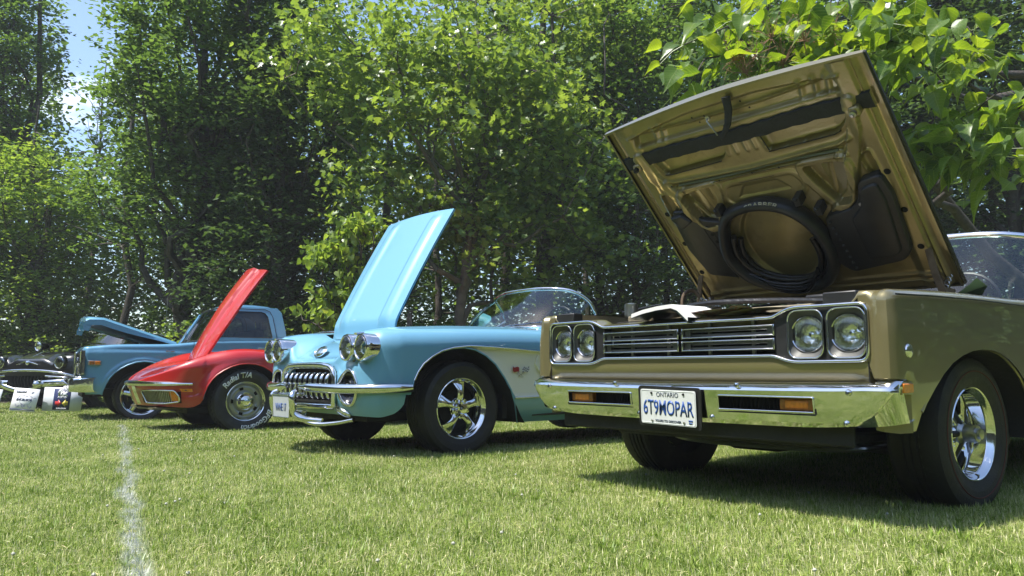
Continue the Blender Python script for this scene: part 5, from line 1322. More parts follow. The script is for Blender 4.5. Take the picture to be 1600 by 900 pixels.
# ------------------------------------------------------------------ red late-1960s sports car
RED = paint('bright_red_paint', (.44, .004, .004), metal=0, rough=.4, flake=.01)
def build_red():
    ox, oy, a = -3.3336, 8.9704, 3.78
    car = empty('sports_car', 'bright red low-nosed sports car with its hood stood up like a blade', 'car', (ox, oy, ground_z(ox, oy)), a)
    outline = [(.985, 0), (.984, .04), (.980, .10), (.972, .16), (.960, .22), (.944, .29), (.924, .36), (.898, .43), (.865, .50), (.828, .56), (.785, .62), (.74, .67), (.69, .715), (.64, .75), (.58, .785), (.52, .812), (.46, .832), (.43, .842)]
    arch = [(.43, .37), (.425, .41), (.395, .50), (.355, .565), (.31, .615), (.245, .660), (.17, .700), (.09, .725), (0, .735), (-.09, .727), (-.17, .705), (-.25, .66), (-.31, .61), (-.365, .54), (-.41, .46), (-.43, .38), (-.44, .30), (-.445, .22)]
    rear = [(-2.49 + b * .42, .22 + .46 * sqrt(max(0, 1 - b * b))) for b in [1, .97, .88, .75, .5, .25, 0, -.25, -.5, -.75, -.88, -.97, -1]]
    W = lambda x: interp(x, [(-3.5, .80), (-2.9, .86), (-2.49, .885), (-2.0, .86), (-1.3, .80), (-.7, .84), (-.2, .880), (.05, .885), (.3, .868), (.43, .842)])
    xs = [p[0] for p in arch][1:] + [-.48, -.55, -.7, -.9, -1.1, -1.3, -1.5, -1.7, -1.9, -2.05] + [p[0] for p in rear] + [-3.0, -3.2, -3.4, -3.5]
    outline += [(x, W(x)) for x in xs] + [(-3.6, .7), (-3.62, .4), (-3.62, 0)]
    def zlo(x, y):
        if x > .431: return interp(x, [(.43, .35), (.50, .295), (.58, .282), (.75, .29), (.99, .30)])
        if x >= -.446: return interp(x, sorted(arch))
        if -2.92 < x < -2.06: return interp(x, sorted(rear))
        return .22
    def crest(x): return interp(x, [(-3.6, .80), (-2.5, .92), (-1.6, .86), (-.9, .86), (-.25, .89), (.0, .897), (.25, .868), (.43, .815), (.55, .765), (.72, .68), (.85, .61), (.99, .535)])
    def valley(x): return interp(x, [(-3.6, .78), (-2.5, .84), (-1.6, .84), (-.7, .88), (-.3, .84), (0, .815), (.35, .775), (.55, .728), (.72, .672), (.85, .612), (.99, .530)])
    def zd(x, y):
        w = sstep(.42, .70, abs(y)); return valley(x) + (crest(x) - valley(x)) * w - .05 * sstep(.74, .92, abs(y)) * sstep(.9, .5, x)
    def wall(x, y, z):
        d = .09 * max(0, (.48 - z) / .25) ** 1.6
        if x > .431: d += .03 * sstep(.49, .45, z) * sstep(.52, .66, x)
        if x < .6 and z < .8:   # flared lip round the arch
            r = math.hypot(x, z - .35); d += .028 * sstep(.40, .50, r) * sstep(.66, .5, r) * (1 if abs(x) < .6 and z > .4 else 0)
        return d
    def rr(x, y): return .018 + .12 * sstep(.85, .35, x)
    def inner(x, y):
        if x > .30: return (.30, min(y * .85, .46))
        if x > -.60: return (x, .46)
        if x > -.72: return (x, 0)
        if x > -1.9: return (x, .62)
        return (max(x, -3.4), 0)
    G = car_body(outline, None, zlo, None, wall, rr, inner, zd, nwall=26, nround=8, ndeck=8)
    # grille mouth cut in the lower nose each side
    op = [(.30, .455), (.80, .455), (.80, .452), (.735, .335), (.36, .325)]
    def skip(i, j):
        A = G[i][j]; B = G[i + 1][j + 1]; y = (A[1] + B[1]) / 2; z = (A[2] + B[2]) / 2; x = (A[0] + B[0]) / 2
        return x > .62 and .30 < y < .71 and .330 < z < .455 and j < 26
    for s in (1, -1):
        body_mesh(G, s, skip).build('body', RED, car, smooth=40)
        for (ar, w_) in ((arch, .86), (rear, .86)):
            k = MB(); k.grid([[(p[0], s * w_, p[1]) for p in ar], [(p[0], s * .48, p[1]) for p in ar]]); k.build('wheel_well', UNDER, car)
        k = MB(); k.tube([(x, s * (W(x) - .09 * max(0, (.48 - z) / .25) ** 1.6 - .002), z + .003) for x, z in arch], .008, 6); k.build('arch_lip', RED, car)
        # sharp chrome bumper blade round the nose
        OX = sorted([(q[1], q[0]) for q in outline if q[0] > .43])
        ys = [0, .06, .14, .22, .30, .40, .50, .58, .66, .72, .77, .80, .815]
        rows = []
        for i, y in enumerate(ys):
            x = interp(y, OX); f = 1 - .55 * sstep(.60, .815, y)
            rows.append([(x - .02, s * y, .560 * 1 - .03 * (1 - f)), (x + .010, s * (y + .004), .556 - .03 * (1 - f)), (x + .026, s * (y + .01), .546 - .02 * (1 - f)), (x + .030, s * (y + .012), .528), (x + .022, s * (y + .01), .512 + .006 * (1 - f)), (x + .012, s * (y + .006), .505 + .012 * (1 - f)), (x - .02, s * y, .500 + .015 * (1 - f))])
        k = MB(); k.grid(rows); k.build('bumper', CHROME_SMOOTH, car, smooth=35)
        k = MB(); k.box((.90, s * .02, .50), (.1, .04, .02)); 
        # vertical guard and grille surround
        k = MB(); k.grid([[(interp(y, OX) + .012 - .05 * t ** 1.2, s * (y + .10 * t), .50 - .18 * t) for y in (.155, .17, .20, .225, .235)] for t in [q / 6 for q in range(7)]]); k.build('bumper_guard', CHROME_SMOOTH, car, smooth=60)
        def F(y, z, d): x = interp(y, OX); return (x - wall(x, y, z) - d, s * y, z)
        loopp = [F(.29, .455, -.004), F(.45, .46, -.004), F(.60, .46, -.004), F(.70, .457, -.004), F(.722, .40, -.004), F(.715, .345, -.004), F(.60, .325, -.004), F(.45, .325, -.004), F(.33, .33, -.004)]
        loop_trim(car, 'grille_surround', rounded([Vector(p) for p in loopp], .02, 3), .009, CHROME_SMOOTH)
        for q in range(12):
            z = .335 + .0108 * q; k = MB(); k.tube([F(.30, z, .012), F(.42, z, .012), F(.55, z, .012), F(.64, z, .012)], .0026, 5); k.build('grille_bar', CHROME_SMOOTH, car)
        for q in range(20):
            y = .30 + .345 * q / 19; k = MB(); k.tube([F(y, .333, .006), F(y + .012, .452, .006)], .0028, 5); k.build('grille_bar', STEEL, car)
        k = MB(); k.grid([[F(y, z, .045) for z in (.32, .47)] for y in (.28, .4, .5, .6, .72)]); k.build('grille_back', DARKSLOT, car)
        k = MB(); k.grid([[F(y, z, .008) for z in (.350, .448)] for y in (.645, .67, .695, .708)]); k.build('parking_lamp', AMBER, car)
        # amber side marker
        M = frame((.655, s * (.742 + .004), .468), (-.62, s * .78, 0) if s > 0 else (.62, .78, 0), (0, 0, 1))
        ex = Vector((-.62 * 1, s * .50, 0)).normalized()
        k = MB(); y0 = W(.43)
        k.v = []; P1 = F(.745, .478, -.006); P2 = F(.80, .478, -.006); P3 = F(.80, .446, -.006); P4 = F(.745, .446, -.006)
        k.prism([P1, P2, P3, P4], (-.004, -s * .006, 0)); sm = k.build('side_marker', AMBER, car)
        c_ = (Vector(P1) + Vector(P3)) / 2; k = MB(); k.box(c_ + Vector((.002, s * .002, 0)), (.02, .012, .008)); k.build('marker_slot', BLACK, sm)
    k = MB(); k.box((.70, 0, .27), (.30, 1.1, .02)); k.tube([(.80, -.5, .275), (.88, 0, .27), (.80, .5, .275)], .012, 6); k.build('lower_valance', mat('dusty_olive_valance', (.09, .08, .04), rough=.5), car)
    # raised hood: tapered panel with a raised centre bulge, hinged at the nose
    h0 = Vector((.335, 0, .795)); tipv = Vector((-.31, 0, 1.845)); hd = tipv - h0; L = hd.length; hd.normalize(); hn = Vector((hd.z, 0, -hd.x))
    def HP(u, v, n=0): return h0 + hd * v + Vector((0, 1, 0)) * u + hn * n
    h = MB(); nu, nv_ = 56, 36; P = []
    for i in range(nu + 1):
        U = -1 + 2 * i / nu; row = []
        for j in range(nv_ + 1):
            t = j / nv_; w_ = .36 + .09 * sstep(0, .5, t)
            u = U * w_; v = L * t * (1.0 - .02 * (abs(U) ** 2.5) * t) ; n = .03 * (1 - U * U) - .07 * (t - .5) ** 2 * 1.5
            hw = .10 + .05 * t; n += .045 * sstep(hw + .035, hw - .01, abs(u)) * sstep(-.05, .55, t)
            row.append(HP(u, v, n))
        P.append(row)
    h.grid(P); rim = [P[i][0] for i in range(nu + 1)] + [P[nu][j] for j in range(1, nv_ + 1)] + [P[i][nv_] for i in reversed(range(nu))] + [P[0][j] for j in reversed(range(1, nv_))]
    h.grid([rim, [p - hn * .022 for p in rim]], cv=True); hood = h.build('hood', RED, car, smooth=40)
    k = MB(); k.grid([[p - hn * .018 for p in r] for r in P]); k.build('hood_lining', BLACK, hood)
    k = MB(); k.box((-.15, 0, .60), (.9, .9, .3)); k.build('engine_bay', UNDER, car)
    # low windshield and cabin (top down)
    base = spline([(-.95, -.62, .87), (-.72, -.45, .875), (-.62, 0, .88), (-.72, .45, .875), (-.95, .62, .87)], 5); topc = spline([(-1.32, -.52, 1.10), (-1.22, -.36, 1.13), (-1.18, 0, 1.14), (-1.22, .36, 1.13), (-1.32, .52, 1.10)], 5)
    k = MB(); k.grid([[base[i].lerp(topc[i], t / 3) for t in range(4)] for i in range(len(base))]); k.build('windshield', GLASS, car, smooth=60)
    loop_trim(car, 'windshield_frame', [base[0]] + topc + [base[-1]], .014, CHROME_SMOOTH, closed=False)
    for s in (1, -1):
        k = MB(); k.box((-1.7, s * .30, .62), (.16, .46, .5)); k.box((-1.45, s * .30, .45), (.5, .46, .16)); k.build('seat', BLACK, car, bevel=.04)
    u = MB(); u.box((-1.3, 0, .24), (3.6, 1.0, .06)); u.box((-1.3, 0, .32), (1.4, 1.55, .18)); u.box((-.40, 0, .46), (.04, 1.45, .4)); u.build('underbody', UNDER, car)
    for s in (1, -1):
        # lettering runs clockwise round the sidewall as read from outside
        wheel(car, 'wheel', (0, s * .86, .340), .342, .23, s, 'rally', .205, text=[('Radial T/A', .078, pi / 2 + s * .42 * 0 + .42 * (1 if s > 0 else -1), False), ('BFGoodrich', .078, -1.05 if s > 0 else -pi + 1.05, False)])
        wheel(car, 'wheel', (-2.49, s * .86, .340), .342, .23, s, 'rally', .205)
    return car
build_red()
# ------------------------------------------------------------------ blue pickup truck
TRUCKBLUE = paint('medium_blue_paint', (.12, .32, .50), metal=.1, rough=.4, flake=.03)
def build_truck():
    ox, oy, a = -5.594, 11.543, 3.70
    gz = ground_z(ox, oy)
    car = empty('pickup_truck', 'lowered medium blue 1960s pickup truck with its hood partly raised', 'truck', (ox, oy, gz), a)
    outline = [(.735, 0), (.735, .2), (.735, .4), (.735, .6), (.735, .75), (.735, .84), (.733, .90), (.725, .935), (.70, .955), (.66, .962), (.60, .966)]
    arch = [(.492, .36), (.488, .40), (.455, .50), (.41, .59), (.355, .655), (.28, .715), (.20, .760), (.10, .798), (.0, .812), (-.10, .802), (-.20, .77), (-.30, .715), (-.37, .65), (-.42, .57), (-.455, .47), (-.47, .38), (-.475, .31)]
    W = lambda x: interp(x, [(-4.2, .96), (-2.0, .965), (-.4, .975), (0, .982), (.3, .978), (.6, .966)])
    xs = [.55, .51] + [p[0] for p in arch] + [-.50, -.6, -.7, -.85, -1.0, -1.2, -1.4, -1.6, -1.8, -1.93, -1.97]
    outline += [(x, W(x)) for x in xs] + [(-2.0, .94), (-2.01, .6), (-2.01, 0)]
    def zlo(x, y):
        if x > .73: return .60
        if x > .493: return .375
        if x >= -.476: return interp(x, sorted(arch))
        return .31
    def zd(x, y): return interp(x, [(-2.1, 1.16), (-.9, 1.125), (-.6, 1.09), (-.3, 1.062), (.3, 1.048), (.75, 1.005)]) + .02 * (1 - min(1, abs(y)))
    def wall(x, y, z):
        if y < .9: return 0
        d = .05 * max(0, (.56 - z) / .25) ** 1.5 + .016 * sstep(.93, .99, z)
        r = math.hypot(x, (z - .33) * 1.0)
        if x < .73: d += .012 * sstep(.52, .56, r) * (sstep(1.2, .9, r))
        if x < .73: d += .012 * sstep(.46, .56, z) * sstep(.5, .6, abs(x))
        return d
    def rr(x, y): return .05 if y > .85 else .03
    def inner(x, y):
        if x > .60: return (.60, min(y, .80))
        if x > -.44: return (x, .80)
        if x > -.72: return (x, 0)
        return (x, .80) if x > -1.9 else (-1.9, .80 if y > .5 else y)
    G = car_body(outline, None, zlo, None, wall, rr, inner, zd, nwall=28, nround=6, ndeck=5)
    def skip(i, j):
        A = G[i][j]; B = G[i + 1][j + 1]; x = (A[0] + B[0]) / 2; z = (A[2] + B[2]) / 2; y = (A[1] + B[1]) / 2
        return x > .728 and .62 < z < .96 and y < .90
    for s in (1, -1):
        body_mesh(G, s, skip).build('body', TRUCKBLUE, car, smooth=36)
        k = MB(); k.grid([[(p[0], s * .955, p[1]) for p in arch], [(p[0], s * .55, p[1]) for p in arch]]); k.build('wheel_well', UNDER, car)
        k = MB(); k.tube([(x, s * (W(x) - .05 * max(0, (.56 - z) / .25) ** 1.5 + .002), z + .006) for x, z in arch], .010, 6); k.build('arch_lip', TRUCKBLUE, car)
        # headlight bezel, lamp and its chrome side edge
        k = MB(); k.grid([[(.742, s * .905, z) for z in (.62, .97)], [(.762, s * .925, z) for z in (.63, .965)], [(.745, s * .958, z) for z in (.64, .96)], [(.715, s * .968, z) for z in (.64, .96)]]); k.build('bezel_edge', CHROME_SMOOTH, car, smooth=60)
        loop_trim(car, 'headlight_bezel', rounded([Vector((.745, s * .90, .965)), Vector((.745, s * .60, .965)), Vector((.745, s * .60, .63)), Vector((.745, s * .90, .63))], .02, 3), .012, CHROME_SMOOTH)
        k = MB(); k.box((.70, s * .75, .80), (.01, .32, .34)); k.build('bezel_plate', SATIN, car)
        h = headlamp(car, 'headlight', (.735, s * .75, .83), .088, ring=.016)
        k = MB(); k.box((.565, s * .972, .795), (.060, .016, .046)); k.build('side_marker', AMBER, car, bevel=.004)
        k = MB(); k.box((.630, s * .970, .795), (.060, .014, .046)); k.build('side_reflector', AMBERDARK, car, bevel=.004)
        k = MB(); k.box((.60, s * .968, .795), (.155, .012, .062)); k.build('marker_bezel', STEEL, car, bevel=.004)
        for (i, t) in ((0, -.30), (1, -.36)):
            k = MB(); k.box((t, s * .975, .965 - .006 * i), (.05, .012, .014)); k.build('badge_bar', STEEL, car)
        # door cut lines and handle
        for x in (-.64, -1.72):
            k = MB(); k.box((x, s * (W(x) - .006), .74), (.007, .012, .74)); k.build('door_gap', BLACK, car)
        k = MB(); k.box((-1.60, s * .985, 1.02), (.13, .02, .02)); k.build('door_handle', CHROME_SMOOTH, car, bevel=.005)
    for i in range(6):
        k = MB(); k.box((.715, 0, .66 + .055 * i), (.02, 1.2, .012)); k.build('grille_bar', CHROME_SMOOTH, car)
    k = MB(); k.box((.73, 0, .81), (.03, 1.2, .05)); k.build('grille_centre_bar', CHROME_SMOOTH, car, bevel=.01)
    k = MB(); k.box((.66, 0, .80), (.01, 1.3, .36)); k.build('grille_back', DARKSLOT, car)
    # chrome bumper
    rows = []
    for y in [-.985, -.98, -.95, -.90, -.8, -.5, 0, .5, .8, .90, .95, .98, .985]:
        X = interp(abs(y), [(0, .90), (.75, .885), (.90, .865), (.95, .84), (.98, .78), (.985, .60)])
        rows.append([(X - .07, y, .405), (X - .02, y, .41), (X, y, .44), (X + .004, y, .50), (X + .002, y, .56), (X - .008, y, .585), (X - .03, y, .598), (X - .09, y, .598)])
    k = MB(); k.grid(rows); k.build('bumper', CHROME, car, smooth=35)
    # cab: pillars, roof, screens, side windows
    Wc = .90
    def side_pt(x, z, s): # tumblehome
        return (x, s * (Wc + .03 - .22 * max(0, z - 1.14) ** 1.0), z)
    roof = []
    prof = [(-.985, 1.60), (-1.02, 1.645), (-1.10, 1.678), (-1.25, 1.698), (-1.5, 1.70), (-1.70, 1.685), (-1.82, 1.655), (-1.885, 1.60), (-1.90, 1.56)]
    for x, z in prof:
        w_ = .800 if z < 1.62 else .80
        roof.append([(x, y, z - (.03 * (abs(y) / .8) ** 4) - (.055 if abs(y) > .79 else 0)) for y in (-.81, -.80, -.77, -.70, -.5, -.25, 0, .25, .5, .70, .77, .80, .81)])
    k = MB(); k.grid(roof); k.build('roof', TRUCKBLUE, car, smooth=50)
    for s in (1, -1):
        def ringloop(P): return [Vector(side_pt(x, z, s)) for x, z in P]
        outer = [(-.70, 1.12), (-1.00, 1.585), (-1.05, 1.64), (-1.84, 1.64), (-1.905, 1.57), (-1.955, 1.30), (-1.975, 1.12)]
        win = [(-.85, 1.175), (-1.10, 1.555), (-1.14, 1.575), (-1.60, 1.575), (-1.66, 1.555), (-1.70, 1.50), (-1.76, 1.185), (-1.75, 1.175)]
        # panel with a window opening: bridge two loops
        def res(P, n):
            P = [Vector((x, z, 0)) for x, z in P]; P = P + [P[0]]; Ls = [0]
            for i in range(1, len(P)): Ls.append(Ls[-1] + (P[i] - P[i - 1]).length)
            return P, Ls
        c = Vector((-1.38, 1.37)); 
        def hit(P, th):
            d = Vector((cos(th), sin(th))); best = 9
            for i in range(len(P)):
                a_ = Vector(P[i]); b_ = Vector(P[(i + 1) % len(P)]); e = b_ - a_; den = d.x * e.y - d.y * e.x
                if abs(den) < 1e-9: continue
                w_ = a_ - c; t = (w_.x * e.y - w_.y * e.x) / den; u_ = (w_.x * d.y - w_.y * d.x) / den
                if t > 0 and -1e-6 <= u_ <= 1 + 1e-6: best = min(best, t)
            return (c.x + d.x * best, c.y + d.y * best)
        ths = [2 * pi * i / 120 for i in range(120)] + [atan2(p[1] - c.y, p[0] - c.x) % (2 * pi) for p in outer + win]; ths = sorted(set(round(t, 5) for t in ths))
        O = [side_pt(*hit(outer, t), s) for t in ths]; I = [side_pt(*hit(win, t), s) for t in ths]
        I2 = [(p[0], p[1] - s * .045, p[2]) for p in I]
        k = MB(); k.grid([O, I, I2], cv=True); k.build('cab_side', TRUCKBLUE, car, smooth=40)
        k = MB(); k.tube([Vector(p) + Vector((0, -s * .012, 0)) for p in I], .010, 6, closed=True); k.build('window_seal', BLACK, car)
        k = MB(); k.poly([(p[0], p[1] - s * .02, p[2]) for p in I]); k.build('side_window', DARKGLASS, car)
        k = MB(); k.tube([side_pt(-1.0, 1.18, s), side_pt(-1.03, 1.50, s)], .008, 6); k.build('vent_divider', BLACK, car)
        # door frame line
        dl = [(-.80, 1.14), (-1.065, 1.60), (-1.10, 1.612), (-1.66, 1.612), (-1.73, 1.58), (-1.77, 1.50), (-1.83, 1.14)]
        k = MB(); k.tube([Vector(side_pt(x, z, s)) + Vector((0, s * .001, 0)) for x, z in dl], .005, 5); k.build('door_gap', BLACK, car)
        # round mirror on its arm
        k = MB(); k.tube([(-.90, s * .93, 1.12), (-.93, s * 1.08, 1.25), (-.93, s * 1.10, 1.30)], .008, 6); k.lathe([(.07, .02), (.075, 0), (.06, -.02), (.001, -.03)], (-.93, s * 1.10, 1.33), (-1, 0, 0), 20); k.build('door_mirror', CHROME_SMOOTH, car)
    # windshield + rear window
    wb = spline([(-.80, -.80, 1.13), (-.72, -.6, 1.125), (-.69, 0, 1.125), (-.72, .6, 1.125), (-.80, .80, 1.13)], 4); wt = spline([(-1.06, -.745, 1.60), (-1.01, -.6, 1.615), (-.985, 0, 1.62), (-1.01, .6, 1.615), (-1.06, .745, 1.60)], 4)
    k = MB(); k.grid([[wb[i].lerp(wt[i], t / 3) for t in range(4)] for i in range(len(wb))]); k.build('windshield', DARKGLASS, car, smooth=60)
    loop_trim(car, 'windshield_seal', list(wb) + list(reversed(wt)), .014, BLACK)
    k = MB()
    for s in (1, -1): k.tube([(-.74, s * .86, 1.12), (-1.02, s * .77, 1.60)], .036, 8, sx=.8)
    k.build('windshield_pillar', TRUCKBLUE, car)
    k = MB(); k.grid([[(-1.965, -.80, 1.14), (-1.90, -.76, 1.60)], [(-1.965, -.55, 1.14), (-1.90, -.55, 1.60)]]); k.grid([[(-1.965, .80, 1.14), (-1.90, .76, 1.60)], [(-1.965, .55, 1.14), (-1.90, .55, 1.60)]]); k.grid([[(-1.965, -.8, 1.10), (-1.95, -.8, 1.22)], [(-1.965, .8, 1.10), (-1.95, .8, 1.22)]]); k.grid([[(-1.91, -.76, 1.50), (-1.895, -.76, 1.61)], [(-1.91, .76, 1.50), (-1.895, .76, 1.61)]])
    k.build('cab_back', TRUCKBLUE, car)
    k = MB(); k.grid([[(-1.95, -.55, 1.22), (-1.91, -.55, 1.50)], [(-1.95, .55, 1.22), (-1.91, .55, 1.50)]]); k.build('rear_window', DARKGLASS, car)
    k = MB(); k.box((-1.62, 0, .95), (.16, 1.4, .75)); k.box((-1.4, 0, .72), (.5, 1.4, .2)); k.build('bench_seat', mat('dark_bench_vinyl', (.03, .03, .032), rough=.5), car, bevel=.05)
    k = MB(); k.box((-1.3, 0, .55), (1.3, 1.7, .05)); k.box((-.82, 0, 1.02), (.16, 1.6, .16)); k.build('cab_floor', BLACK, car)
    k = MB(); k.tube([(-1.15 - .08 * sin(t), .38 + .19 * cos(t), 1.16 + .15 * sin(t)) for t in [2 * pi * i / 20 for i in range(20)]], .012, 6, closed=True); k.build('steering_wheel', BLACK, car)
    for y in (-.35, .25):
        k = MB(); k.tube([(-.66, y, 1.12), (-.72, y - .05, 1.16), (-.80, y - .34, 1.30)], .006, 6); k.tube([(-.70, y - .28, 1.16), (-.86, y - .38, 1.42)], .008, 4); k.build('wiper', STEEL, car)
    k = MB(); k.tube([(-.50, -.86, 1.06), (-.52, -.86, 1.90)], .004, 5); k.build('aerial', STEEL, car)
    # hood: deep pressed shell, hinged at the cowl, half raised
    h0 = Vector((-.43, 0, 1.075)); tipv = Vector((.66, 0, 1.445)); hd = tipv - h0; L = hd.length; hd.normalize(); hn = Vector((-hd.z, 0, hd.x))
    def HP(u, v, n=0): return h0 + hd * v + Vector((0, 1, 0)) * u + hn * n
    secs = []
    for j in range(15):
        t = j / 14; v = L * t + (.0); drop = .055 * sstep(.86, 1, t)
        ww = .80; sd = .03 + .055 * sstep(0, .7, t)
        sec = [(-ww - .012, -sd), (-ww - .008, -.008), (-ww + .02, .018), (-ww + .10, .030), (-.45, .046), (-.15, .056), (0, .050), (.15, .056), (.45, .046), (ww - .10, .030), (ww - .02, .018), (ww + .008, -.008), (ww + .012, -sd)]
        secs.append([HP(u, v + (.05 * (1 - (abs(u) / .8) ** 2) * sstep(.8, 1, t)), n - drop + (.0)) for u, n in sec])
    k = MB(); k.grid(secs)
    front = secs[-1]; k.grid([front, [p + hd * .035 - hn * .035 for p in front], [p + hd * .02 - hn * .085 for p in front], [p - hd * .05 - hn * .075 for p in front]])
    hood = k.build('hood', TRUCKBLUE, car, smooth=40)
    k = MB(); k.grid([[HP(u, L * t, -.03 - .03 * t) for u in (-.78, -.4, 0, .4, .78)] for t in (0, .3, .6, .93)]); k.build('hood_lining', BLACK, hood)
    k = MB(); k.box(HP(.55, L - .05, -.09), (.10, .20, .05)); k.build('hood_latch_bracket', TRUCKBLUE, hood, bevel=.01)
    k = MB(); k.box((.1, 0, .78), (.9, 1.2, .5)); k.build('engine_bay', UNDER, car)
    k = MB(); k.lathe([(.12, 0), (.12, .06), (.05, .07), (.001, .08)], (.1, .3, 1.02), (0, 0, 1), 20); k.build('air_cleaner', STEEL, car)
    # bed
    for s in (1, -1):
        k = MB(); k.box((-3.0, s * .93, .74), (1.95, .06, .62)); k.build('bed_side', TRUCKBLUE, car, bevel=.02)
    k = MB(); k.box((-3.0, 0, .55), (1.95, 1.8, .06)); k.build('bed_floor', BLACK, car); k = MB(); k.box((-3.97, 0, .74), (.05, 1.86, .6)); k.build('tailgate', TRUCKBLUE, car)
    u = MB(); u.box((-1.5, 0, .38), (4.4, .9, .1)); u.box((-1.25, 0, .42), (1.45, 1.80, .14)); u.box((-.47, 0, .6), (.05, 1.6, .5)); u.box((.55, 0, .45), (.05, 1.5, .2)); u.build('underbody', UNDER, car)
    for s in (1, -1):
        wheel(car, 'wheel', (0, s * .88, .345), .350, .24, s, 'five', .262)
        wheel(car, 'wheel', (-2.92, s * .88, .345), .350, .24, s, 'five', .262)
    return car
build_truck()
# ------------------------------------------------------------------ black 1950s sedan at the far left and the show boards before it
def build_black():
    a = 4.40; Z = 13.4; X = (99 - 800) / 1208.3 * Z
    c_, s_ = cos(a), sin(a); ox = X - .80 * c_ + .68 * s_; oy = Z - .80 * s_ - .68 * c_
    gz = ground_z(ox, oy)
    car = empty('vintage_sedan', 'black 1950s sedan with bullet bumper guards and a chrome spotlight at far left', 'car', (ox, oy, gz), a)
    outline = [(.86, 0), (.86, .1), (.858, .2), (.853, .3), (.845, .4), (.835, .5), (.825, .6), (.815, .7), (.80, .78), (.77, .85), (.72, .90), (.64, .935), (.5, .95)]
    arch = [(.42, .32), (.41, .42), (.36, .55), (.28, .64), (.15, .71), (0, .73), (-.15, .71), (-.28, .64), (-.36, .55), (-.41, .42), (-.42, .32)]
    W = lambda x: interp(x, [(-4.2, .9), (-3, .96), (0, .97), (.5, .95)])
    xs = [p[0] for p in arch] + [-.5, -.8, -1.1, -1.4, -1.8, -2.2, -2.6, -3.0, -3.4, -3.8, -4.0]
    outline += [(x, W(x)) for x in xs] + [(-4.15, .8), (-4.2, .5), (-4.2, 0)]
    def zlo(x, y):
        if -.421 <= x <= .421: return interp(x, sorted(arch))
        return .60 if x > .75 and y < .7 else .34
    def zd(x, y):
        f = interp(x, [(-4.3, .85), (-2.5, 1.0), (-.8, 1.02), (0, 1.00), (.5, .985), (.75, .965), (.9, .94)]); h = interp(x, [(-4.3, .84), (-.9, 1.07), (-.2, 1.06), (.3, 1.03), (.6, .985), (.75, .93), (.87, .83)])
        v = interp(x, [(-.9, .98), (.3, .93), (.7, .86), (.87, .78)]) if x > -.9 else 1.0
        y = abs(y); hb = sstep(.50, .30, y); fb = sstep(.50, .66, y) * (1 - .10 * sstep(.8, .95, y))
        return v + (h - v) * hb + (f - v) * fb
    def wall(x, y, z): return .05 * max(0, (.5 - z) / .2) + .02 * sstep(.7, .9, z)
    G = car_body(outline, None, zlo, None, wall, lambda x, y: .08 + .05 * sstep(.6, .8, y), lambda x, y: (.45, y * .7) if x > .45 else (x, 0), zd, nwall=20, nround=7, ndeck=16)
    for s in (1, -1):
        body_mesh(G, s).build('body', BLACKGLOSS, car, smooth=50)
        k = MB(); k.grid([[(p[0], s * .95, p[1]) for p in arch], [(p[0], s * .5, p[1]) for p in arch]]); k.build('wheel_well', UNDER, car)
        h = headlamp(car, 'headlight', (.845, s * .68, .830), .090, ring=.018, depth=.06)
        k = MB(); k.lathe([(.10, .012), (.112, .006), (.118, -.02), (.12, -.12)], (.84, s * .68, .830), (1, 0, 0), 28); k.build('headlight_tube', BLACKGLOSS, car, smooth=60)
        # bumper with a bullet guard
        pts = spline([(.97, s * .30, .47), (1.00, s * .55, .475), (.97, s * .78, .49), (.88, s * .93, .50), (.70, s * 1.00, .50), (.45, s * 1.01, .50)], 4)
        k = MB(); k.tube(pts, .042, 12, sx=1.3, sy=.6); k.build('bumper_bar', CHROME_SMOOTH, car, smooth=60)
        k = MB(); k.lathe([(.001, .105), (.03, .10), (.052, .075), (.066, .035), (.070, 0), (.068, -.10), (.05, -.16), (.001, -.2)], (1.02, s * .46, .465), (1, 0, 0), 24); k.build('bullet_guard', CHROME_SMOOTH, car, smooth=60)
        k = MB(); k.tube(spline([(1.0, s * .44, .45), (.98, s * .30, .40), (.95, s * .15, .36), (.93, 0, .345)], 4), .035, 10, sx=1.2, sy=.7); k.build('lower_bumper', CHROME_SMOOTH, car, smooth=60)
        k = MB(); k.tube(spline([(.90, 0, .700), (.895, s * .35, .690), (.875, s * .65, .665), (.83, s * .84, .63), (.74, s * .93, .60)], 5), .024, 10, sx=1.0, sy=.8); k.build('grille_lip', CHROME_SMOOTH, car, smooth=60)
        k = MB(); k.tube(spline([(.90, s * .46, .60), (.885, s * .7, .585), (.84, s * .86, .575), (.74, s * .94, .565)], 4), .018, 8); k.build('wing_bar', CHROME_SMOOTH, car, smooth=60)
    k = MB(); k.grid([[(.80, y, z) for z in (.36, .68)] for y in (-.85, .85)]); k.build('grille_cavity', DARKSLOT, car)
    for i in range(9):
        y = -.30 + .075 * i; k = MB(); k.tube([(.82, y, .42), (.85, y, .53), (.83, y, .64)], .012, 6); k.build('grille_rib', BLACK, car)
    k = MB(); k.lathe([(.001, .03), (.03, .022), (.045, 0)], (.875, 0, .830), (1, 0, .2), 20); k.tube([(.87, 0, .84), (.885, -.12, .825), (.88, -.25, .795)], [.018, .014, .004], 6); k.tube([(.87, 0, .84), (.885, .12, .825), (.88, .25, .795)], [.018, .014, .004], 6); k.build('winged_emblem', CHROME_SMOOTH, car)
    k = MB(); k.tube(spline([(.78, 0, .935), (.60, 0, 1.01), (.45, 0, 1.045)], 4), [.006] * 4 + [.012] * 4 + [.004], 6); k.build('hood_ornament', CHROME_SMOOTH, car)
    # spotlight
    sp = Vector((-.12, .30, 1.10)); k = MB(); k.lathe([(.001, -.22), (.03, -.21), (.06, -.14), (.078, -.05), (.080, 0)], (.45, -.27, 1.135), (1, -.1, 0), 24); so = k.build('spotlight', BLACKGLOSS, car, smooth=60)
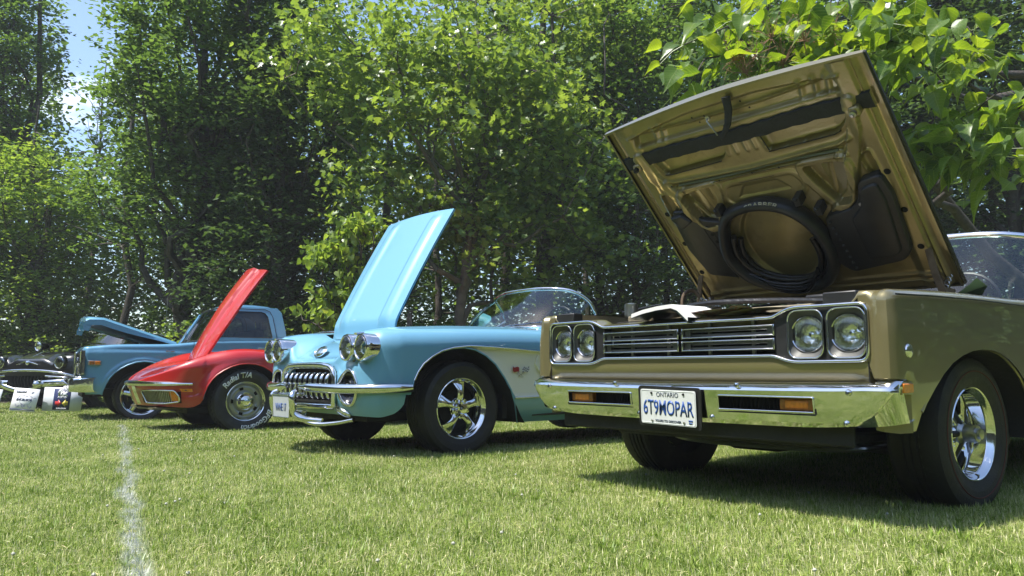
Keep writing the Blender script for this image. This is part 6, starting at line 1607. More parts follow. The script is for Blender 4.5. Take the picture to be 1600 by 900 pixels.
    k = MB(); k.lathe([(.074, .0), (.086, .008), (.088, -.012)], (.45, -.27, 1.135), (1, -.1, 0), 28); k.build('spotlight_ring', CHROME_SMOOTH, so, smooth=60)
    k = MB(); k.lathe([(.075, .0), (.05, .012), (.001, .016)], (.45, -.27, 1.135), (1, -.1, 0), 24); k.build('spotlight_lens', REFL, so, smooth=60)
    k = MB(); k.tube([(.36, -.27, 1.12), (.34, -.25, 1.03)], .012, 6); k.build('spotlight_stem', CHROME_SMOOTH, so)
    # raised dark hood flap, windshield and roof
    k = MB(); k.grid([[(.30 - .70 * t, y, 1.21 + .02 * t - .03 * (y / .5) ** 2) for t in (0, .3, .6, 1)] for y in (-.52, -.3, 0, .3, .52)]); k.grid([[(.30 - .70 * t, y, 1.19 + .02 * t - .03 * (y / .5) ** 2) for t in (0, .3, .6, 1)] for y in (-.52, -.3, 0, .3, .52)]); k.build('hood_panel', BLACKGLOSS, car)
    k = MB(); k.tube([(.22, .46, 1.0), (.20, .46, 1.19)], .007, 6); k.build('hood_stay', CHROME_SMOOTH, car)
    wb = spline([(-.85, -.72, 1.05), (-.60, -.5, 1.07), (-.50, 0, 1.07), (-.60, .5, 1.07), (-.85, .72, 1.05)], 5); wt = spline([(-1.10, -.58, 1.33), (-.92, -.42, 1.39), (-.86, 0, 1.41), (-.92, .42, 1.39), (-1.10, .58, 1.33)], 5)
    k = MB(); k.grid([[wb[i].lerp(wt[i], t / 3) for t in range(4)] for i in range(len(wb))]); k.build('windshield', glass_mat('reflective_glass', tint=(.3, .34, .4), f0=.12), car, smooth=60)
    loop_trim(car, 'windshield_frame', [wb[0]] + wt + [wb[-1]], .014, CHROME_SMOOTH, closed=False)
    k = MB()
    k.grid([[(x, y * w_, z - .07 * (abs(y)) ** 3) for y in (-1, -.8, -.4, 0, .4, .8, 1)] for x, w_, z in ((-.88, .58, 1.41), (-1.3, .66, 1.46), (-1.9, .68, 1.46), (-2.5, .66, 1.38), (-3.0, .62, 1.05))]); k.build('roof', BLACKGLOSS, car, smooth=60)
    for s in (1, -1):
        k = MB(); k.grid([[(x, s * .74, 1.03), (x, s * .67, z)] for x, z in ((-.9, 1.1), (-1.15, 1.34), (-1.9, 1.39), (-2.5, 1.31), (-3.0, 1.04))]); k.build('side_window', DARKGLASS, car)
        wheel(car, 'wheel', (0, s * .87, .33), .335, .20, s, 'cap', .205); wheel(car, 'wheel', (-3.0, s * .87, .33), .335, .20, s, 'cap', .205)
    u = MB(); u.box((-1.5, 0, .36), (4.6, 1.2, .1)); u.box((-1.55, 0, .42), (2.1, 1.84, .14)); u.box((-.45, 0, .6), (.05, 1.6, .4)); u.build('underbody', UNDER, car)
    return car
build_black()

NAVY = mat('navy_ink', (.02, .03, .10), rough=.5)
SIGNWHITE = mat('white_board', (.84, .85, .88), rough=.35, noise=.03)
SIGNGREY = mat('pale_grey_board', (.60, .63, .68), rough=.4, noise=.04)
def show_board(name, label, px, Z, w, h, rz, lean, skew=0):
    x = (px - 800) / 1208.3 * Z; gz = ground_z(x, Z) + .045
    o = empty(name, label, 'sign', (x, Z, gz), rz, 'show boards leaning in front of the black sedan')
    F = Matrix.Rotation(radians(-lean), 4, 'X') @ Matrix.Shear('XZ', 4, (skew, 0)) if False else Matrix.Rotation(radians(-lean), 4, 'X') @ Matrix.Rotation(radians(skew), 4, 'Y')
    fr = F @ frame((0, 0, h / 2), (1, 0, 0), (0, 0, 1))      # text frame facing -y
    b = MB(); b.prism([fr @ Vector((sx * w / 2, sy * h / 2, -.012)) for sx, sy in ((-1, -1), (1, -1), (1, 1), (-1, 1))], fr.to_3x3() @ Vector((0, 0, .012)))
    return o, fr, b
def flat(fr, pts, z=.001, t=.0008):
    k = MB(); k.prism([fr @ Vector((p[0], p[1], z)) for p in pts], fr.to_3x3() @ Vector((0, 0, t))); return k
def build_signs():
    # detailing board
    o, fr, b = show_board('show_board', 'white show board with navy heading and thin wave lines, middle of the three', 42, 12.5, .42, .37, -.05, 12, 4)
    b.build('board', SIGNWHITE, o, smooth=None)
    flat(fr, [(-.17, .105), (.005, .105), (.005, .145), (-.17, .145)]).build('heading_bar', NAVY, o, smooth=None)
    flat(fr, [(-.20, -.165), (.20, -.165), (.20, -.150), (-.20, -.150)]).build('foot_bar', NAVY, o, smooth=None)
    k = MB(); put_text(k, 'DETAILED BY', .030, fr @ Matrix.Translation((-.082, .125, .0025)), depth=.0004, bold=.0008, sx=.85); k.build('heading_words', SIGNWHITE, o, smooth=None)
    k = MB(); put_text(k, 'EXCELSIOR', .050, fr @ Matrix.Translation((-.005, .0, .0025)), depth=.0004, bold=.0026, sx=1.05); k.build('name_words', NAVY, o, smooth=None)
    k = MB(); k.tube([fr @ Vector((.02 + .10 * cos(t), .0 + .085 * sin(t), .002)) for t in [2 * pi * i / 40 for i in range(40)]], .0015, 4, closed=True); k.build('ring_mark', NAVY, o)
    for (cx, cy, n) in ((-.10, -.10, 2), (-.005, -.10, 3), (.11, -.11, 2), (.09, .13, 2), (-.12, .06, 1), (.0, .07, 1), (.14, .05, 1)):
        for q in range(n):
            k = MB(); k.tube([fr @ Vector((cx - .04 + .08 * i / 8, cy + .016 * q + .012 * sin(i * .9 + 1.2) - .010 * i / 8 * 2, .002)) for i in range(9)], .0022, 4); k.build('wave_line', NAVY, o)
    # body shop board
    o, fr, b = show_board('show_board', 'grey show board with navy centre panel, red and yellow arrows, beside the pickup bumper', 103, 12.6, .62, .38, .02, 6, 1)
    b.build('board', SIGNGREY, o, smooth=None)
    flat(fr, [(-.145, -.172), (.125, -.172), (.125, .165), (-.145, .165)]).build('centre_panel', NAVY, o, smooth=None)
    k = MB(); put_text(k, 'fix', .135, fr @ Matrix.Translation((-.005, .095, .003)), depth=.0005, bold=.006, sx=1.15); k.build('name_words', SIGNWHITE, o, smooth=None)
    k = MB(); put_text(k, 'AUTO', .040, fr @ Matrix.Translation((-.010, .030, .003)), depth=.0005, bold=.0012, sx=1.3); k.build('second_words', SIGNWHITE, o, smooth=None)
    k = MB(); put_text(k, 'COLLISION', .026, fr @ Matrix.Translation((-.005, -.150, .003)), depth=.0005, bold=.0006, sx=1.2); k.build('foot_words', SIGNWHITE, o, smooth=None)
    R_ = mat('sign_red', (.42, .03, .03), rough=.4); Y_ = mat('sign_yellow', (.50, .42, .05), rough=.4)
    flat(fr, [(-.112, -.095), (-.065, -.095), (-.065, -.125), (-.005, -.065), (-.065, -.005), (-.065, -.035), (-.112, -.035)], z=.0022).build('red_arrow', R_, o, smooth=None)
    flat(fr, [(.092, -.095), (.055, -.095), (.055, -.125), (-.002, -.065), (.055, -.005), (.055, -.035), (.092, -.035)], z=.0022).build('yellow_arrow', Y_, o, smooth=None)
    # third board, mostly out of frame
    o, fr, b = show_board('show_board', 'plain white show board cut by the left edge, leftmost of the three', -16, 12.5, .42, .37, -.05, 12, 4)
    b.build('board', SIGNWHITE, o, smooth=None)
    flat(fr, [(-.17, .105), (.005, .105), (.005, .145), (-.17, .145)]).build('heading_bar', NAVY, o, smooth=None)
build_signs()
# ------------------------------------------------------------------ trees
def leaf_material(name, cols, trans=.45, rough=.33, tc=(1.65, 1.68, .72)):
    m = bpy.data.materials.new(name); m.use_nodes = True
    n = m.node_tree.nodes; l = m.node_tree.links; n.clear()
    o = n.new('ShaderNodeOutputMaterial'); at = n.new('ShaderNodeAttribute'); at.attribute_name = 'rnd'
    cr = n.new('ShaderNodeValToRGB')
    cr.color_ramp.elements[0].position = 0; cr.color_ramp.elements[0].color = (*cols[0], 1)
    cr.color_ramp.elements[1].position = 1; cr.color_ramp.elements[1].color = (*cols[-1], 1)
    for i, c in enumerate(cols[1:-1]):
        e = cr.color_ramp.elements.new((i + 1) / (len(cols) - 1)); e.color = (*c, 1)
    l.new(at.outputs['Fac'], cr.inputs[0])
    df = n.new('ShaderNodeBsdfPrincipled'); df.inputs['Roughness'].default_value = rough; df.inputs['Specular IOR Level'].default_value = .5
    l.new(cr.outputs[0], df.inputs['Base Color'])
    tl = n.new('ShaderNodeBsdfTranslucent')
    g = n.new('ShaderNodeMixRGB'); g.blend_type = 'MULTIPLY'; g.inputs[0].default_value = 1; g.inputs[2].default_value = (*tc, 1)
    l.new(cr.outputs[0], g.inputs[1]); l.new(g.outputs[0], tl.inputs[0])
    ms = n.new('ShaderNodeMixShader'); ms.inputs[0].default_value = trans
    l.new(df.outputs[0], ms.inputs[1]); l.new(tl.outputs[0], ms.inputs[2]); l.new(ms.outputs[0], o.inputs[0])
    return m
LEAF_MAPLE = leaf_material('maple_leaves', [(0.062, 0.111, 0.033), (0.101, 0.172, 0.051), (0.149, 0.227, 0.07)])
LEAF_BRIGHT = leaf_material('young_leaves', [(0.111, 0.189, 0.05), (0.17, 0.262, 0.073), (0.234, 0.321, 0.102)], tc=(2.0, 1.9, .6))
LEAF_PLANE = leaf_material('plane_tree_leaves', [(0.094, 0.159, 0.051), (0.145, 0.224, 0.071), (0.222, 0.303, 0.101)], tc=(2.0, 1.9, .6))
LEAF_DARK = leaf_material('dense_dark_leaves', [(0.044, 0.082, 0.029), (0.068, 0.118, 0.043), (0.101, 0.161, 0.056)], trans=.3)
LEAF_CATALPA = leaf_material('catalpa_leaves', [(0.05, 0.11, 0.018), (0.111, 0.195, 0.029), (0.156, 0.234, 0.039)], trans=.5, tc=(2.7, 2.3, .5))
LEAF_SAPLING = leaf_material('sapling_leaves', [(.14, .22, .04), (.20, .29, .06), (.28, .36, .09)], trans=.5)
LEAF_WOOD = leaf_material('wood_leaves', [(0.065, 0.112, 0.037), (0.113, 0.183, 0.056), (0.188, 0.267, 0.084)], trans=.45)
BARK = mat('bark', (.055, .044, .034), rough=.9, noise=.5, nscale=18, bump=.8, bscale=45, dirt=(.11, .10, .085), dscale=8)
BARK_PALE = mat('pale_bark', (.13, .115, .09), rough=.85, noise=.4, nscale=10, bump=.5, bscale=30, dirt=(.05, .05, .035), dscale=5)
DEADWOOD = mat('dead_twigs', (.16, .13, .11), rough=.9)

SHAPES = {
 'oval': ([(0, 0), (.42, .30), (.40, .62), (0, 1), (-.40, .62), (-.42, .30)], [(0, 1, 2, 3), (0, 3, 4, 5)]),
 'diamond': ([(0, 0), (.36, .42), (0, 1), (-.36, .42)], [(0, 1, 2, 3)]),
 'maple': ([(0, 0), (.30, .05), (.50, .32), (.27, .42), (.52, .72), (.18, .68), (0, 1), (-.18, .68), (-.52, .72), (-.27, .42), (-.50, .32), (-.30, .05)], [(0, 1, 2, 3), (0, 3, 4, 5), (0, 5, 6), (0, 6, 7), (0, 7, 8, 9), (0, 9, 10, 11)]),
 'catalpa': None,
 'heart': ([(0, .06), (.20, -.04), (.42, .10), (.45, .36), (.26, .70), (0, 1.05), (-.26, .70), (-.45, .36), (-.42, .10), (-.20, -.04), (0, .45)], [(0, 1, 2, 10), (10, 2, 3, 4), (10, 4, 5), (10, 5, 6), (10, 6, 7, 8), (10, 8, 9, 0)]),
}
def _big_leaf():
    rows = [(0, .02), (.04, .20), (.14, .33), (.28, .37), (.44, .34), (.60, .26), (.76, .16), (.90, .065), (1.12, .004)]
    V = []; F = []
    for c, w in rows:
        for q in (-1, -.55, 0, .55, 1): V.append((w * q, c - .06 * (abs(q) if c < .1 else 0)))
    for i in range(len(rows) - 1):
        for j in range(4): a = i * 5 + j; F.append((a, a + 1, a + 6, a + 5))
    return V, F
SHAPES['catalpa'] = _big_leaf()
def leaves_obj(name, C, size, material, parent, shape='diamond', up=.6, seed=1, droop=.3, fold=.12, tipdir=None, spread=1.0, curl=.12):
    """C: (N,3) leaf stalk points. Each leaf is its own small folded blade."""
    r = np.random.default_rng(seed); N = len(C)
    uv, fc = SHAPES[shape]; k = len(uv)
    nrm = r.normal(0, 1, (N, 3)); nrm /= np.linalg.norm(nrm, axis=1)[:, None]; nrm[:, 2] = np.abs(nrm[:, 2])
    nrm = nrm * (1 - up) + np.array([0, 0, 1.0]) * up; nrm /= np.linalg.norm(nrm, axis=1)[:, None]
    t = r.normal(0, 1, (N, 3)) * spread
    if tipdir is not None: t = t + tipdir
    t[:, 2] -= droop * 2
    t -= nrm * (t * nrm).sum(1)[:, None]; t /= (np.linalg.norm(t, axis=1)[:, None] + 1e-9)
    b = np.cross(nrm, t)
    s = size * r.uniform(.6, 1.25, N); cu = r.uniform(.2, 1.9, N)[:, None]; fv = r.uniform(.1, 1.8, N)[:, None]; ph = r.uniform(0, 6, N)[:, None]
    V = np.zeros((N, k, 3), np.float32)
    for i, (a, c) in enumerate(uv):
        V[:, i] = C + (b * a + t * c + nrm * (abs(a) * fold * 2 * fv - (c * c) * curl * cu + (.035 * np.sin(ph + c * 9 + a * 6) if k > 20 else 0))) * s[:, None]
    me = bpy.data.meshes.new(name)
    nf = len(fc); L = sum(len(f) for f in fc)
    me.vertices.add(N * k); me.vertices.foreach_set('co', V.ravel())
    me.loops.add(N * L); me.polygons.add(N * nf)
    idx = np.array([i for f in fc for i in f]); starts = np.cumsum([0] + [len(f) for f in fc[:-1]]); tot = np.array([len(f) for f in fc])
    me.loops.foreach_set('vertex_index', (np.arange(N)[:, None] * k + idx[None]).ravel().astype(np.int32))
    me.polygons.foreach_set('loop_start', (np.arange(N)[:, None] * L + starts[None]).ravel().astype(np.int32))
    me.polygons.foreach_set('loop_total', np.tile(tot, N).astype(np.int32))
    me.update(calc_edges=True)
    at = me.attributes.new('rnd', 'FLOAT', 'FACE')
    c = np.clip(r.normal(.5, .34, N), 0, 1); at.data.foreach_set('value', np.repeat(c, nf).astype(np.float32))
    if k > 20:
        la = me.attributes.new('la', 'FLOAT', 'POINT'); la.data.foreach_set('value', np.tile([abs(p[0]) for p in uv], N).astype(np.float32))
        lc = me.attributes.new('lc', 'FLOAT', 'POINT'); lc.data.foreach_set('value', np.tile([p[1] for p in uv], N).astype(np.float32))
        me.polygons.foreach_set('use_smooth', [True] * len(me.polygons))
    me.materials.append(material)
    o = bpy.data.objects.new(name, me); COL.objects.link(o)
    if parent is not None: o.parent = parent
    return o

def curve_pts(p0, p1, n, wob, r, sag=0):
    p0 = np.array(p0, float); p1 = np.array(p1, float); L = np.linalg.norm(p1 - p0); out = [p0]
    off = np.zeros(3)
    for i in range(1, n + 1):
        t = i / n; off = off * .8 + r.normal(0, wob * L, 3) * (1 if i < n else .3)
        q = p0 + (p1 - p0) * t + off * min(1, 3 * (1 - t) + .2); q[2] += sag * sin(pi * t)
        out.append(q)
    return out

def tree(name, label, base, h, crowns, n_cl, per, size, leafmat, seed, trunk_r=.14, shape='diamond', bark=None, lean=(0, 0), cl_r=.42, limb_n=14, hollow=.35, up=.55, group=None, cat='tree', trunk_top=None, droop=.3, flat=.55, fork=None):
    """crowns: list of (cx,cy,cz,rx,ry,rz) relative to the base"""
    r = np.random.default_rng(seed); bark = bark or BARK
    bz = ground_z(base[0], base[1]); root = empty(name, label, cat, (base[0], base[1], bz), 0, group)
    top = np.array([lean[0], lean[1], trunk_top or h * .86])
    tp = curve_pts((0, 0, -.1), top, 10, .012, r)
    mb = MB(); rad = [trunk_r * (1.25 if i == 0 else 1) * (1 - .86 * i / 10) + .008 for i in range(11)]
    mb.tube(tp, rad, 9)
    mb.build('trunk', bark, root, smooth=60)
    # cluster centres
    vol = np.array([c[3] * c[4] * c[5] for c in crowns]); pick = r.choice(len(crowns), n_cl, p=vol / vol.sum())
    cc = np.array(crowns)[pick]; d = r.normal(0, 1, (n_cl, 3)); d /= np.linalg.norm(d, axis=1)[:, None]
    rr = (hollow ** 3 + (1 - hollow ** 3) * r.uniform(0, 1, n_cl)) ** (1 / 3)
    C = cc[:, :3] + d * rr[:, None] * cc[:, 3:6] * (1 + r.normal(0, .07, n_cl))[:, None]
    # limbs
    lb = MB(); limbs = []
    order = r.permutation(n_cl)[:limb_n]
    for i in order:
        tgt = C[i]; t = min(.95, max(.12, (tgt[2] * .62) / max(top[2], .1))) * r.uniform(.75, 1.0)
        k = t * 10; a = int(k); p0 = tp[a] * (1 - (k - a)) + tp[min(a + 1, 10)] * (k - a)
        path = curve_pts(p0, tgt, 7, .05, r, sag=-.03 * np.linalg.norm(tgt - p0))
        r0 = trunk_r * (1 - .8 * t) * .55 + .006
        lb.tube(path, [r0 * (1 - .85 * q / 7) + .004 for q in range(8)], 6); limbs += path[2:]
    limbs = np.array(limbs + tp[3:])
    for i in range(n_cl):
        if i in order: continue
        dd = np.linalg.norm(limbs - C[i], axis=1) + np.maximum(0, limbs[:, 2] - C[i][2]) * .8
        j = int(np.argmin(dd)); path = curve_pts(limbs[j], C[i], 4, .06, r)
        lb.tube(path, [.014 * (1 - .75 * q / 4) + .0015 for q in range(5)], 3, caps=False)
    lb.build('limbs', bark, root, smooth=60)
    n = r.poisson(per, n_cl); idx = np.repeat(np.arange(n_cl), n); N = len(idx)
    g = r.normal(0, 1, (N, 3)) * np.array([1, 1, flat]) * cl_r * np.repeat(r.uniform(.6, 1.35, n_cl), n)[:, None]
    # pull leaves onto a few twigs in each clump
    tw = r.integers(0, 6, N); key = idx * 6 + tw; tdir = r.normal(0, 1, (n_cl * 6, 3)) * np.array([1, 1, flat]); tdir /= np.linalg.norm(tdir, axis=1)[:, None]
    L = r.uniform(.1, 1.5, N); P = C[idx] + tdir[key] * (L * cl_r)[:, None] + g * .33
    P = P[P[:, 2] > .05]
    leaves_obj('foliage', P, size, leafmat, root, shape, up=up, seed=seed + 1, droop=droop)
    return root

def vein_leaf(m):
    """adds pale midrib and side veins (real leaf marking) with a slight relief"""
    n = m.node_tree.nodes; l = m.node_tree.links
    A = n.new('ShaderNodeAttribute'); A.attribute_name = 'la'; Cc = n.new('ShaderNodeAttribute'); Cc.attribute_name = 'lc'
    def mth(op, *a):
        q = n.new('ShaderNodeMath'); q.operation = op
        for i, v in enumerate(a):
            if isinstance(v, (int, float)): q.inputs[i].default_value = v
            else: l.new(v, q.inputs[i])
        return q.outputs[0]
    mid = mth('LESS_THAN', A.outputs['Fac'], .012)
    w = mth('FRACT', mth('MULTIPLY', mth('SUBTRACT', Cc.outputs['Fac'], mth('MULTIPLY', A.outputs['Fac'], .9)), 7.5))
    side = mth('LESS_THAN', mth('ABSOLUTE', mth('SUBTRACT', w, .5)), .06)
    v = mth('MAXIMUM', mid, mth('MULTIPLY', side, .6))
    cr = next(x for x in n if x.bl_idname == 'ShaderNodeValToRGB'); pr = next(x for x in n if x.bl_idname == 'ShaderNodeBsdfPrincipled')
    mx = n.new('ShaderNodeMixRGB'); mx.inputs[2].default_value = (.26, .34, .12, 1); l.new(mth('MULTIPLY', v, .55), mx.inputs[0]); l.new(cr.outputs[0], mx.inputs[1])
    l.new(mx.outputs[0], pr.inputs['Base Color'])
    for x in n:
        if x.bl_idname == 'ShaderNodeMixRGB' and x.blend_type == 'MULTIPLY': l.new(mx.outputs[0], x.inputs[1])
    b = n.new('ShaderNodeBump'); b.inputs['Strength'].default_value = .4; b.inputs['Distance'].default_value = .004; l.new(v, b.inputs['Height']); l.new(b.outputs[0], pr.inputs['Normal'])
vein_leaf(LEAF_CATALPA)
def PX(px, Z): return (px - 800) / 1208.3 * Z
WOODGROUP = 'trees of the wood behind the cars'
def build_wood():
    T = lambda name, label, px, Z, h, crowns, n, per, size, lm, seed, **k: tree(name, label, (PX(px, Z), Z), h, crowns, n, per, size, lm, seed, group=WOODGROUP, **k)
    # far left: tall slim tree, bushy bright maple below it
    T('poplar_tree', 'tall slim tree in the top left corner, left of the sky gap', 25, 20, 15, [(-.7, 0, 8.3, 1.1, 1.2, 3.4), (-1.5, 0, 11.6, .9, 1.0, 2.4)], 170, 84, .12, LEAF_MAPLE, 21, trunk_r=.14, limb_n=18, cl_r=.40)
    T('maple_tree', 'bright bushy maple low on the left, below the slim tall tree', 40, 18.6, 8.4, [(-.2, 0, 4.6, 1.7, 1.5, 2.0), (-.6, .2, 2.4, 2.0, 1.4, 1.6)], 210, 88, .12, LEAF_BRIGHT, 22, trunk_r=.09, limb_n=18, cl_r=.42)
    # large maple with lit left flank
    T('maple_tree', 'large broad maple right of the sky gap, lit on its left side', 300, 15.6, 12.5, [(.15, 0, 7.0, 2.0, 2.0, 2.6), (-.15, .5, 4.4, 2.3, 1.5, 1.8), (.9, 0, 9.8, 1.9, 1.6, 2.2), (.3, .9, 2.4, 1.4, .7, 1.0)], 500, 92, .125, LEAF_MAPLE, 23, trunk_r=.2, limb_n=30, hollow=.5, cl_r=.42)
    T('maple_tree', 'dark dense maple standing behind the red car hood', 430, 14.6, 9.0, [(0, .4, 5.5, 1.5, 1.3, 2.2), (.0, .3, 2.8, 1.9, 1.2, 1.7)], 280, 100, .115, LEAF_DARK, 24, trunk_r=.14, limb_n=20, hollow=.4, cl_r=.40)
    # plane tree with big leaves reaching over the roadster
    T('plane_tree', 'open big-leaved tree spreading over the light blue roadster', 735, 13.4, 9.5, [(-.3, 0, 5.0, 2.5, 1.6, 2.4), (-1.9, -.2, 6.1, 1.5, 1.2, 1.0), (.8, .2, 3.2, 1.7, 1.2, 1.3)], 250, 58, .125, LEAF_PLANE, 25, trunk_r=.10, limb_n=26, shape='maple', hollow=.25, cl_r=.50, up=.35, droop=.45, bark=BARK_PALE)
    T('plane_tree', 'thick dark trunk with high leafy crown left of the gold hood', 850, 15.5, 11, [(0, 0, 7.6, 2.4, 1.8, 2.0), (.3, .3, 4.8, 2.2, 1.6, 1.4)], 150, 60, .13, LEAF_PLANE, 26, trunk_r=.21, limb_n=20, shape='maple', hollow=.3, up=.4)
    # slim trunks and mid-green foliage between roadster and gold hood
    T('ash_tree', 'slim tree behind the windshield of the roadster', 940, 17, 11, [(0, 0, 7.4, 1.9, 1.6, 2.4), (.3, 0, 3.4, 1.8, 1.3, 1.6)], 170, 80, .115, LEAF_PLANE, 27, trunk_r=.09, limb_n=16)
    T('ash_tree', 'slim straight trunk beside the left edge of the gold hood', 1005, 15.2, 10, [(.2, 0, 7.0, 1.5, 1.3, 2.2), (-.1, .3, 3.2, 1.3, 1.0, 1.5)], 140, 76, .11, LEAF_MAPLE, 28, trunk_r=.07, limb_n=14)
    T('ash_tree', 'twin slim trunk just left of the gold hood', 1045, 17.5, 11, [(.3, 0, 8.0, 1.8, 1.5, 2.4), (.2, .3, 4.0, 1.8, 1.0, 1.8)], 150, 80, .12, LEAF_MAPLE, 29, trunk_r=.085, limb_n=14)
    T('oak_tree', 'dark tree behind the raised gold hood', 1230, 16, 12, [(0, 0, 6.8, 3.0, 2.0, 3.2), (0, .5, 3.0, 2.8, 1.5, 1.8)], 260, 85, .13, LEAF_MAPLE, 30, trunk_r=.16, limb_n=22)
    T('oak_tree', 'dark tree to the right of the raised gold hood', 1420, 15, 12, [(0, 0, 6.5, 2.2, 2.0, 3.0), (.3, .5, 3.0, 1.8, 1.5, 1.6)], 260, 95, .12, LEAF_DARK, 31, trunk_r=.17, limb_n=22)
    T('oak_tree', 'shaded tree at the right edge behind the windshield', 1580, 14.5, 12, [(.5, 0, 7.0, 2.6, 2.0, 2.6), (.6, .4, 3.0, 2.2, 1.5, 1.5)], 250, 95, .125, LEAF_DARK, 32, trunk_r=.15, limb_n=22)
    # shrubs at the wood's edge
    sh = [(445, 14.2, 1.3, 1.6), (520, 14.9, 1.2, 1.9), (640, 14.6, 1.4, 1.7), (740, 13.9, 1.3, 1.3), (830, 14.6, 1.3, 1.5), (930, 15.0, 1.2, 1.5), (1010, 14.2, 1.1, 1.2), (60, 18.6, 1.6, 1.8), (150, 19.0, 1.7, 1.7), (235, 19.2, 1.6, 1.9), (350, 15.2, 1.4, 1.5), (1520, 13.2, 1.5, 1.3), (1100, 14.5, 1.3, 1.5)]
    words = ['left of the pickup cab rear', 'behind the sapling', 'behind the roadster fender', 'left of the roadster windshield', 'behind the roadster windshield', 'right of the roadster windshield', 'left of the gold hood hinge', 'behind the black sedan', 'behind the pickup hood', 'behind the pickup windshield', 'behind the pickup cab', 'behind the gold car windshield', 'behind the gold car engine bay']
    for i, (px, Z, r_, hh) in enumerate(sh):
        tree('shrub', 'leafy shrub at the edge of the wood, ' + words[i], (PX(px, Z), Z), hh * 1.2, [(0, 0, hh * .55, r_, .8, hh * .6)], 70, 70, .10, [LEAF_WOOD, LEAF_BRIGHT, LEAF_MAPLE][i % 3], 60 + i, trunk_r=.03, limb_n=16, hollow=.2, cl_r=.30, cat='shrub', group='shrubs along the edge of the wood')
    # young sapling behind the roadster hood
    tree('sapling', 'young pale green sapling with round hanging leaves left of the blue hood', (PX(560, 11.9), 11.9), 3.1, [(-.05, 0, 2.95, .40, .28, .20), (-.38, 0, 2.45, .38, .28, .36), (-.50, 0, 1.7, .36, .26, .42), (.06, 0, 2.0, .25, .22, .45)], 72, 16, .105, LEAF_SAPLING, 90, trunk_r=.030, limb_n=18, shape='heart', hollow=.1, cl_r=.16, up=.05, droop=1.2, cat='tree')
    # grey post
    P = (PX(640, 13.2), 13.2); k = MB(); k.box((0, 0, .8), (.085, .085, 1.75)); k.box((0, 0, 1.70), (.10, .10, .03))
    o = k.build('wooden_post', mat('weathered_post', (.10, .095, .085), rough=.9, noise=.3, bump=.4), None, bevel=.006); o.location = (P[0], P[1], ground_z(*P)); tag(o, 'weathered grey post standing right of the raised light blue hood', 'post')
    # dead bare top in the sky gap
    r = np.random.default_rng(5)
    b = (PX(128, 23), 23); root = empty('dead_tree', 'bare twiggy dead tree top showing in the sky gap', 'tree', (b[0], b[1], ground_z(*b)), 0, WOODGROUP)
    tp = curve_pts((0, 0, 0), (.3, 0, 10.2), 12, .008, r); mb = MB(); mb.tube(tp, [.10 * (1 - i / 13) + .008 for i in range(13)], 6); mb.build('trunk', DEADWOOD, root)
    mb = MB()
    for i in range(70):
        k_ = r.uniform(5, 12); a_ = int(min(11, k_)); p = tp[a_]; th = r.uniform(0, 2 * pi); L = r.uniform(.4, 1.2); q = p + np.array([cos(th) * L * .6, sin(th) * L * .6, L * .8])
        pp = curve_pts(p, q, 4, .08, r); mb.tube(pp, [.018, .014, .010, .006, .003], 4)
    mb.build('twigs', DEADWOOD, root)
    # far wood: one mass of foliage, with trunks that can be told apart as things
    C = []; n = 3300
    x = r.uniform(-21, 21, n); y = 20 + r.uniform(0, 1, n) ** .8 * 10; z = r.uniform(0, 1, n) ** .85 * 12.5
    gap = (np.abs(x / y * 1208 + 800 - 122 - (z - 9) * 0) < 34) & (z > 7.0)
    high = (z > 6 + 7 * r.uniform(0, 1, n)) 
    keep = ~gap & ~(high & (r.uniform(0, 1, n) < .72)); x, y, z = x[keep], y[keep], z[keep]; n = len(x)
    per = r.poisson(95, n); idx = np.repeat(np.arange(n), per); N = len(idx)
    P = np.stack([x, y, z], 1)[idx] + r.normal(0, 1, (N, 3)) * np.array([.62, .5, .38]); P = P[P[:, 2] > .02]
    gp = P[:, 0] / P[:, 1] * 1208 + 800; P = P[~((gp > 70) & (gp < 172) & (P[:, 2] > 7.6 + np.abs(gp - 118) * .04))]
    P[:, 2] += -.09
    o = leaves_obj('distant_foliage', P, .19, LEAF_WOOD, None, 'diamond', up=.45, seed=77); o['kind'] = 'stuff'
    tag(o, 'mass of foliage of the wood seen far behind the nearer trees', 'foliage')
    tr = [(48, 18.5, .12, 4.6), (210, 17.5, .10, 7), (385, 18.5, .12, 8), (600, 18.0, .12, 9), (690, 19.0, .10, 9), (790, 19.5, .13, 9), (905, 18.8, .08, 9), (1075, 19.5, .10, 9), (1115, 18.0, .07, 8), (1375, 17.0, .12, 8), (1500, 17.5, .14, 8), (1545, 16.4, .09, 7)]
    wd = ['at the far left edge', 'behind the pickup hood', 'behind the pickup cab', 'behind the blue hood', 'right of the grey post', 'behind the roadster windshield, thick', 'right of the roadster windshield, slim', 'left of the gold hood', 'against the gold hood edge, slimmest', 'right of the gold hood', 'above the gold car windshield', 'at the right above the windshield, slim']
    for i, (px, Z, rad, h) in enumerate(tr):
        b = (PX(px, Z), Z); root = empty('tree_trunk', 'dark bare trunk in the wood ' + wd[i], 'tree trunk', (b[0], b[1], ground_z(*b)), 0, 'trunks standing deeper in the wood')
        tp = curve_pts((0, 0, -.1), (r.normal(0, .35), 0, h), 8, .012, r); mb = MB(); mb.tube(tp, [rad * (1 - .06 * q) for q in range(9)], 8); mb.build('trunk', BARK, root, smooth=60)
        mb = MB()
        for q in range(9):
            k_ = int(r.integers(2, 8)); th = r.uniform(0, 2 * pi); L = r.uniform(.8, 2.2); p = tp[k_]; e = p + np.array([cos(th) * L, sin(th) * L * .6, r.uniform(.1, .8) * L])
            mb.tube(curve_pts(p, e, 5, .06, r), [rad * .3, rad * .24, rad * .17, rad * .11, rad * .07, .004], 5)
        mb.build('limbs', BARK, root, smooth=60)
build_wood()

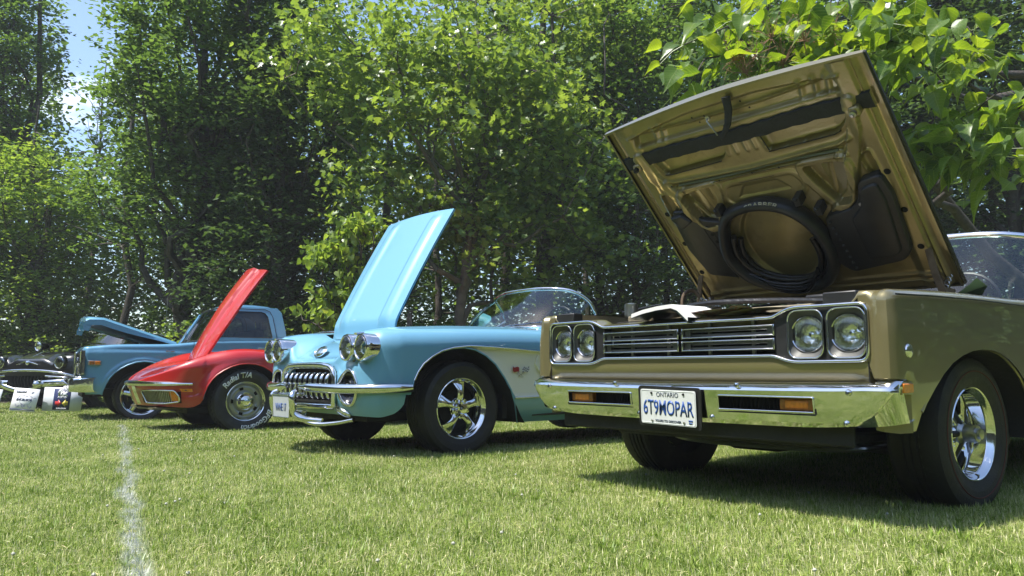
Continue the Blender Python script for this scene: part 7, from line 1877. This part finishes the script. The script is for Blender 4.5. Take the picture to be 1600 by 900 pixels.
def build_catalpa():
    r = np.random.default_rng(44)
    b = np.array([7.6, 9.8, 0.0]); b[2] = ground_z(b[0], b[1])
    root = empty('catalpa_tree', 'near broad-leaved tree with huge pale heart-shaped leaves reaching over the gold hood', 'tree', tuple(b))
    W_ = lambda px, py, Z: np.array([PX(px, Z), Z, .5923 + (578.6 - py) / 1206 * Z]) - b
    tp = curve_pts((0, 0, -.1), (-.5, .2, 5.2), 8, .015, r); mb = MB(); mb.tube(tp, [.19 - .014 * q for q in range(9)], 10)
    tp2 = curve_pts(tp[2], W_(1440, 250, 9.2), 6, .03, r); mb.tube(tp2, [.11, .10, .085, .07, .06, .045, .03], 8)
    mb.build('trunk', BARK, root, smooth=60)
    # (px, py, Z, leaves, radius)
    cl = [(1080, 55, 7.2, 26, .26), (1095, 120, 7.0, 22, .24), (1150, 40, 7.4, 26, .28), (1150, 110, 7.1, 26, .26), (1215, 55, 7.0, 22, .26), (1230, 110, 7.0, 24, .24), (1290, 80, 7.1, 26, .24), (1290, 20, 7.4, 24, .28),
          (1350, 45, 6.8, 34, .30), (1395, 60, 6.5, 40, .32), (1420, 20, 6.6, 34, .30), (1375, 110, 6.9, 26, .26), (1440, 80, 6.8, 30, .26), (1460, 5, 7.0, 26, .3),
          (1500, 120, 7.6, 22, .28), (1560, 60, 7.6, 26, .32), (1590, 130, 7.4, 24, .3), (1540, 20, 8.0, 26, .34), (1500, 60, 8.2, 20, .3),
          (1440, 200, 7.4, 24, .28), (1500, 215, 7.2, 26, .28), (1560, 200, 7.0, 28, .28), (1600, 230, 7.0, 26, .28), (1520, 240, 7.1, 20, .22), (1450, 235, 7.3, 20, .2), (1640, 120, 7.0, 24, .3), (1640, 260, 7.4, 20, .3),
          (1120, 5, 7.9, 26, .3), (1200, -10, 8.2, 26, .3), (1330, -20, 7.6, 30, .35)]
    lb = MB(); tw = MB(); P = []
    hubs = [tp[6], tp[5], tp2[4], tp[7], tp2[6]]
    h2 = [W_(1250, 70, 7.9), W_(1420, 60, 7.6), W_(1540, 120, 8.0), W_(1520, 230, 7.8)]
    for q, h_ in enumerate(h2): lb.tube(curve_pts(hubs[[0, 3, 1, 2][q]], h_, 7, .03, r, sag=.1), [.06, .055, .05, .042, .036, .03, .024, .018], 7)
    for px, py, Z, n, rad in cl:
        c = W_(px, py, Z); j = int(np.argmin([np.linalg.norm(h_ - c) for h_ in h2])); path = curve_pts(h2[j], c, 5, .05, r, sag=.06)
        lb.tube(path, [.016, .014, .012, .010, .008, .006], 5)
        for q in range(n):
            t = r.uniform(.25, 1.05); k_ = min(4.99, t * 5); a_ = int(k_); s = path[a_] * (1 - (k_ - a_)) + path[a_ + 1] * (k_ - a_)
            e = s + r.normal(0, 1, 3) * rad * np.array([.75, .7, .5]); tw.tube([s, (s + e) / 2 + np.array([0, 0, .03]), e], .0028, 3, caps=False); P.append(e)
    lb.build('limbs', BARK, root, smooth=60); tw.build('leaf_stalks', LEAF_CATALPA, root)
    P = np.array(P)
    leaves_obj('foliage', P, .225, LEAF_CATALPA, root, 'catalpa', up=.42, seed=8, droop=.95, fold=.20, curl=.38, tipdir=np.array([-.9, -.4, 0]), spread=.8)
    # dry seed panicles
    sp = MB()
    for px, py in ((1195, 70), (1222, 40), (1180, 100), (1240, 85), (1275, 45), (1160, 78), (1320, 30)):
        c = W_(px, py, 7.0)
        for q in range(26):
            d = r.normal(0, 1, 3) * np.array([.09, .08, .12]) + np.array([0, 0, .05]); sp.tube([c, c + d * .6 + r.normal(0, .012, 3), c + d], [.0035, .0025, .0015], 3, caps=False)
            e = c + d; sp.lathe([(.001, -.008), (.006, 0), (.001, .008)], e, (0, 0, 1), 4)
    sp.build('seed_panicles', mat('dry_panicle', (.20, .11, .06), rough=.9), root)
build_catalpa()

def build_surround():
    """hedges and trees round the rest of the field: they stand where the cars' chrome and paint mirror them"""
    r = np.random.default_rng(91); C = []
    for k in range(2600):
        th = r.uniform(-.22 * pi, 1.22 * pi); # everything except the wood side
        th = -th
        R = r.uniform(48, 56); C.append((R * cos(th), R * sin(th), r.uniform(0, 1) ** .9 * 21))
    C = np.array(C); C = C[(C[:, 1] < 19) | (np.abs(C[:, 0]) > 27)]
    per = r.poisson(48, len(C)); idx = np.repeat(np.arange(len(C)), per)
    P = C[idx] + r.normal(0, 1, (len(idx), 3)) * np.array([2.0, 2.0, 1.3]); P = P[P[:, 2] > 0]
    o = leaves_obj('far_hedge', P, .85, LEAF_DARK, None, 'diamond', up=.4, seed=5); o['kind'] = 'stuff'
    tag(o, 'tall hedgerow round the rest of the field, mirrored in the chrome', 'hedge')
build_surround()

def build_reflection_ring():
    # added unseen dark ring, covers sky specks in the car-side reflections
    mb = MB(); n = 90; rows = []
    r = np.random.default_rng(3)
    for i in range(n + 1):
        th = radians(48) - (radians(48) + radians(228)) * i / n; f = min(1, i / 6, (n - i) / 6)
        top = (23 + 2.5 * sin(i * .37) + 1.5 * sin(i * .91)) * f
        rows.append([(R * cos(th), R * sin(th), z * top - .2) for R, z in ((58, 0), (59, .35), (61, .7), (64, .92), (70, 1.0), (95, 1.0))])
    mb.grid(rows)
    o = mb.build('reflection_ring', mat('dark_green_backdrop', (.035, .045, .018), rough=.95, noise=.5, nscale=.6, bump=1.0, bscale=2, dirt=(.06, .05, .03), dscale=.2), None, smooth=60); o['kind'] = 'structure'
build_reflection_ring()
def build_veil():  # thin volume added to lift dark foliage tones, standing in for lens glare
    mb = MB(); mb.box((0, 9, 14.4), (46, 60, 34.0)); mb.v = [(p[0], p[1], p[2]) for p in mb.v]
    m = bpy.data.materials.new('veil_air'); m.use_nodes = True; n = m.node_tree.nodes; n.clear()
    o = n.new('ShaderNodeOutputMaterial'); v = n.new('ShaderNodeVolumePrincipled'); v.inputs['Color'].default_value = (.86, .92, .95, 1); v.inputs['Density'].default_value = .0016
    m.node_tree.links.new(v.outputs[0], o.inputs['Volume'])
    h = mb.build('veil', m, None, smooth=None); h['kind'] = 'stuff'; tag(h, 'added shadow-lifting haze in the air over the lawn and wood', 'veil')
build_veil()
